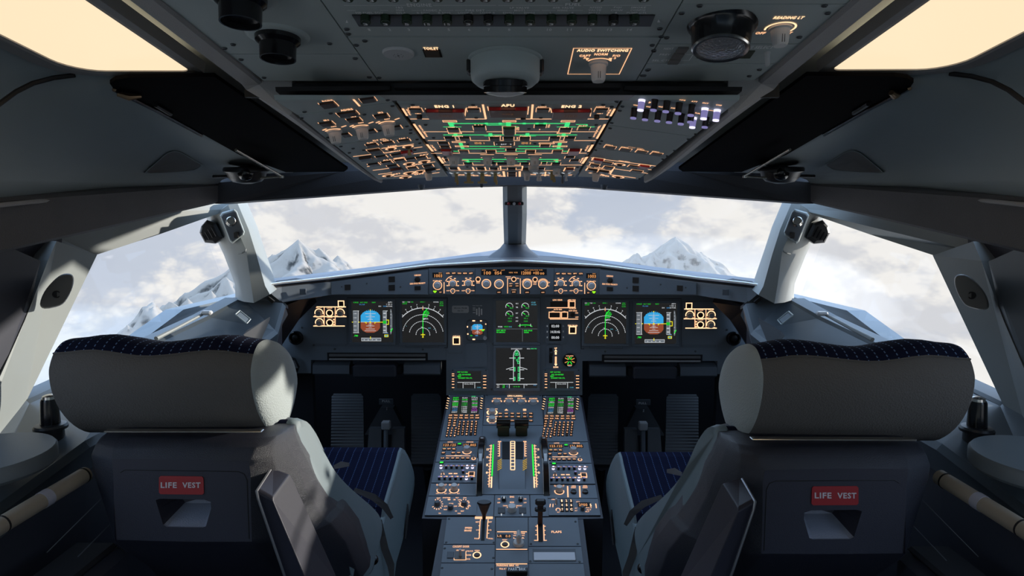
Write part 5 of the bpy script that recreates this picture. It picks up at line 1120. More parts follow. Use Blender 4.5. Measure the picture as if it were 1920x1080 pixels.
k.line([(895.4, 607.5), (895.4, 626)], .7, 'white_ink', .0089); k.line([(899, 617.8), (909, 617.2)], 1.6, 'yellow_ink', .009); k.rect(905.5, 619, 4, 2.2, 'green_lit', .009); k.rect(884.6, 615, 2.5, 8, 'gauge_grey', .0089); k.rect(884, 628.4, 4, 1.8, 'green', .0089); k.rect(894, 628.4, 5, 1.8, 'blue_ink', .0089)
for u, v, w_, h_ in ((888.5, 600.8, 5, 2.2), (902, 601, 3.4, 2), (876.8, 612, 2, 3), (877.5, 625.5, 2.4, 2.4), (888.6, 635.5, 4.6, 2.4), (911, 607, 2, 2)): k.rect(u, v, w_, h_, 'ink_hot')
k.done('symbols', t); smallknob(MP, 909.5, 633, 4, .014, t)
# clock
t = thing('clock', 'digital clock with three rows of white digits beside the engine display', 'clock', MP.w(*MP.px(1041, 624)))
recalc(rrect(MP, 1022, 605.5, 1060.5, 643.5, 6, 0, .004).build('bezel', 'panel_main', t)); pbox(MP, 1041, 622.5, 22.5, 32, .0, .0052).build('screen', 'screen_lcd', t); k = Ink(MP, .0056)
for st, v in (('02:00', 611), ('14:30:46', 621.7), ('00:00', 632.3)): k.text(st, 1041, v, 14.5 if len(st) < 6 else 17.5, 5.0, 'white_ink')
for v in (611, 621.5, 632):
    for u in (1026, 1056): k.rect(u, v, 2, 3, 'gauge_grey')
k.done('digits', t); 
for v in (611, 622, 633): smallknob(MP, 1056, v, 1.8, .006, t)
# placards and blank plate
t = thing('placard', 'pale grey rounded placard with two printed lines beside the map display', 'placard', MP.w(*MP.px(863, 579))); recalc(rrect(MP, 847.5, 573, 879, 586.5, 3, 0, .0025).build('plate', 'knob_grey', t)); k = Ink(MP, .003); k.text('SELCAL PRGM', 863.3, 577.5, 24, 2.8, 'panel_dark'); k.text('AB-CD', 863.3, 582.5, 11, 2.6, 'panel_dark'); k.done('lettering', t)
t = thing('placard', 'small speed limit table printed above the stand-by horizon', 'placard', MP.w(*MP.px(895, 583))); MB().slab([MP.w(*MP.px(*q), .0022) for q in ((884, 571), (906, 571), (906, 595), (884, 595))], MP.n * -.001).build('plate', 'panel_main', t); k = Ink(MP, .0027)
k.text('VLE VLO VFE', 895, 573, 18, 1.8, WB)
for v in (577.5, 581, 586): k.rect(889, v, 5, 1.3, WB)
for u in (894, 898.5, 903): k.rect(u, 584.5, 2.6, 16 - abs(u - 898.5), 'white_mark')
k.done('lettering', t)
t = thing('blank_cover', 'plain rounded blank cover plate below the stand-by horizon', 'cover', MP.w(*MP.px(893, 665))); recalc(rrect(MP, 872.5, 643, 913.5, 688, 6, 0, .003).build('plate', 'panel_main', t))
# landing gear and autobrake group
t = thing('gear_unit', 'landing gear and autobrake unit with glowing orange boxes beside the engine display', 'control unit', MP.w(*MP.px(1055, 580))); recalc(rrect(MP, 1022, 556, 1089, 601, 2, 0, .003).build('faceplate', 'panel_main', t)); k = Ink(MP, .0034)
k.text('LDG GEAR', 1045.4, 562.2, 18, 3); pbox(MP, 1048, 569.8, 33, 9, .003, .0045, .0006).build('indicator_lights', 'brown_button', t); k.line([(1065, 562), (1065, 577)], 1.1); k.text('BRK FAN', 1072.5, 562.4, 13, 3); k.frame(1072.5, 570.5, 11, 11, 1.5); pbox(MP, 1072.5, 570.5, 9, 9, .003, .005, .0006).build('button', 'brown_button', t)
k.line([(1025, 576.8), (1067, 576.8)], 1.5); k.text('AUTO BRK', 1046, 580, 16, 2.8); k.text('A/SKID', 1073.5, 577.8, 13, 2.8); k.text('N/W STRG', 1074, 582.5, 15, 2.8)
for u, w_ in ((1040, 21), (1058.5, 11.5)): k.frame(u, 590.4, w_, 11, 1.5); pbox(MP, u, 590.4, w_ - 3, 8, .003, .005, .0006).build('button', 'brown_button', t)
smallknob(MP, 1073, 590, 4.5, .012, t, 'dark_button', 'toggle_switch'); k.text('ON', 1081, 586.5, 5, 2.4); k.text('OFF', 1081.5, 594.5, 6, 2.4); k.line([(1031, 598), (1084, 598)], 1.4); k.text('DECEL', 1037, 583.5, 5, 1.6); k.text('LO', 1058, 583.5, 4, 1.6); k.done('lettering', t)
def litbutton(u, v, st, w_, label):
    t = thing('push_switch', label, 'switch', MP.w(*MP.px(u, v))); pbox(MP, u, v, 10, 10.5, 0, .004, .0006).build('button', 'brown_button', t); k = Ink(MP, .0022); k.frame(u, v, 12, 12.5, 1.9, 'ink_hot'); k.text(st, u, v - 8.2, w_, 3.0, 'ink_hot'); k.done('lettering', t)
litbutton(855.8, 639, 'GPWS', 13.5, 'lit orange push switch between the map display and the stand-by horizon'); litbutton(1073.5, 618.7, 'TERR ON ND', 18, 'lit orange push switch between the clock and the map display')
# gear lever and brake gauge
t = thing('gear_lever_unit', 'landing gear lever slot with orange up and down arrows below the clock', 'lever', MP.w(*MP.px(1038, 668))); recalc(rrect(MP, 1024.6, 646.5, 1051, 690.5, 4, 0, .004).build('faceplate', 'panel_main', t)); pbox(MP, 1032.5, 666, 6, 28, .004, .006).build('slot', 'groove', t); pbox(MP, 1032.5, 660, 6, 9, .004, .045, .004).build('gear_lever', 'dark_button', t); k = Ink(MP, .0044)
k.text('UP', 1042, 652.6, 4.6, 3, 'ink_hot'); k.poly([(1042, 654.6), (1045, 658.6), (1039, 658.6)], 'ink_hot'); k.rect(1042, 662, 3.4, 5, 'ink_hot'); k.rect(1042, 676, 3.4, 16, 'ink'); k.poly([(1042, 686), (1045, 682), (1039, 682)], 'ink_hot'); k.text('DOWN', 1042, 688, 9, 3, 'ink_hot'); k.done('lettering', t)
t = thing('brake_gauge', 'round black brake pressure gauge with green and orange needles', 'gauge', MP.w(*MP.px(1068, 675.6))); a, b = MP.px(1068, 675.6); sx, sy = MP.sc(1068, 675.6)
MB().lathe(MP.w(a, b, 0), MP.n, [(13.4 * sx, 0), (13.2 * sx, .004), (12.2 * sx, .0045), (12 * sx, .003), (.1 * sx, .003)], 28).build('dial', 'black_plastic', t); k = Ink(MP, .0036)
for ang, m_, r0, r1 in ((150, 'amber_ink', 3, 10), (205, 'amber_ink', 4, 10), (25, 'amber_ink', 3, 10), (-20, 'amber_ink', 4, 10), (90, 'amber_ink', 4, 8), (60, 'green_lit', 2, 7), (120, 'green_lit', 2, 7), (-60, 'green_lit', 2, 8), (-120, 'green_lit', 2, 8)):
    q = math.radians(ang); k.line([(1068 + math.cos(q) * r0, 675.6 - math.sin(q) * r0), (1068 + math.cos(q) * r1, 675.6 - math.sin(q) * r1)], 1.5, m_)
k.text('ACCU PRESS', 1068, 667, 14, 2, 'ink'); k.text('BRAKES', 1068, 684.5, 8, 2.2, 'ink'); k.text('PSI', 1068, 687, 5, 1.6, 'cyan_ink'); k.done('needles', t)
# datalink displays
def dcdu(x0, y0, label):
    t = thing('datalink_display', label, 'display', MP.w(*MP.px(x0 + 36, y0 + 20))); recalc(rrect(MP, x0, y0, x0 + 72, y0 + 41, 5, 0, .006).build('bezel', 'panel_main', t)); pbox(MP, x0 + 36, y0 + 20, 45, 32, .005, .0066).build('screen', 'screen', t); k = Ink(MP, .007)
    for st, du_, v, w_ in (('DEP CLR REQ', 23, 6, 19), ('AFR 1234 REVISED', 27, 10.5, 23), ('SENT', 17, 13.6, 7), ('STANDBY FOR CTL', 28, 17, 26)): k.text(st, x0 + du_ + .5, y0 + v, w_, 2.4, 'green_lit')
    k.line([(x0 + 14, y0 + 25), (x0 + 57, y0 + 25)], 1, 'white_ink'); k.line([(x0 + 24.5, y0 + 25), (x0 + 24.5, y0 + 36)], 1, 'white_ink'); k.line([(x0 + 46.5, y0 + 25), (x0 + 46.5, y0 + 36)], 1, 'white_ink'); k.text('RECALL MODE', x0 + 35.5, y0 + 28, 17, 2.2, 'white_ink'); k.text('CLOSE', x0 + 54, y0 + 34.5, 7, 2, 'cyan_ink')
    for q, dv in enumerate((9, 12.5, 18.5, 23, 28.5, 34.5)): pbox(MP, x0 + 6, y0 + dv, 6, 3, .006, .0085, .0005).build('button', 'brown_button', t); k.rect(x0 + 6, y0 + dv, 4.6, 1.5, 'ink', .0089)
    for q, dv in enumerate((12.5, 18, 23.5, 29, 35)): pbox(MP, x0 + 65, y0 + dv, 7.5, 3, .006, .0085, .0005).build('button', 'brown_button', t); k.rect(x0 + 65, y0 + dv, 6, 1.5, 'ink', .0089)
    k.done('symbols', t)
    for du_, dv in ((5, 2.5), (67, 2.5), (5, 38.5), (67, 38.5)): smallknob(MP, x0 + du_, y0 + dv, 1.8, .0078, t, 'screw', 'screw', 8)
dcdu(844, 691, 'small datalink display with green lines, below the blank cover plate'); dcdu(1017.5, 691, 'small datalink display with green lines, below the gear lever and brake gauge')
# outboard lighting units
def lighting(s, label):
    X = (lambda u: u) if s < 0 else (lambda u: 1931.5 - u); dv = 0 if s < 0 else 4
    t = thing('lighting_unit', label, 'control unit', MP.w(*MP.px(X(619), 592))); recalc(rrect(MP, min(X(586), X(651)), 562 + dv * .8, max(X(586), X(651)), 614 + dv, 1.5, 0, .003).build('faceplate', 'panel_main', t)); k = Ink(MP, .0034)
    pbox(MP, X(640), 569.4 + dv, 8, 8, .003, .005, .0005).build('button', 'brown_button', t); k.frame(X(640), 569.4 + dv, 10.5, 10.5, 1.7, 'ink_hot')
    for v, a, b_ in ((575.2, 594, 649), (593.4, 588, 650), (611, 588, 647)): k.line([(X(a), v + dv), (X(b_), v + dv)], 1.7, 'ink_hot')
    for u in (608.3, 629): k.line([(X(u), 575.5 + dv), (X(u), 611 + dv)], 1.5)
    kn = ((598.5, 586.5), (638.5, 586.5), (599.5, 604.6))
    for u, v in kn:
        k.arc(X(u), v + dv, 7.6, -15, 195, 1.7, 'ink_hot', 18); smallknob(MP, X(u), v + dv + .8, 5.6, .014, t); k.text('INT LT', X(u), v + dv - 10, 11, 1.9); k.text('OFF', X(u) - 7, v + dv + 5, 4, 1.6); k.text('BRT', X(u) + 7, v + dv + 5, 4, 1.6)
    for u, v in ((618.3, 586.6), (618.6, 604.6)):
        k.arc(X(u), v + dv, 5.8, 0, 360, 1.7, 'ink_hot', 20); smallknob(MP, X(u), v + dv, 4.4, .005, t, 'brown_button', 'push_button'); k.text('LOUD', X(u), v + dv - 9.2, 10, 1.9)
    for v in (599, 603.5, 608): k.rect(X(626.5), v + dv, 3.4, 2.6, 'ink')
    k.done('lettering', t)
lighting(-1, 'orange-lit lighting knob unit on the outer end of the instrument board, snowy-mountain side'); lighting(1, 'orange-lit lighting knob unit on the outer end of the instrument board, clouds-only side')
# sliding table slots and the padded ledges below the displays
def ledges(s):
    X = (lambda u: u) if s < 0 else (lambda u: 1930.5 - u); dv = 0 if s < 0 else 3.5; side = 'under the flight display nearest the snowy-mountain window' if s < 0 else 'under the flight display nearest the clouds-only window'
    t = thing('table_slot', 'long dark stowed table in a slot ' + side, 'table', MP.w(*MP.px(X(708), 668)))
    pbox(MP, X(708), 668.5 + dv, 188, 14.5, 0, .003).build('frame', 'black', t); pbox(MP, X(708), 665.5 + dv, 180, 4.6, .003, .009, .001).build('rail', 'dark_recess', t); pbox(MP, X(708), 673 + dv, 180, 3.0, .003, .009, .001).build('table_edge', 'rail', t)
    for q, (u0, u1, v0, v1, nm, lab) in enumerate(((586, 655, 676.5, 703, 'footrest_pad', 'outboard dark padded ledge ' + side), (757, 825, 676.5, 705, 'footrest_pad', 'inboard dark padded ledge ' + side))):
        p = thing(nm, lab, 'pad', MP.w(*MP.px(X((u0 + u1) / 2), v0)))
        a = MP.px(X(u0) if s < 0 else X(u1), v0 + dv); b_ = MP.px(X(u1) if s < 0 else X(u0), v0 + dv); dn = MP.px(X(u0), v1 + dv)[1] - a[1]
        prof = [(0, .012), (-.020, .055), (-.052, .060), (-.060, .050), (-.060, .0), (0, 0)]
        secs = [[MP.w(x, a[1] + y + .003, h - .052) for y, h in prof] for x in (a[0], a[0] + .004, b_[0] - .004, b_[0])]
        recalc(MB().loft(secs, 0, True, True, False).build('pad', 'panel_dark', p))
    p = thing('centre_ledge', 'wide dark centre ledge ' + side, 'pad', MP.w(*MP.px(X(704), 690)))
    a, b = MP.px(X(704), 694 + dv); sx, sy = MP.sc(704, 694)
    MB().box(MP.w(a, b, -.01), (80 * sx, 24 * sx, .07), MP.ax, 0, .006).build('block', 'navy_side', p)
    for sg in (-1, 1): MB().box(MP.w(a + sg * 44 * sx, b - .002, -.025), (10 * sx, 16 * sx, .04), MP.ax, 0, .004).build('arm', 'foot_dark', p)
both(ledges)
# air outlets at the board's ends
for s, lab in ((-1, 'round black air outlet at the instrument board end, snowy-mountain side'), (1, 'round black air outlet at the instrument board end, clouds-only side')):
    c = mir(MP.w(*MP.px(556, 633), 0), s); t = thing('air_outlet', lab, 'air outlet', c); MB().lathe(c, MP.n, [(.027, 0), (.027, .012), (.024, .016), (.020, .014), (.018, .004), (.001, .004)], 26).build('bezel', 'black_gloss', t); MB().lathe(c + V((.003 * s, 0, .002)), MP.n, [(.012, .004), (.011, .012), (.002, .015)], 18).build('nozzle', 'black_plastic', t)
    c = mir(MP.w(*MP.px(545, 684), .02), s); t = thing('tiller_handle', lab.replace('round black air outlet', 'black faceted steering handle below the air outlet'), 'handle', c)
    MB().lathe(c, (0, -1, 0), [(.040, 0), (.046, .012), (.046, .03), (.036, .042), (.012, .045)], 8, smooth=False).build('grip', 'black_plastic', t)
# dark slanted cheek between the board and the side console
for s in (-1, 1):
    struct(recalc(MB().slab([mir(q, s) for q in (PD(588, 552, 2.40), PD(594, 566, 2.40), PD(560, 600, 2.41), PD(520, 660, 2.42), PD(498, 648, 2.28), PD(530, 575, 2.24))], V((s * .02, .01, 0))).build('trim_25' if s < 0 else 'trim_26', 'navy_side')))
    struct(recalc(MB().slab([mir(q, s) for q in (PD(604, 540, 2.22), PD(604, 556, 2.4), PD(530, 570, 2.3), PD(506, 548, 2.1))], V((0, 0, .004))).build('trim_27' if s < 0 else 'trim_28', 'panel_dark')))
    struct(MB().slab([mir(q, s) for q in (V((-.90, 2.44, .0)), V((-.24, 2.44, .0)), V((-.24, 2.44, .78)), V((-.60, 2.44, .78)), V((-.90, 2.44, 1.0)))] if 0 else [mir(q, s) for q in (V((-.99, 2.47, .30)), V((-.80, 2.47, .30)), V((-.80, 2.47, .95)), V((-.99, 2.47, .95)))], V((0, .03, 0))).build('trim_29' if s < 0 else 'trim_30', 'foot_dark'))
# ------------------------------------------------------------------ pedestal
p1, p2 = PD(964, 740, 2.492), PD(959, 1080, 1.662)
PED = Panel(p1, RIGHT.cross(p2 - p1))
pb = thing('pedestal', 'centre pedestal body with a wide upper shoulder and a narrower rear, dark navy edges', 'pedestal', V((0, 1.9, 0)))
def pedslab(q, top, dz, m, nm): return recalc(MB().slab([PED.w(*PED.px(*p), top) for p in q], V((0, 0, -dz))).build(nm, m, pb))
pedslab([(838.5, 743), (791, 970), (836, 971), (1086, 971), (1131, 970), (1091.5, 743)], -.004, .20, 'navy_edge', 'upper_body')
pedslab([(829, 968), (806, 1092), (1109, 1092), (1093, 968)], -.005, .30, 'navy_edge', 'rear_body')
def pmod(name, label, cat, quad, scr=(), m='panel_main'):
    return plate(name, label, cat, PED, quad, m, .003, scr, gap=.6)
def pk(u, v, r, ln, par, m='knob_grey', name='knob'): return smallknob(PED, u, v, r, ln, par, m, name)
def yl(v): return 838.5 - (v - 741) * 47.5 / 229
def yr(v): return 1091.5 + (v - 741) * 39.5 / 229
def li(v): return 908.5 - (v - 738) * 14 / 228        # inner edge of the port stack
def ri(v): return 1017.5 + (v - 738) * 11 / 228
def stack_l(v0, v1): return [(yl(v0) + 4, v0), (li(v0), v0), (li(v1), v1), (yl(v1) + 4, v1)]
def stack_r(v0, v1): return [(ri(v0), v0), (yr(v0) - 4, v0), (yr(v1) - 4, v1), (ri(v1), v1)]
def mcdu(s, label):
    q = stack_l(741, 826) if s < 0 else stack_r(742, 828); t = pmod('flight_computer', label, 'computer', q)
    k = Ink(PED); dx, dy = (0, 0) if s < 0 else (180, 1.3)
    MB().slab([PED.w(*PED.px(u + dx, v + dy), .0022) for u, v in ((848, 745), (899, 745), (897.5, 776.5), (844, 776.5))], PED.n * -.002).build('screen', 'screen', t)
    rows = (('green_lit', 'INIT', 'white_ink', 'KLAX', 'F-PLN'), ('green_lit', '5421', 'green_lit', 'FL120', 'SPD/ALT'), ('white_ink', 'LIMRA', 'white_ink', '1412', '.78/120'), ('green_lit', 'BOKNI', 'green', '1420', '.78/120'), ('green_lit', 'RINUB', 'green', '1431', '.79/330'), ('white_ink', 'ODINA', 'white_ink', '1440', '.79/330'), ('blue_ink', 'TOC', 'white_ink', '1449', '.79/FL'), ('blue_ink', 'ABBEY', 'white_ink', '1502', 'MAGENTA'), ('white_ink', 'DEST', 'white_ink', 'TIME', 'DIST'))
    for i, (m1, a, m2_, b_, c) in enumerate(rows):
        v = 747 + i * 3.35; sh = i * -.35
        k.text(a, 855 + dx + sh, v + dy, 10.5, 2.3, m1, .0026); k.text(b_, 872 + dx + sh * .6, v + dy, 10, 2.3, m2_, .0026); k.text(c if c != 'MAGENTA' else '240/FL180', 890 + dx + sh * .3, v + dy, 11, 2.3, ('white_ink', 'white_ink', 'green', 'white_ink', 'green_lit', 'white_ink', 'magenta_ink', 'magenta_ink', 'white_ink')[i], .0026)
    for i in range(5):
        v = 748 + i * 4.6
        for u in (841 - i * .8, 903.5 + i * -.4): pbox(PED, u + dx, v + dy, 5.5, 2.6, 0, .0025, .0004).build('button', 'brown_button', t); k.line([(u + dx - 2, v + dy - .8), (u + dx + 2, v + dy + .8)], 1.2, 'ink_hot', .0029)
    def key(u, v, w_, h_, st, tw): pbox(PED, u + dx, v + dy, w_, h_, 0, .0026, .0004).build('button', 'brown_button', t); k.text(st, u + dx, v + dy, tw, 2.4, 'ink', .003)
    for i, st in enumerate(('DIR', 'PROG', 'PERF', 'INIT', 'DATA', 'BRT')): key(845.5 + i * 10 - .5, 780, 8, 3.6, st, 6)
    for i, st in enumerate(('F-PLN', 'RAD NAV', 'FUEL', 'SEC', 'ATC', 'DIM')): key(844.8 + i * 10.1 - .5, 784.6, 8, 3.8, st, 6.6)
    for j in range(3): 
        for i in range(2): key(843.5 - j * .6 + i * 9.4, 789.5 + j * 4.6, 6.6, 3.6, ('AIR', 'UP', 'LT', 'DN', 'RT', 'M')[j * 2 + i], 4)
    for j in range(7):
        for i in range(5):
            if j > 5: continue
            v = 791.5 + j * 4.7; key(862.5 - j * .7 + i * (7.6 + j * .06), v, 5.4, 3.6, 'ABCDEFGHIJKLMNOPQRSTUVWXYZ/- +'[j * 5 + i] if j * 5 + i != 29 else 'X', 2.4)
    for j in range(4):
        for i in range(3): key(840.5 - j * .9 + i * 7.2, 803.8 + j * 4.7, 4.6, 3.4, '123456789.0-'[j * 3 + i], 2.2)
    k.rect(868 + dx, 743.3 + dy, 20, .9, 'panel_dark'); k.rect(888 + dx, 743.3 + dy, 8, .9, 'flow_green'); k.text('SCRATCH', 850 + dx, 777.6, 14, 1.4, 'ink_dim')
    for u in (842.5, 904): k.disc(u + dx, 739.6 + 2.5 + dy, 1.3, 'white_mark')
    k.done('legends', t)
mcdu(-1, 'flight computer keypad with coloured screen, on the mountain-side edge of the pedestal'); mcdu(1, 'flight computer keypad with coloured screen, on the cloud-side edge of the pedestal')
# switching / display control unit
t = pmod('display_switching_unit', 'pedestal unit with four grey switching knobs in a row and two larger ringed knobs', 'control unit', [(909.5, 739.5), (1016.5, 739.5), (1019, 797), (905.5, 797)], ((913, 741.5), (1013, 742)))
k = Ink(PED); k.text('SWITCHING', 965.5, 742.3, 28, 3.8, 'ink_hot')
for u, st in ((931.7, 'ATT HDG'), (954.3, 'AIR DATA'), (977.7, 'EIS DMC'), (1000, 'ECAM/ND')):
    k.text(st, u, 747.6, 15, 2.4); k.line([(u - 8.5, 754), (u - 8.5, 751.5), (u - 3, 751.2)], 1.5); k.line([(u + 8.5, 754), (u + 8.5, 751.5), (u + 3, 751.2)], 1.5); pk(u, 755.8, 6.6, .012, t)
for v in (773.5, 787.5): k.arc(922.7, v, 9, -50, 230, 1.9, 'ink_hot', 22); pk(922.7, v - .5, 6.8, .012, t)
k.line([(912.5, 767), (918, 767)], 1.5); k.line([(928, 767), (933, 767)], 1.5); k.line([(912, 781), (933, 781)], 1.3); k.text('OFF BRT', 922.5, 793.2, 11, 2)
for j, v in enumerate((776.4, 782.4, 789.7)):
    for i, u in enumerate((938, 949.3, 960.6, 972.2, 984, 995.4)):
        if j == 2 and i in (1, 4): continue
        pbox(PED, u, v, 8, 3.8, 0, .003, .0005).build('button', 'brown_button', t); k.text(('ENG', 'BLEED', 'PRESS', 'ELEC', 'HYD', 'FUEL', 'APU', 'COND', 'DOOR', 'WHEEL', 'F/CTL', 'ALL', 'CLR', '', 'STS', 'RCL', '', 'CLR')[j * 6 + i], u, v, 5.6, 2.0, 'ink', .0034)
k.poly([(949.3, 766.4), (953, 770), (945.6, 770)], 'ink'); k.rect(983.7, 768.6, 6, 3.6, 'ink'); k.done('lettering', t)
# radio stacks
def rmp(s, label):
    t = pmod('radio_unit', label, 'radio', stack_l(827, 866) if s < 0 else stack_r(829, 868)); k = Ink(PED); dx, dy = (0, 0) if s < 0 else (199.5, 2)
    for u, st in ((843.2, '123.125'), (881, '121.805')): k.rect(u + dx, 834.6 + dy, 26, 7, 'groove'); k.text(st, u + dx, 834.7 + dy, 23, 4.6, 'lcd_amber', .0008)
    k.text('ACTIVE', 844 + dx, 829 + dy, 10, 2); k.text('STBY/CRS', 881 + dx, 829 + dy, 13, 2); pbox(PED, 861.8 + dx, 833.4 + dy, 8, 4, 0, .003, .0005).build('button', 'dark_button', t); k.rect(861.8 + dx, 833.4 + dy, 6, 2.2, 'green_lit', .0034)
    k.arc(875.6 + dx, 846.5 + dy, 8, 180, 360, 1.6, 'ink'); pk(875.6 + dx, 845 + dy, 6.8, .016, t)
    for v, xs in ((842.8, (833, 842, 851.3)), (850, (831.2, 850, 860)), (860, (829.8, 839.4, 848.8, 858, 867.6, 877))):
        for i, u in enumerate(xs): pbox(PED, u + dx, v + dy, 7.4, 3.8, 0, .0028, .0004).build('button', 'brown_button', t); k.text(('VHF1', 'VHF2', 'VHF3', 'HF1', 'SEL', 'HF2', 'NAV', 'VOR', 'LS', 'MLS', 'ADF', 'BFO')[(i + int(v)) % 12], u + dx, v + dy, 5.6, 2.1, 'ink', .0032)
    k.line([(836 + dx, 854.8 + dy), (882 + dx, 854.8 + dy)], 1.2); k.text('STBY NAV', 859 + dx, 854.6 + dy, 14, 1.8, 'ink_hot'); k.arc(888 + dx, 860 + dy, 3.4, 0, 360, 1.4, 'ink', 14); pk(888 + dx, 859 + dy, 1.8, .012, t, name='toggle_switch'); k.disc(833.5 + dx, 840 + dy, 1, 'green'); k.done('lettering', t)
rmp(-1, 'radio tuning unit with two amber frequencies, mountain-side pedestal edge'); rmp(1, 'radio tuning unit with two amber frequencies, cloud-side pedestal edge')
def acp(s, label):
    t = pmod('audio_unit', label, 'audio unit', stack_l(867, 905) if s < 0 else stack_r(869, 907)); k = Ink(PED); dx, dy = (0, 0) if s < 0 else (210.6, 2)
    pbox(PED, 828 + dx, 868.5 + dy, 8, 4, 0, .003, .0005).build('button', 'dark_button', t); k.rect(828 + dx, 868.4 + dy, 6.4, 3, 'green_lit', .0034)
    def vk(u, v, lit): 
        a, b = PED.px(u + dx, v + dy); sx, sy = PED.sc(u, v); r = 2.7 * sx
        MB().lathe(PED.w(a, b, 0), PED.n, [(r, 0), (r * .92, .006), (r * .85, .010), (r * .1, .0102)], 12, 0, (lambda i: 2 if i == 2 else (1 if lit and i == 0 else 0))).build('volume_knob', ['dark_button', 'white_led', 'white_led' if lit else 'violet_led'], t)
    for i in range(7): vk(826.8 + i * 9.85, 877.5, i in (0, 5, 6)); k.rect(830.5 + i * 9.9 + dx, 873.5 + dy, 3.6, 1.4, 'ink_dim')
    for i in range(7): vk(823.5 + i * 10.2, 898.5, i == 5); k.rect(827 + i * 10.2 + dx, 893.5 + dy, 4.5, 1.6, 'ink')
    k.line([(827 + dx, 890 + dy), (830.2 + dx, 884 + dy), (833 + dx, 890 + dy)], 1.6); pk(830 + dx, 887.5 + dy, 2.2, .010, t, name='toggle_switch'); k.rect(844.7 + dx, 888.2 + dy, 7, 2, 'ink'); k.rect(854.2 + dx, 888.2 + dy, 7, 2, 'ink'); vk(868.4, 886.5, False)
    k.frame(884 + dx, 888.5 + dy, 10.5, 7, 1.3); pbox(PED, 884 + dx, 888.5 + dy, 8.5, 5, 0, .0026, .0004).build('button', 'brown_button', t); k.rect(875.6 + dx, 888.2 + dy, 4, 2, 'ink'); k.done('lettering', t)
acp(-1, 'audio unit with white-glowing volume knobs, mountain-side pedestal edge'); acp(1, 'audio unit with white-glowing volume knobs, cloud-side pedestal edge')
t = pmod('flood_light_unit', 'pedestal unit with two grey light dimmer knobs side by side', 'control unit', stack_l(906.5, 929.5)); k = Ink(PED)
for u, st in ((827.8, 'FLOOD LT'), (851.6, 'INTEG LT')): k.text(st, u, 909.3, 19, 3.2); k.arc(u, 919, 8.5, 160, 380, 1.7, 'ink', 18); pk(u, 916.5, 6.6, .016, t, 'knob_pale'); k.text('OFF', u - 8, 925.5, 5, 1.9); k.text('BRT', u + 8, 925.5, 5, 1.9)
k.done('lettering', t)
t = pmod('flood_light_unit', 'pedestal unit with one grey dimmer knob and two dark round caps between orange bars', 'control unit', stack_r(909, 934)); k = Ink(PED)
k.text('FLOOD LT', 1048.7, 911.3, 19, 3.2); k.arc(1048.7, 921.5, 8.5, 160, 380, 1.7, 'ink', 18); pk(1048.7, 919.5, 6.6, .016, t, 'knob_pale')
for u in (1064.2, 1086.8): k.line([(u, 911.5), (u + .8, 932.5)], 2.0)
for u, st in ((1075.4, 'AIDS'), (1097.2, 'DFDR')): k.text(st, u, 911.5, 8, 2.6); k.text('EVENT', u, 914.4, 9.5, 2.4); pk(u, 923, 5.6, .006, t, 'dark_button', 'push_button')
k.done('lettering', t)
t = pmod('weather_radar_unit', 'pedestal unit with two dial rings of orange ticks beside the speed brake lever', 'control unit', stack_l(930.5, 966)); k = Ink(PED)
for u, v, n0, n1 in ((820, 946, -150, 110), (870, 946, -60, 200)):
    for q in range(11):
        a = math.radians(n0 + (n1 - n0) * q / 10); k.line([(u + math.cos(a) * 8, v - math.sin(a) * 7.5), (u + math.cos(a) * 11, v - math.sin(a) * 10.3)], 1.5)
    pk(u, v, 5.5, .012, t, 'panel_dark')
k.arc(870, 946, 7.4, 90, 270, 1.4)
pk(844.7, 953, 5, .012, t, 'panel_dark'); 
for st, u, v, w_ in (('GAIN', 822, 934, 7), ('SYSTEM', 837, 933.5, 14), ('TILT', 857, 933.5, 6), ('ON', 871.5, 933.5, 6), ('1', 842, 937, 5), ('2', 852, 937, 5), ('UP', 861, 937.5, 5), ('PWS', 846, 944.5, 8), ('AUTO', 835.5, 949.5, 6), ('OFF', 854, 949.5, 6), ('MAN', 835, 955.5, 6), ('WX', 855, 958.5, 4), ('MAP', 867, 958.5, 6), ('CAL', 824.7, 962.5, 5), ('FWD', 861, 963, 6), ('DN', 880, 949, 5), ('5', 879, 941, 2.4), ('10', 877, 954, 3)): k.text(st, u, v, w_, 2.2)
k.done('lettering', t)
t = pmod('transponder_unit', 'pedestal unit with an orange-lit number keypad beside the flap lever', 'control unit', stack_r(934.8, 966)); k = Ink(PED)
for j in range(3):
    for i in range(3):
        st = ('123', '456', '70C')[j][i]; pbox(PED, 1053.3 + i * 8.6 + j * .5, 940.4 + j * 8, 6.4, 6, 0, .0028, .0004).build('button', 'brown_button', t); k.text(st, 1053.3 + i * 8.6 + j * .5, 940.4 + j * 8, 2.6 if st != 'C' else 4.5, 4.4, 'ink_hot', .0032)
k.rect(1095, 946.5, 24, 9, 'groove'); k.text('2000', 1093.3, 946.8, 16, 5.4, 'lcd_amber', .0008); k.text('5', 1107.5, 947.5, 3.4, 5, 'ink_hot', .0008); k.text('ATC', 1083.5, 941, 7, 1.8)
k.line([(1032, 945), (1031, 951)], 1.4); k.line([(1037, 945), (1036.5, 951)], 1.4); k.line([(1042, 945), (1041.5, 946)], 1.2); k.arc(1046.5, 956, 4, -40, 220, 1.4); k.text('STBY', 1037.5, 936.8, 7, 2); pk(1042.8, 944, 2.2, .018, t, name='toggle_switch'); pk(1092, 955.5, 4, .012, t, 'panel_dark')
for u, v, w_ in ((1080, 953, 5), (1080, 957.5, 5), (1104, 952, 12), (1104, 956, 9), (1101, 959.5, 8), (1047, 960.5, 5)): k.text('ALT', u, v, w_, 2)
k.line([(1117, 944.5), (1118.3, 953)], 1.7); k.done('lettering', t)
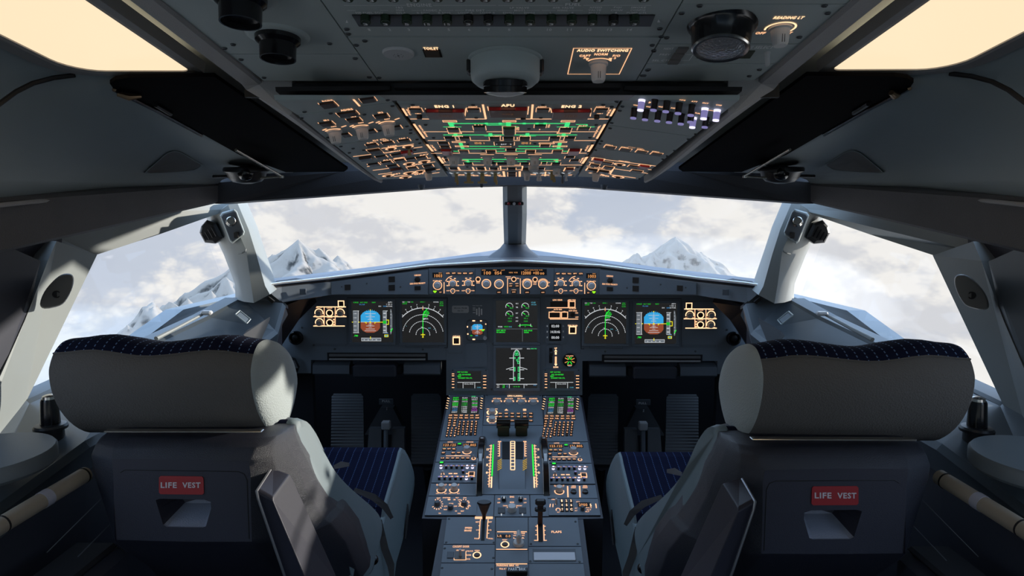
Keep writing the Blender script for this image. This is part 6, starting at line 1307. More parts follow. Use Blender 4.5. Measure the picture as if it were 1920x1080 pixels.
# throttle quadrant
t = thing('throttle_quadrant', 'throttle quadrant between the trim wheels with orange ladder scale and two black levers', 'throttle', PED.w(*PED.px(961, 860)))
recalc(MB().slab([PED.w(*PED.px(*q), 0) for q in ((905, 798), (1019.5, 798), (1027, 926.5), (896, 926.5))], PED.n * -.003).build('faceplate', 'panel_main', t))
k = Ink(PED, .0008)
hump = []
for i in range(13):
    f_ = i / 12; v = 822 + f_ * 95; hump.append((v, math.sin(f_ * math.pi) ** .7 * .016))
secs = []
for v, h in hump:
    e0, e1 = 936.5 - (v - 822) * .018, 984.5 + (v - 822) * .012; secs.append([PED.w(*PED.px(e0, v), 0), PED.w(*PED.px(e0 + 1, v), h), PED.w(*PED.px(e1 - 1, v), h), PED.w(*PED.px(e1, v), 0)])
recalc(MB().loft(secs, 0, True, True, True).build('arc_cover', 'panel_main', t))
kk = Ink(PED, .0)
def onhump(u, v):
    h = 0
    for (a, b), (c, d) in zip(hump, hump[1:]):
        if a <= v <= c: h = b + (d - b) * (v - a) / (c - a)
    return PED.w(*PED.px(u, v), h + .0012)
def hline(pts, wpx, m):
    for (a, b), (c, d) in zip(pts, pts[1:]):
        n = max(1, int(abs(d - b) / 6))
        for i in range(n):
            u0, v0 = a + (c - a) * i / n, b + (d - b) * i / n; u1, v1 = a + (c - a) * (i + 1) / n, b + (d - b) * (i + 1) / n
            P, Q = onhump(u0, v0), onhump(u1, v1); dr = (Q - P).normalized(); sd = dr.cross(PED.n).normalized() * (wpx * PED.sc(u0, v0)[0] / 2)
            kk.mb.poly([P + sd, Q + sd, Q - sd, P - sd], kk.mi(m))
def hrect(u, v, w_, h_, m): 
    q = [(u - w_ / 2, v - h_ / 2), (u + w_ / 2, v - h_ / 2), (u + w_ / 2, v + h_ / 2), (u - w_ / 2, v + h_ / 2)]
    kk.mb.poly([onhump(*p) + PED.n * .0002 for p in reversed(q)], kk.mi(m))
for u0, u1 in ((941.5, 955.5), (967, 981)):
    for i in range(8): hrect((u0 + u1) / 2, 834 + i * 4.6, u1 - u0, 4.7, 'groove')
hline([(957.4, 831), (957.4, 888)], 1.5, 'ink_hot'); hline([(965.2, 831), (965.2, 888)], 1.5, 'ink_hot')
for v in (831.2, 836.5, 841.5, 846.5, 852.5, 858, 863, 869, 875.5, 882, 888): hrect(961.3, v, 7, 1.3, 'ink_hot')
for u, sg in ((936.8, 1), (984, -1)):
    hline([(u, 833), (u, 864)], 1.5, 'ink')
    for i in range(7): hrect(u - sg * 1.8, 833 + i * 5, 3.4, 1.3, 'ink')
    hrect(u, 831.6, 6, 2, 'ink')
    for i in range(6): hline([(u - 4, 870.5 + i * 3.2 + 2.4), (u + 4, 870.5 + i * 3.2 - 2)], 1.5, 'hazard_yellow')
kk.done('scale', t)
for sg in (-1, 1):
    c = 961.6; X = (lambda u: u) if sg < 0 else (lambda u: 2 * c - u)
    pts = [(X(925), 833.5), (X(924.5), 850), (X(923.6), 870), (X(922.4), 893)]
    k.line(pts, 2.0, 'green_lit'); k.line([(X(922), 894), (X(921.2), 915)], 1.8, 'ink_hot'); k.line([(X(921), 834), (X(919.6), 860), (X(917.6), 895), (X(917), 914)], 1.3, 'ink')
    for i in range(14): k.line([(X(917.5 - i * .25), 836 + i * 5.6), (X(922.6 - i * .22), 836 + i * 5.4)], 1.4, 'ink')
    for i in range(4): k.text(('13', '10', '5', '0')[i], X(914.4 - i * .5), 843 + i * 14.5, 3.8, 4, 'ink_hot')
k.done('trim_scale', t)
for u in (944, 977.8):
    a, b = PED.px(u, 818); base = PED.w(a, b, 0); sx, sy = PED.sc(u, 818)
    lv = MB().box(base + PED.n * .020 + PED.ey * .004, (22 * sx, .012, .040), PED.ax, 0, .003).build('thrust_lever', 'olive', t)
    ctr = PED.w(*PED.px(u, 812), .042)
    mb = MB(); n = 14; secs = []
    for x in (-.0245, -.0235, -.018, .018, .0235, .0245):
        r = .0165 if abs(x) > .0242 else .0205; r = r if abs(x) > .02 else .0200
        secs.append([ctr + PED.ex * x + PED.ey * (math.cos(q * math.tau / n) * r * .8) + PED.n * (math.sin(q * math.tau / n) * r) for q in range(n)])
    recalc(mb.loft(secs, 0, True, True, True).build('handle', 'black_gloss', lv))
    for q in (-.62, .62): MB().tube([ctr + PED.ex * (q * .026) + PED.ey * .0162 + PED.n * .006, ctr + PED.ex * (q * .026) + PED.ey * .0162 - PED.n * .008], .0012, 6).build('grip_mark', 'knob_grey', lv)
def trimwheel(sg, label):
    X = (lambda u: u) if sg < 0 else (lambda u: 1923.5 - u)
    a0, b0 = PED.px(X(905), 822); a1, b1 = PED.px(X(900), 930); half = (b0 - b1) / 2; a = (a0 + a1) / 2; b = (b0 + b1) / 2
    depth = half * .80; R = math.hypot(half, depth); c = PED.w(a, b, -depth)
    w_ = thing('trim_wheel', label, 'wheel', c)
    prof = [(R - .020, -.0105), (R - .004, -.0108), (R, -.0075), (R, .0075), (R - .004, .0108), (R - .020, .0105)]
    secs = []; n = 64
    for i in range(n + 1):
        an = math.tau * i / n
        secs.append([c + PED.ex * x + (PED.ey * math.cos(an) + PED.n * math.sin(an)) * r for r, x in prof])
    recalc(MB().loft(secs, 0, True, False, True).build('rim', 'black_gloss', w_))
    for i, (an, ln) in enumerate(((70, 3), (104, 9), (150, 6))):
        mb = MB(); ss = []
        for q in range(6):
            A = math.radians(an + ln * (q / 5 - .5)); ss.append([c + PED.ex * x + (PED.ey * math.cos(A) + PED.n * math.sin(A)) * (R + .0006) for x in (-.0045, .0045)])
        xo = 0
        MB().loft([[p + PED.ex * xo for p in s_] for s_ in ss], 0, False, False, True).build('white_mark', 'white_plastic', w_)
    for sd in (-1, 1):
        ss = []
        for q in range(10):
            A = math.radians(105 + 35 * q / 9); ss.append([c + PED.ex * x + (PED.ey * math.cos(A) + PED.n * math.sin(A)) * (R - .0012) for x in (sd * .0085, sd * .0104)])
        MB().loft(ss, 0, False, False, True).build('side_mark', 'white_plastic', w_)
trimwheel(-1, 'black trim wheel with white marks on the mountain side of the throttle levers'); trimwheel(1, 'black trim wheel with white marks on the cloud side of the throttle levers')
# engine master unit
t = pmod('engine_master_unit', 'pedestal unit with a large grey mode knob between two dark squares', 'control unit', [(928, 928), (992.5, 928), (994.5, 968.5), (926, 968.5)]); k = Ink(PED)
k.text('ENG', 960, 931.8, 8, 3.2); k.text('MODE', 960, 942, 8, 2.4); k.text('NORM', 960, 945.5, 8.5, 2.2); k.text('CRANK', 947.5, 948.5, 9, 2.2); k.text('IGN/START', 973, 948.5, 12, 2.2); k.arc(960, 956, 11, 30, 150, 1.5)
for u, st in ((944.6, 'ENG 1'), (976, 'ENG 2')):
    k.text(st, u, 932, 9, 3, 'white_mark'); pbox(PED, u, 938, 8, 5, 0, .010, .0015).build('master_lever', 'dark_button', t); k.text('1' if u < 960 else '2', u + .5, 938, 2, 4, 'white_ink', .0104)
    k.text('ON', u + (-9 if u < 960 else 8.5), 935.7, 4.5, 2.2); k.text('OFF', u + (-9.5 if u < 960 else 8.5), 942.7, 5.5, 2.2)
for u in (940.3, 979.8): pbox(PED, u, 957.5, 13, 11, 0, .002, .0005).build('indicator', 'dark_button', t); k.rect(u - .2, 965, 2, 4, 'white_ink')
pk(960, 956, 8.6, .016, t, 'knob_pale'); k.done('lettering', t)
t = pmod('side_strip', 'narrow pedestal strip behind the mountain-side trim wheel', 'strip', [(896.5, 927.5), (927, 928), (925, 968), (891.5, 968)]) ; t2 = pmod('side_strip', 'narrow pedestal strip behind the cloud-side trim wheel', 'strip', [(993.5, 928), (1027, 927.5), (1029, 968), (995.5, 968)])
# rear section: speed brake, flaps, door, rudder trim, parking brake
def rl_(v): return 838 - (v - 968) * 14 / 112
def rr_(v): return 1083 + (v - 968) * 14 / 112
sb = pmod('speed_brake_unit', 'pedestal unit with the speed brake lever and its slot scale', 'control unit', [(rl_(969), 969), (928.5, 969), (928, 1020), (rl_(1020), 1020)], ((842, 973), (837, 1017), (926, 1017)))
k = Ink(PED); k.text('SPEED', 878.4, 990, 13.5, 3.4); k.text('BRAKE', 877.5, 995, 13.5, 3.4); k.poly([(905, 972), (909.5, 972), (908.5, 1014), (901.5, 1014)], 'groove')
for u, sg in ((900, -1), (914.5, 1)):
    k.rect(u + sg * 2.5, 971, 14, 4.4, 'ink'); k.text('RET', u - sg * -4.5, 979, 7, 2.4); k.line([(u + 1, 974), (u, 980), (u - 1.5, 1009.5)], 1.4); k.text('1/2', u + sg * 4, 994, 6, 2.2); k.text('FULL', u + sg * 6, 1010, 9, 2.4); k.line([(u - 2 + sg * 2, 1009.5), (u - 1, 1009.5)], 1.3)
    for v in (986, 1000): k.rect(u + sg * 1.5, v, 2.4, 1.2, 'ink')
k.done('lettering', sb)
sl = thing('speed_brake_lever', 'tall black speed brake lever with a flared knob top, beside the radar dials', 'lever', PED.w(*PED.px(908, 972)))
b0 = PED.w(*PED.px(907.5, 974), .0015); tp = PED.w(*PED.px(908.5, 972), .060)
secs = []
for f_, wx, wy in ((0, .005, .003), (.25, .006, .004), (.55, .012, .005), (.85, .018, .008), (.93, .021, .010), (1.0, .019, .009)):
    c = b0.lerp(tp, f_); secs.append([c + PED.ex * (math.cos(q * math.tau / 12) * wx) + PED.ey * (math.sin(q * math.tau / 12) * wy) for q in range(12)])
recalc(MB().loft(secs, 0, True, True, True).build('lever', 'black_plastic', sl))
ft = pmod('flap_unit', 'pedestal unit with the flap lever slot, lettered FLAPS', 'control unit', [(991, 970), (rr_(970), 970), (rr_(1024), 1024), (991, 1024)], ((1079, 978), (1083, 1020), (995.5, 1020)))
k = Ink(PED); k.text('FLAPS', 1043.4, 997.5, 19, 4.2); k.poly([(1008.8, 979), (1017, 979), (1018, 1016.5), (1009.5, 1016.5)], 'groove')
for u, sg in ((1007.5, -1), (1019.3, 1)):
    k.line([(u, 984), (u + .8, 1013.5), (u + sg * 6, 1013.5)], 1.5)
    for v in (987, 994.5, 1003): k.rect(u + sg * 2.2, v, 3, 1.2, 'ink')
k.done('lettering', ft)
fl = thing('flap_lever', 'tall black flap lever with a stacked double grip, over the FLAPS scale', 'lever', PED.w(*PED.px(1013, 984)))
b0 = PED.w(*PED.px(1012.6, 982), .0015)
MB().box(b0 + PED.n * .024, (.014, .010, .048), PED.ax, 0, .002).build('shaft', 'brown_button', fl); MB().box(b0 + PED.n * .050, (.032, .018, .010), PED.ax, 0, .004).build('lower_grip', 'black_plastic', fl); MB().box(b0 + PED.n * .064, (.017, .012, .020), PED.ax, 0, .003).build('stem', 'black_plastic', fl); MB().box(b0 + PED.n * .076, (.030, .020, .016), PED.ax, 0, .005).build('upper_grip', 'black_plastic', fl)
t = pmod('cockpit_door_unit', 'pedestal unit lettered for the cockpit door with a toggle and a lit ring button', 'control unit', [(rl_(1021), 1021), (928, 1021), (927.5, 1055), (rl_(1055), 1055)], ((834, 1028), (925, 1046)))
k = Ink(PED); k.text('COCKPIT DOOR', 864.4, 1025, 31, 4); sq(PED, 844.5, 1041, 12, 12, t, 'panel_dark'); k.line([(851.5, 1046.5), (851.5, 1050), (873.5, 1050), (873.5, 1033.5)], 1.3); pbox(PED, 862.5, 1041, 20, 15, 0, .001).build('switch_plate', 'dark_recess', t); pk(863, 1042, 2.6, .022, t, 'knob_grey', 'toggle_switch'); ringbutton(PED, 894.3, 1041, 7.2, t, k, t=1.8, im='ink_hot')
for st, u, v, w_ in (('UNLOCK', 881, 1033.5, 13), ('NORM', 878.5, 1041, 9), ('LOCK', 877.5, 1048.5, 9), ('VIDEO', 894.5, 1032.5, 10), ('OPEN', 858, 1032, 5), ('FAULT', 868, 1032, 6)): k.text(st, u, v, w_, 2.6)
k.done('lettering', t)
pmod('blank_cover', 'plain blank plate on the pedestal behind the cockpit door unit', 'cover', [(rl_(1056), 1056), (927.5, 1056), (927, 1092), (rl_(1092), 1092)], ((829, 1065), (922.5, 1066.5)))
pmod('blank_cover', 'plain blank plate on the pedestal between the speed brake and flap units', 'cover', [(929.5, 970), (990, 970), (990, 996), (929.5, 996)])
t = pmod('rudder_trim_unit', 'pedestal unit with a large grey rudder trim knob and a lit reset ring', 'control unit', [(929.5, 996.5), (990, 996.5), (990.5, 1031), (929, 1031)]); k = Ink(PED)
k.line([(932, 997.4), (988, 997.4)], 1.7); k.line([(930.5, 1030.2), (988.5, 1030.2)], 1.7); k.rect(945, 1005.5, 26, 7, 'groove'); k.text('R   0.0', 947, 1005.6, 20, 4.6, 'lcd_amber', .0008); k.text('L', 934, 1005, 3, 4, 'ink'); ringbutton(PED, 946.8, 1021, 7.2, t, k, t=1.8, im='ink_hot'); k.text('RESET', 946.5, 1012.5, 9, 2.2); k.text('RUD', 966.5, 1000.3, 6, 2.4); k.text('TRIM', 980.5, 1000.3, 7, 2.4)
for v, st in ((1004.3, 'NOSE'), (1009, 'L')): k.text(st, 965, v, 5, 2); k.text(st.replace('L', 'R'), 981, v, 5, 2)
pk(972.5, 1019, 10.5, .008, t, 'knob_pale', 'knob_skirt'); a, b = PED.px(972.5, 1017); MB().box(PED.w(a, b, .020), (.012, .030, .030), PED.ax, 0, .005).build('knob', 'knob_pale', t); k.done('lettering', t)
pmod('blank_cover', 'plain blank plate on the pedestal between the rudder trim and parking brake units', 'cover', [(929, 1031.6), (990.5, 1031.6), (990.8, 1056), (928.6, 1056)])
t = pmod('parking_brake_unit', 'pedestal unit lettered PARKING BRK at the lower edge of the view', 'control unit', [(928.6, 1056.6), (990.8, 1056.6), (991.3, 1092), (928.2, 1092)]); k = Ink(PED)
k.line([(930, 1057.6), (988.5, 1057.6)], 1.8); k.text('PARKING BRK', 947.8, 1060.6, 33, 3.4); k.text('OFF', 969.5, 1060.4, 6, 2.4); k.text('PULL & TURN', 947, 1066.7, 21, 3); k.arc(966, 1074, 14, 35, 75, 1.8, 'white_ink'); k.poly([(967, 1063), (970, 1069), (964, 1069)], 'white_ink')
hb = pbox(PED, 969.5, 1078.5, 40, 9, .004, .020, .002).build('brake_handle', 'black_plastic', t); k2 = Ink(PED, .0204); k2.text('PARK BRK', 969.5, 1078.3, 33, 5.2, 'white_mark'); k2.done('handle_lettering', hb); pk(969.5, 1080, 5, .006, t, 'dark_button', 'handle_shaft'); k.done('lettering', t)
t = pmod('printer_unit', 'pedestal unit with a pale grey paper slot, under the FLAPS unit', 'printer', [(991, 1025), (rr_(1025), 1025), (rr_(1056), 1056), (991.3, 1056)], ((994.5, 1052.5), (1086.5, 1053))); k = Ink(PED)
k.poly([(998.5, 1029.5), (1079, 1029.5), (1081, 1053.5), (999, 1053.5)], 'panel_dark'); k.done('recess', t); pbox(PED, 1039.7, 1044, 78, 15.5, 0, .003, .001).build('flap', 'white_flap', t)
pmod('blank_cover', 'plain blank plate on the pedestal behind the paper slot unit', 'cover', [(991.4, 1056.6), (rr_(1056.6), 1056.6), (rr_(1092), 1092), (991.8, 1092)])
# ------------------------------------------------------------------ side consoles
MTN = 'beside the window with the snowy ridge'; CLD = 'beside the clouds-only window'
def sidewall(s):
    wh = MTN if s < 0 else CLD
    A = D(s, (452, 560, 2.05), (390, 594, 1.93), (265, 653, 1.70), (49, 753, 1.42), (-90, 832, 1.18), (-700, 1150, .70))
    B = D(s, (534, 572, 2.07), (519, 622, 2.0), (430, 690, 1.75), (165, 834, 1.22), (-40, 985, 1.0), (-560, 1350, .70))
    t = thing('side_console', 'blue-grey side console sloping down ' + wh, 'console', B[3])
    secs = []
    for a, b in zip(A, B):
        o = a + V((s * .05, 0, 0)); lo = b + V((s * .010, 0, -.050)); secs.append([o, a, a.lerp(b, .05) + V((0, 0, -.004)), b + V((s * .008, 0, .004)), b + V((0, 0, -.006)), lo])
    o = recalc(MB().loft(secs, 0, False, False, False).build('console_top', 'console', t)); sm = o.modifiers.new('thick', 'SOLIDIFY'); sm.thickness = .008; sm.offset = 0
    secs = []
    for b in B: lo = b + V((s * .012, 0, -.046)); secs.append([lo, V((lo.x + s * .02, lo.y, .0))])
    MB().loft(secs, 0, False, False, False).build('lower_panel', 'navy_side', t)
    # forward shelf closing to the corner post and the board
    q = D(s, (448, 540, 2.05), (508, 546, 2.08), (534, 570, 2.08), (534, 576, 2.08), (452, 564, 2.05)); recalc(MB().slab(q, V((0, .03, -.01))).build('front_cap', 'console', t))
    e = D(s, (534, 572, 2.07), (540, 590, 2.10), (512, 640, 2.06), (519, 622, 2.0)); recalc(MB().slab(e, V((s * .01, .02, 0))).build('front_cheek', 'console', t))
    # dark wedge-shaped pocket, latch, clips and slot
    def onc(i, f_, lift=.003):
        k = int(i); r = i - k; a = A[k].lerp(A[min(k + 1, 5)], r); b = B[k].lerp(B[min(k + 1, 5)], r); n = V((-s * .5, -.2, .8)).normalized(); return a.lerp(b, f_) + n * lift
    cs = D(s, (456, 630, 1.80), (462, 622, 1.83), (506, 596, 1.97), (505, 602, 1.96), (489, 640, 1.87), (470, 645, 1.82))
    MB().slab([p + V((-s * .006, -.012, .006)) for p in cs], V((s * .002, .004, -.002))).build('pocket', 'groove', t)
    lq = D(s, (441, 595, 1.88), (449, 588, 1.90), (469, 604, 1.90), (462, 612, 1.88)); k = V((-s * .01, -.02, .012))
    mb = MB()
    for a, b in zip(lq, lq[1:] + lq[:1]): mb.tube([a + k, b + k], .0018, 6)
    lt = mb.build('latch_frame', 'panel', t); MB().slab([p.lerp(sum(lq, V((0, 0, 0))) / 4, .2) + k for p in lq], V((s * .002, .003, -.002))).build('latch', 'post_blue', t)
    MB().tube([p + V((-s * .010, -.01, .012)) for p in D(s, (290, 642, 1.66), (325, 624, 1.73), (384, 592, 1.85))], [.006, .005, .004], 8).build('sill_rail', 'post', t)
    MB().box(mir(PD(384, 593, 1.84), s) + V((-s * .012, -.012, .012)), (.03, .02, .012), None, 0, .004).build('sill_clip', 'white_plastic', t)
    MB().slab(D(s, (500, 560, 2.05), (503, 556, 2.05), (514, 565, 2.05), (510, 569, 2.05)), V((0, .01, 0))).build('slot', 'groove', t)
    # rounded table at the rear
    c = mir(PD(-38, 850, 1.06), s); sh = thing('side_table', 'pale rounded armrest table ' + wh, 'table', c)
    MB().lathe(c, (0, 0, 1), [(.001, -.03), (.100, -.03), (.106, -.024), (.106, -.004), (.103, 0), (.001, .002)], 40).build('table_top', 'post_blue', sh)
    # black stick-like cylinder with collar
    c = mir(PD(95, 800, 1.235), s); g = thing('chart_light', 'black capped cylinder standing on the console ' + wh, 'light', c)
    MB().lathe(c, (0, 0, 1), [(.022, -.03), (.022, -.004), (.0285, -.004), (.029, .001), (.026, .005), (.0175, .006)], 26).build('collar', 'black_plastic', g)
    MB().lathe(c, (.04 * -s, 0, 1), [(.0170, .004), (.0150, .052), (.0135, .056)], 24).build('barrel', 'black_gloss', g)
    MB().lathe(c + V((.0022 * -s, 0, .055)), (.04 * -s, 0, 1), [(.0125, 0), (.0115, .006), (.0080, .008), (.002, .0085)], 20).build('cap', 'chrome', g)
    # beige tube
    a, b = mir(PD(161, 889, 1.13), s), mir(PD(-60, 1022, .92), s); tb = thing('oxygen_tube', 'beige tube with a pale band along the console ' + wh, 'tube', a.lerp(b, .5))
    MB().tube([a, b], .0135, 18).build('tube', 'tube_beige', tb)
    MB().tube([a.lerp(b, .36), a.lerp(b, .43)], .0142, 18).build('band', 'tube_band', tb)
    for f_ in (.06 if s > 0 else .02, .74): MB().tube([a.lerp(b, f_), a.lerp(b, f_ + .012)], .0143, 18).build('ring', 'groove', tb)
    # dark stowage box low beside the seat
    c = mir(PD(60, 1090, 1.02), s); bx = thing('stowage_box', 'dark stowage box low at the edge of the view, ' + ('mountain side' if s < 0 else 'cloud side'), 'box', c)
    MB().box(V((s * .735, c.y + .02, c.z - .16)), (.095, .24, .30), None, 0, .015).build('body', 'navy_side', bx); MB().box(V((s * .735, c.y + .02, c.z - .003)), (.075, .20, .012), None, 0, .005).build('lid', 'foot_dark', bx)
    for f0, f1 in (((200, 925), (88, 1036)), ((214, 975), (146, 1044))):
        MB().tube(D(s, (*f0, 1.16), (*f1, 1.06)), .0009, 5).build('lower_panel_seam', 'panel_dark', t)
    # oval cover on the window post
    pts = [(130, 513), (138, 520), (136.6, 537), (126, 560), (113, 573), (84, 579), (75, 570), (83, 547), (100, 526.5), (115, 515)]; pts = smooth_loop(pts, 3)
    ov = thing('cover_disc', 'dark oval cover plate with a centre hole ' + wh, 'cover', mir(PD(107, 547, 1.33), s)); nrm_ = (mir(PD(107, 547, 1.33), s) - V((0, -.5, 1.2))).normalized()
    ring = lambda kk, d, : [mir(PD(107 + (u - 107) * kk, 547 + (v - 547) * kk, d), s) for u, v in pts]
    recalc(MB().loft([ring(1.0, 1.375), ring(1.0, 1.322), ring(.95, 1.314), ring(.90, 1.313)], 0, True, True, False).build('plate', 'disc_grey', ov))
    cc = mir(PD(106, 552, 1.311), s); MB().lathe(cc, (CAM - cc), [(.0075, -.004), (.0075, .001), (.0055, .0012), (.005, -.002), (.0005, -.002)], 16).build('hole', 'groove', ov)
    # control box, grille and hook on the corner post
    q = [(412, 404), (416, 398), (439, 391.5), (444, 396), (459, 435), (457, 441), (436, 457), (431, 453)]
    bx = thing('window_control_box', 'small control box with knob on the corner post ' + wh, 'control box', mir(PD(436, 424, 1.89), s))
    r_ = lambda kk, d: [mir(PD(436 + (u - 436) * kk, 424 + (v - 424) * kk, d), s) for u, v in q]
    recalc(MB().loft([r_(1, 1.94), r_(1, 1.886), r_(.92, 1.880)], 0, True, True, False).build('case', 'panel', bx)); recalc(MB().loft([r_(.86, 1.884), r_(.86, 1.878), r_(.84, 1.877)], 0, True, True, False).build('face', 'panel_dark', bx))
    ax = (CAM + V((0, 0, .3)) - mir(PD(433, 414, 1.88), s)).normalized()
    MB().lathe(mir(PD(433.5, 416, 1.878), s), ax, [(.0155, 0), (.0155, .004), (.013, .006), (.0125, .022), (.011, .024)], 14, smooth=False).build('knob', 'chrome', bx)
    MB().box(mir(PD(443, 441, 1.876), s), (.014, .008, .018), None, 0, .002).build('button', 'dark_button', bx)
    k = [(374, 436), (377, 424), (388, 412), (405, 418), (419, 446), (404, 457), (384, 455)]; g = thing('vent_grille', 'black slatted vent grille behind the corner post ' + wh, 'vent', mir(PD(395, 436, 1.97), s))
    r_ = lambda kk, d, du=0: [mir(PD(396 + (u - 396) * kk + du, 436 + (v - 436) * kk, d), s) for u, v in k]
    recalc(MB().loft([r_(.9, 2.03, 6), r_(1, 1.985), r_(.96, 1.960), r_(.72, 1.955, -3)], 0, True, True, False).build('body', 'black_plastic', g))
    for i in range(4): MB().tube([mir(PD(379 + i * 5.5, 440 - i * 5.0, 1.948), s), mir(PD(386 + i * 6.5, 452 - i * 3.0, 1.948), s)], .0022, 5).build('slat', 'black_gloss', g)
    hk = thing('hook', 'tiny hook on the corner post ' + wh, 'hook', mir(PD(453, 474, 1.93), s)); MB().tube(D(s, (447, 476, 1.93), (454, 474, 1.912), (460, 471, 1.912), (461, 467, 1.915)), .0022, 6).build('wire', 'post', hk)
both(sidewall)
# ------------------------------------------------------------------ rudder pedals
def pedals(s):
    wh = 'mountain-side' if s < 0 else 'cloud-side'
    for nm, q in (('outer', ((622, 738), (681, 738), (683, 870), (620, 870))), ('inner', ((771, 738), (826, 738), (831, 870), (771, 870)))):
        P_ = D(s, *[(u, v, 2.92 - (v - 738) * .0022) for u, v in q]); t = thing('rudder_pedal', f'ribbed dark {nm} rudder pedal in the {wh} footwell', 'pedal', (P_[2] + P_[3]) / 2)
        secs = []; n = 46
        nn_ = (P_[1] - P_[0]).cross(P_[3] - P_[0]).normalized(); nn_ = nn_ if nn_.dot(CAM - P_[0]) > 0 else -nn_
        for i in range(n + 1):
            f_ = i / n; a = P_[0].lerp(P_[3], f_); b = P_[1].lerp(P_[2], f_); h = .004 if i % 2 else 0
            w_ = (b - a) * (.06 if i < 2 else 0)
            secs.append([a + w_ - nn_ * .02, a + w_ + nn_ * h, b - w_ + nn_ * h, b - w_ - nn_ * .02])
        recalc(MB().loft(secs, 0, True, True, False).build('tread', 'pedal_grey', t))
        a = (P_[2] + P_[3]) / 2; MB().tube([a - nn_ * .02, a + V((0, .12, -.25))], .02, 8).build('arm', 'foot_dark', t)
    c = mir(PD(724, 800, 2.72), s); t = thing('pedal_adjuster', f'dark pedal adjustment unit with a lettered pull tag in the {wh} footwell', 'adjuster', c)
    q = D(s, (713, 765, 2.80), (737, 765, 2.80), (762, 815, 2.72), (684, 815, 2.72)); recalc(MB().slab(q, V((0, .05, 0))).build('body', 'foot_dark', t))
    for u0, u1 in ((688, 715), (731, 758)): recalc(MB().slab(D(s, (u0 + 4, 804, 2.70), (u1, 804, 2.70), (u1, 880, 2.62), (u0 - 2, 880, 2.62)), V((0, .03, 0))).build('plate', 'pedal_grey', t))
    MB().box(mir(PD(724, 797, 2.68), s), (.036, .03, .034), None, 0, .004).build('crank', 'knob_grey', t)
    MB().tube([mir(PD(724, 806, 2.68), s), mir(PD(723, 870, 2.6), s)], .010, 8).build('rod', 'panel_dark', t)
    tg = MB().box(mir(PD(724, 753, 2.79), s), (.062, .006, .026), None, 0, .002).build('tag', 'panel_dark', t)
    pl = Panel(mir(PD(724, 753, 2.785), s), V((0, -1, 0))); k = Ink(pl); u0 = 724 if s < 0 else 1205; k.text('PULL', u0, 752 if s < 0 else 756, 15, 4.2, 'white_mark'); k.text('TO ADJUST', u0 + 1, 775 if s < 0 else 779, 24, 2.6, 'white_mark', rot=-math.pi / 2); k.done('tag_lettering', tg)
both(pedals)
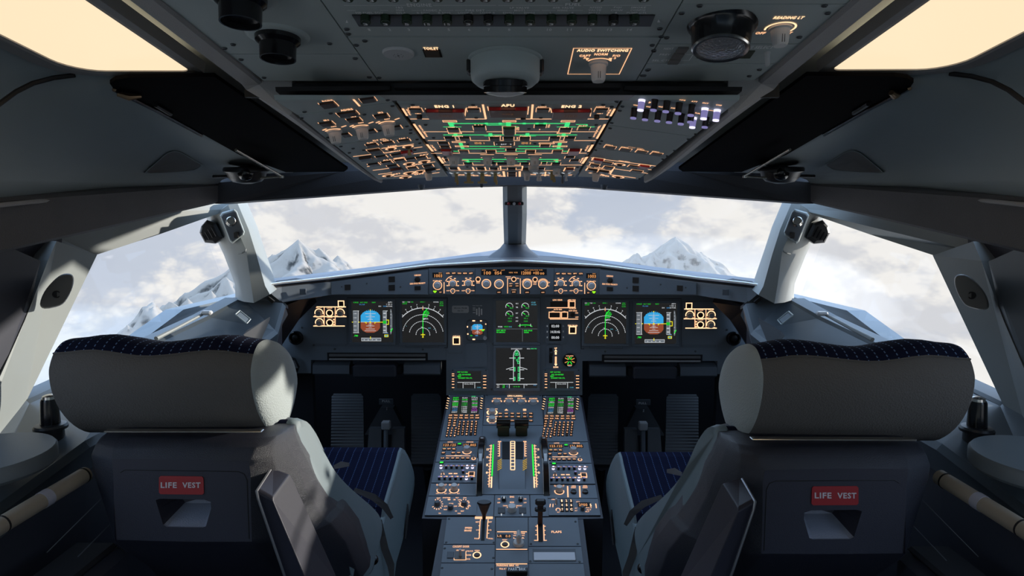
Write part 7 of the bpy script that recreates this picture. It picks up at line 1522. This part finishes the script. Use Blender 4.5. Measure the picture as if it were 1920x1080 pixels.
# ------------------------------------------------------------------ pilot seats
def seat(s):
    wh = 'on the snowy-mountain window side' if s < 0 else 'on the clouds-only window side'
    t = thing('pilot_seat', 'pilot seat with navy patterned cloth and red life vest label, ' + wh, 'seat', mir(V((-.56, 1.35, 0)), s))
    # headrest: leaf-shaped section run across the seat
    pr = [(475, 665), (471, 686), (470, 704), (473, 735), (482, 770), (496, 797), (513, 811), (530, 802), (543, 772), (551, 737), (553, 710), (547, 682), (537, 660), (522, 644), (508, 638), (497, 637), (487, 642), (481, 650)]
    pr = smooth_loop(pr, 3)
    xk = -.452
    prof = [((540 - v) / F * (xk * F / (u - 960)), xk * F / (u - 960)) for u, v in pr]
    umax = max(p[0] for p in prof); umin = min(p[0] for p in prof); n = len(prof); dc = sum(p[1] for p in prof) / n; uc = sum(p[0] for p in prof) / n
    xs = [-.801 + (.349) * i / 14 for i in range(15)]
    WV = ((0, .003), (.2, .0105), (.47, -.003), (.82, .0095), (1, .0))
    def wave(f_):
        for (a, b), (c, d) in zip(WV, WV[1:]):
            if f_ <= c: q = (f_ - a) / (c - a); return b + (d - b) * (q * q * (3 - 2 * q))
        return 0
    def prow(x, k=1.0, dx=0.0):
        f_ = (x + .801) / .349; row = []
        for up_, d in prof:
            wv = ((up_ - umin) / (umax - umin)) ** 2
            up2 = up_ + wv * wave(f_)
            bulge = .006 * math.sin(f_ * math.pi)
            row.append(mir(K(x + dx, uc + (up2 - uc) * k, dc + (d - dc) * k - (bulge if d < dc else 0)), s))
        return row
    L = [0.0]
    for i in range(1, n + 1):
        a, b = prof[i - 1], prof[i % n]; L.append(L[-1] + math.hypot(a[0] - b[0], a[1] - b[1]))
    secs = [prow(x) for x in xs]
    mf = lambda i, j: 0 if j < 18 else 1
    hr = recalc(MB().loft(secs, 0, True, False, True, mf, lambda i, j: (xs[i] * 1.24 + 5, L[j] * 1.0)).build('headrest', ['seat_cloth_shaded', 'navy_fabric'], t))
    for nm, xe, sg in (('headrest_end', xs[-1], 1), ('headrest_end', xs[0], -1)):
        ko = 1.0 if sg > 0 else .4; rows = [prow(xe, 1.0, 0), prow(xe, .985, sg * .003 * ko), prow(xe, .93, sg * .008 * ko), prow(xe, .75, sg * .014), prow(xe, .45, sg * .018), prow(xe, .10, sg * .019)]
        recalc(MB().loft(rows, 0, True, True, True).build(nm, 'seat_side_cloth', hr))
    # piping at the seam and metal strip below
    MB().tube([secs[i][0] + V((0, -.001, 0)) for i in range(15)], .0018, 6).build('piping', 'seat_cloth_shaded', hr)
    for x0, x1 in ((-.71, -.435),): MB().box(mir(K((x0 + x1) / 2, -.2495, 1.118), s), (x1 - x0, .014, .003), None, 0, .001).build('headrest_bracket', 'chrome', t)
    # back shell
    rows = [  # up, plate depth, outer wing x, outer plate x, inner plate x, inner wing x, wing depth
        (-.2540, 1.175, -.700, -.690, -.440, -.425, 1.20), (-.2560, 1.150, -.728, -.690, -.436, -.405, 1.19), (-.2620, 1.118, -.745, -.688, -.438, -.402, 1.18), (-.2740, 1.097, -.754, -.684, -.440, -.396, 1.175), (-.2900, 1.085, -.757, -.679, -.442, -.390, 1.175),
        (-.3150, 1.085, -.754, -.676, -.443, -.379, 1.18), (-.3600, 1.085, -.733, -.675, -.443, -.367, 1.20), (-.4300, 1.085, -.700, -.674, -.441, -.346, 1.26), (-.4420, 1.094, -.695, -.672, -.440, -.335, 1.27), (-.5000, 1.150, -.672, -.655, -.432, -.322, 1.33), (-.6200, 1.26, -.660, -.645, -.42, -.315, 1.42)]
    secs = []
    for up_, dp, xo, xop, xip, xi, dw in rows:
        secs.append([mir(K(x, up_, d), s) for x, d in ((xop, dp), ((xop + xip) / 2, dp), (xip, dp), (xip + (xi - xip) * .55, dp + (dw - dp) * .22), (xi - .006, dp + (dw - dp) * .62), (xi, dw), (xi - .01, dw + .06), (xo + .02, dw + .06), (xo, dp + .075), (xo + (xop - xo) * .35, dp + .024))])
    sm_ = MB().loft(secs, 0, True, True, True)
    keep = [k for k in range(len(sm_.f)) if not (k < 100 and 4 <= k // 10 <= 6 and k % 10 in (0, 1))]
    sm_.f = [sm_.f[k] for k in keep]; sm_.m = [sm_.m[k] for k in keep]; sm_.sm = [sm_.sm[k] for k in keep]
    o = recalc(sm_.build('back_shell', 'seat_shell', t))
    sub = o.modifiers.new('soft', 'BEVEL'); sub.width = .008; sub.segments = 2; sub.limit_method = 'ANGLE'; sub.angle_limit = math.radians(25)
    # life vest door set in the shell, with its pull recess
    BP = Panel(K(0, -.36, 1.085), (K(0, -.4, 1.085) - K(0, -.3, 1.085)).cross(RIGHT))
    def bp(u, v, h=0.0): # left-photo pixels -> door plane
        p = BP.w(*BP.px(u, v), h); return mir(p, s)
    od = [(226, 886), (234, 881), (447, 884), (458, 889), (463, 900), (467, 1010), (216, 1008), (219, 900)]
    hole = [(292, 938), (300, 935), (383, 937), (395, 941), (396, 953), (386, 987), (380, 989), (313, 988), (306, 984)]
    vd = MB()
    outer = [(960 + x * F / 1.085, 540 - u_ * F / 1.085) for x, u_ in ((-.679, -.29), (-.5605, -.29), (-.442, -.29), (-.443, -.315), (-.443, -.36), (-.441, -.43), (-.5575, -.43), (-.674, -.43), (-.675, -.36), (-.676, -.315))]
    # ring of quads between the hole and the rim
    cu, cv = 345, 962
    def angs(q): return sorted(q, key=lambda p: math.atan2(p[1] - cv, p[0] - cu))
    H = angs(hole); M_ = 24
    def polar(poly, a):
        dx, dy = math.cos(a), math.sin(a); best = None
        for (x0, y0), (x1, y1) in zip(poly, poly[1:] + poly[:1]):
            ex, ey = x1 - x0, y1 - y0; den = dx * ey - dy * ex
            if abs(den) < 1e-9: continue
            tt = ((x0 - cu) * ey - (y0 - cv) * ex) / den; ss = ((x0 - cu) * dy - (y0 - cv) * dx) / den
            if tt > 0 and -1e-6 <= ss <= 1 + 1e-6: best = tt if best is None else max(best, tt)
        return (cu + dx * best, cv + dy * best)
    AN = sorted([math.atan2(p[1] - cv, p[0] - cu) for p in hole] + [math.atan2(p[1] - cv, p[0] - cu) for p in outer])
    inn = [polar(hole, a) for a in AN]; out_ = [polar(outer, a) for a in AN]
    recalc(MB().loft([[bp(u, v, .0) for u, v in out_], [bp(u, v, .0) for u, v in inn]], 0, True, False, False).build('vest_door', 'seat_shell_smooth', t))
    door = [o_ for o_ in t.children if o_.name.startswith('vest_door')][-1]
    deep = [(u * .72 + 362 * .28, v * .30 + 948 * .70) for u, v in inn]
    recalc(MB().loft([[bp(u, v, .0) for u, v in inn], [bp(u, v, -.003) for u, v in [((a - cu) * .985 + cu, (b - cv) * .985 + cv) for a, b in inn]], [bp(u, v, -.045) for u, v in deep], [bp(362, 948, -.046)] * len(deep)], 0, True, False, False, lambda i, j: 1 if inn[j][1] > 980 and inn[(j + 1) % len(inn)][1] > 980 else 0).build('pull_recess', ['seat_shell_smooth', 'shell_skylit'], door))
    gl_ = [bp(u, v, .0) for u, v in od[:6]] ; MB().tube(gl_ , .0009, 6).build('door_seam', 'groove', door)
    lb = [(299, 895), (302, 892), (379, 893), (382, 896), (383, 924), (380, 927), (302, 926), (299, 923)]
    if s < 0: pts = [bp(u, v, .0016) for u, v in lb]
    else: pts = [bp(u, v, .0016) for u, v in lb]
    lbo = recalc(MB().slab(pts, mir(BP.n * -.0014, s)).build('life_vest_label', 'label_red', door))
    pl = Panel(mir(BP.w(*BP.px(340, 909), .0017), s), mir(BP.n, s)); k = Ink(pl, .0003); vs, fs = glyphs('LIFE'); sxx, syy = BP.sc(340, 909)
    for st, off, w_ in (('LIFE', -22.5, 30), ('VEST', 20, 34)):
        vs, fs = glyphs(st); k.mb.add([pl.w((off + x * w_) * sxx, y * 10.5 * syy, .0003) for x, y in vs], fs, k.mi('label_text'))
    k.done('label_lettering', lbo)
    # stowed armrest
    T = D(s, (481, 922, 1.030), (512, 940, 1.030), (546, 892, 1.115), (511, 879, 1.115)); Bm = D(s, (538, 1090, 1.06), (580, 1100, 1.06), (636, 1092, 1.19), (590, 1085, 1.19)); c = (T[0] + T[2]) / 2
    ins = [p.lerp(c, .12) + V((0, 0, .004)) for p in T]; far_ = [p + (p - q) * 1.2 for p, q in zip(Bm, T)]
    o = recalc(MB().loft([ins, T, Bm, far_], 0, True, True, False).build('armrest', 'seat_shell_smooth', t)); bv = o.modifiers.new('soft', 'BEVEL'); bv.width = .009; bv.segments = 3
    MB().tube(D(s, (507, 881, 1.088), (481, 921, 1.026), (484, 935, 1.027), (537, 1090, 1.055)), .0022, 6).build('armrest_edge', 'chrome_dim', o)
    # back cushion with pale side bolster
    pf = [(548, 790, -.412), (556, 784, -.408), (568, 786, -.402), (580, 800, -.395), (591, 824, -.388), (602, 850, -.382), (619, 880, -.374), (641, 906, -.365), (668, 931, -.355), (690, 950, -.345), (706, 968, -.338), (713, 986, -.334), (712, 1006, -.332), (704, 1036, -.332), (690, 1085, -.334), (655, 1085, -.336), (640, 1030, -.342), (622, 985, -.352), (600, 925, -.366), (580, 880, -.380), (562, 840, -.396), (552, 815, -.405)]
    pf = smooth_loop(pf, 2); P0 = [PD(u, v, x * F / (u - 960)) for u, v, x in pf]; cc = sum(P0, V((0, 0, 0))) / len(P0)
    def brow(k, dx, keep=0): return [mir(p.lerp(V((p.x, cc.y, cc.z)), 1 - k) + V((dx, 0, 0)), s) for p in P0]
    bx = [(.90, .010), (.97, .006), (1.0, -.004), (1.0, -.010), (.985, -.012), (.985, -.295), (1.0, -.30), (1.0, -.325), (.95, -.335)]
    recalc(MB().loft([brow(k, dx) for k, dx in bx], 0, True, True, True, lambda i, j: 1 if i in (4,) else 0, lambda i, j: (bx[i][1] + 3, j * .028)).build('back_cushion', ['seat_side', 'navy_fabric'], t))
    # seat cushion
    pf = [(752, 839, -.345), (763, 852, -.338), (771, 872, -.330), (776, 895, -.324), (773, 930, -.322), (757, 1000, -.320), (738, 1066, -.320), (722, 1120, -.322), (640, 1120, -.335), (690, 1010, -.335), (713, 986, -.345), (720, 950, -.345), (735, 898, -.345), (745, 862, -.345)]
    pf = smooth_loop(pf, 2); P0 = [PD(u, v, x * F / (u - 960)) for u, v, x in pf]; cc = sum(P0, V((0, 0, 0))) / len(P0)
    def crow(k, dx): return [mir(p.lerp(V((p.x, cc.y, cc.z)), 1 - k) + V((dx, 0, 0)), s) for p in P0]
    cx = [(.90, .006), (.985, .003), (1.0, -.004), (1.0, -.365), (.95, -.375)]
    def cuv(i, j): p = crow(*cx[i])[j % len(P0)]; return (abs(p.x) + 3, p.y)
    recalc(MB().loft([crow(k, dx) for k, dx in cx], 0, True, True, False, lambda i, j: 1 if (i == 2 and j in (0, 20, 21, 22, 23, 24, 25, 26, 27)) else 0, cuv).build('seat_cushion', ['seat_side', 'navy_cushion'], t))
    MB().slab([PD(u, v, 1.96) and mir(PD(u, v, d), s) for u, v, d in ((757, 1002, 1.86), (763, 945, 1.92), (765, 960, 1.9), (759, 1010, 1.84))], V((-s * .004, 0, 0))).build('side_slot', 'groove', t)
    # belts
    def strap(pts, w_, nm='seat_belt'):
        P = [mir(PD(*p), s) for p in pts]; secs = []
        for i, p in enumerate(P):
            tdir = (P[min(i + 1, len(P) - 1)] - P[max(i - 1, 0)]).normalized(); sd = tdir.cross(CAM - p).normalized(); ww = w_ * (.55 if i in (0, len(P) - 1) else 1); nn_ = (CAM - p).normalized() * .0012
            secs.append([p - sd * ww + nn_, p + sd * ww + nn_, p + sd * ww - nn_, p - sd * ww - nn_])
        recalc(MB().loft(secs, 0, True, True, False).build(nm, 'belt', t))
    strap([(664, 918, 1.47), (700, 932, 1.55), (722, 950, 1.62), (735, 972, 1.66)], .008); strap([(712, 975, 1.60), (716, 1005, 1.62), (722, 1030, 1.62), (733, 1060, 1.63), (735, 1084, 1.63)], .009); strap([(626, 876, 1.38), (640, 871, 1.42), (655, 871, 1.46)], .007)
    # adjuster knob
    kn = mir(PD(700, 1050, 1.52), s); kb = MB().lathe(kn, V((-s * .3, -.8, .3)), [(.004, -.013), (.010, -.008), (.0125, 0), (.010, .008), (.004, .012), (.0005, .013)], 18).build('lever_knob', 'black_gloss', t); MB().tube([kn, mir(PD(686, 1072, 1.50), s), mir(PD(682, 1100, 1.48), s)], .004, 8).build('lever', 'chrome_dim', t)
    # pedestal base of the seat
    MB().box(mir(V((-.56, 1.55, .12)), s), (.34, .42, .24), None, 0, .02).build('seat_base', 'foot_dark', t)
    MB().box(mir(V((-.56, 1.50, .30)), s), (.40, .50, .14), None, 0, .03).build('seat_frame', 'foot_dark', t)
    if s > 0:
        t.location = t.location + V((-.026, -.031, 0))
    return t
SEATS = [seat(-1), seat(1)]
# ------------------------------------------------------------------ view
SC.view_settings.view_transform = 'Standard'; SC.view_settings.look = 'None'; SC.view_settings.exposure = 0.0; SC.view_settings.gamma = 1.0
SC.view_settings.use_curve_mapping = False
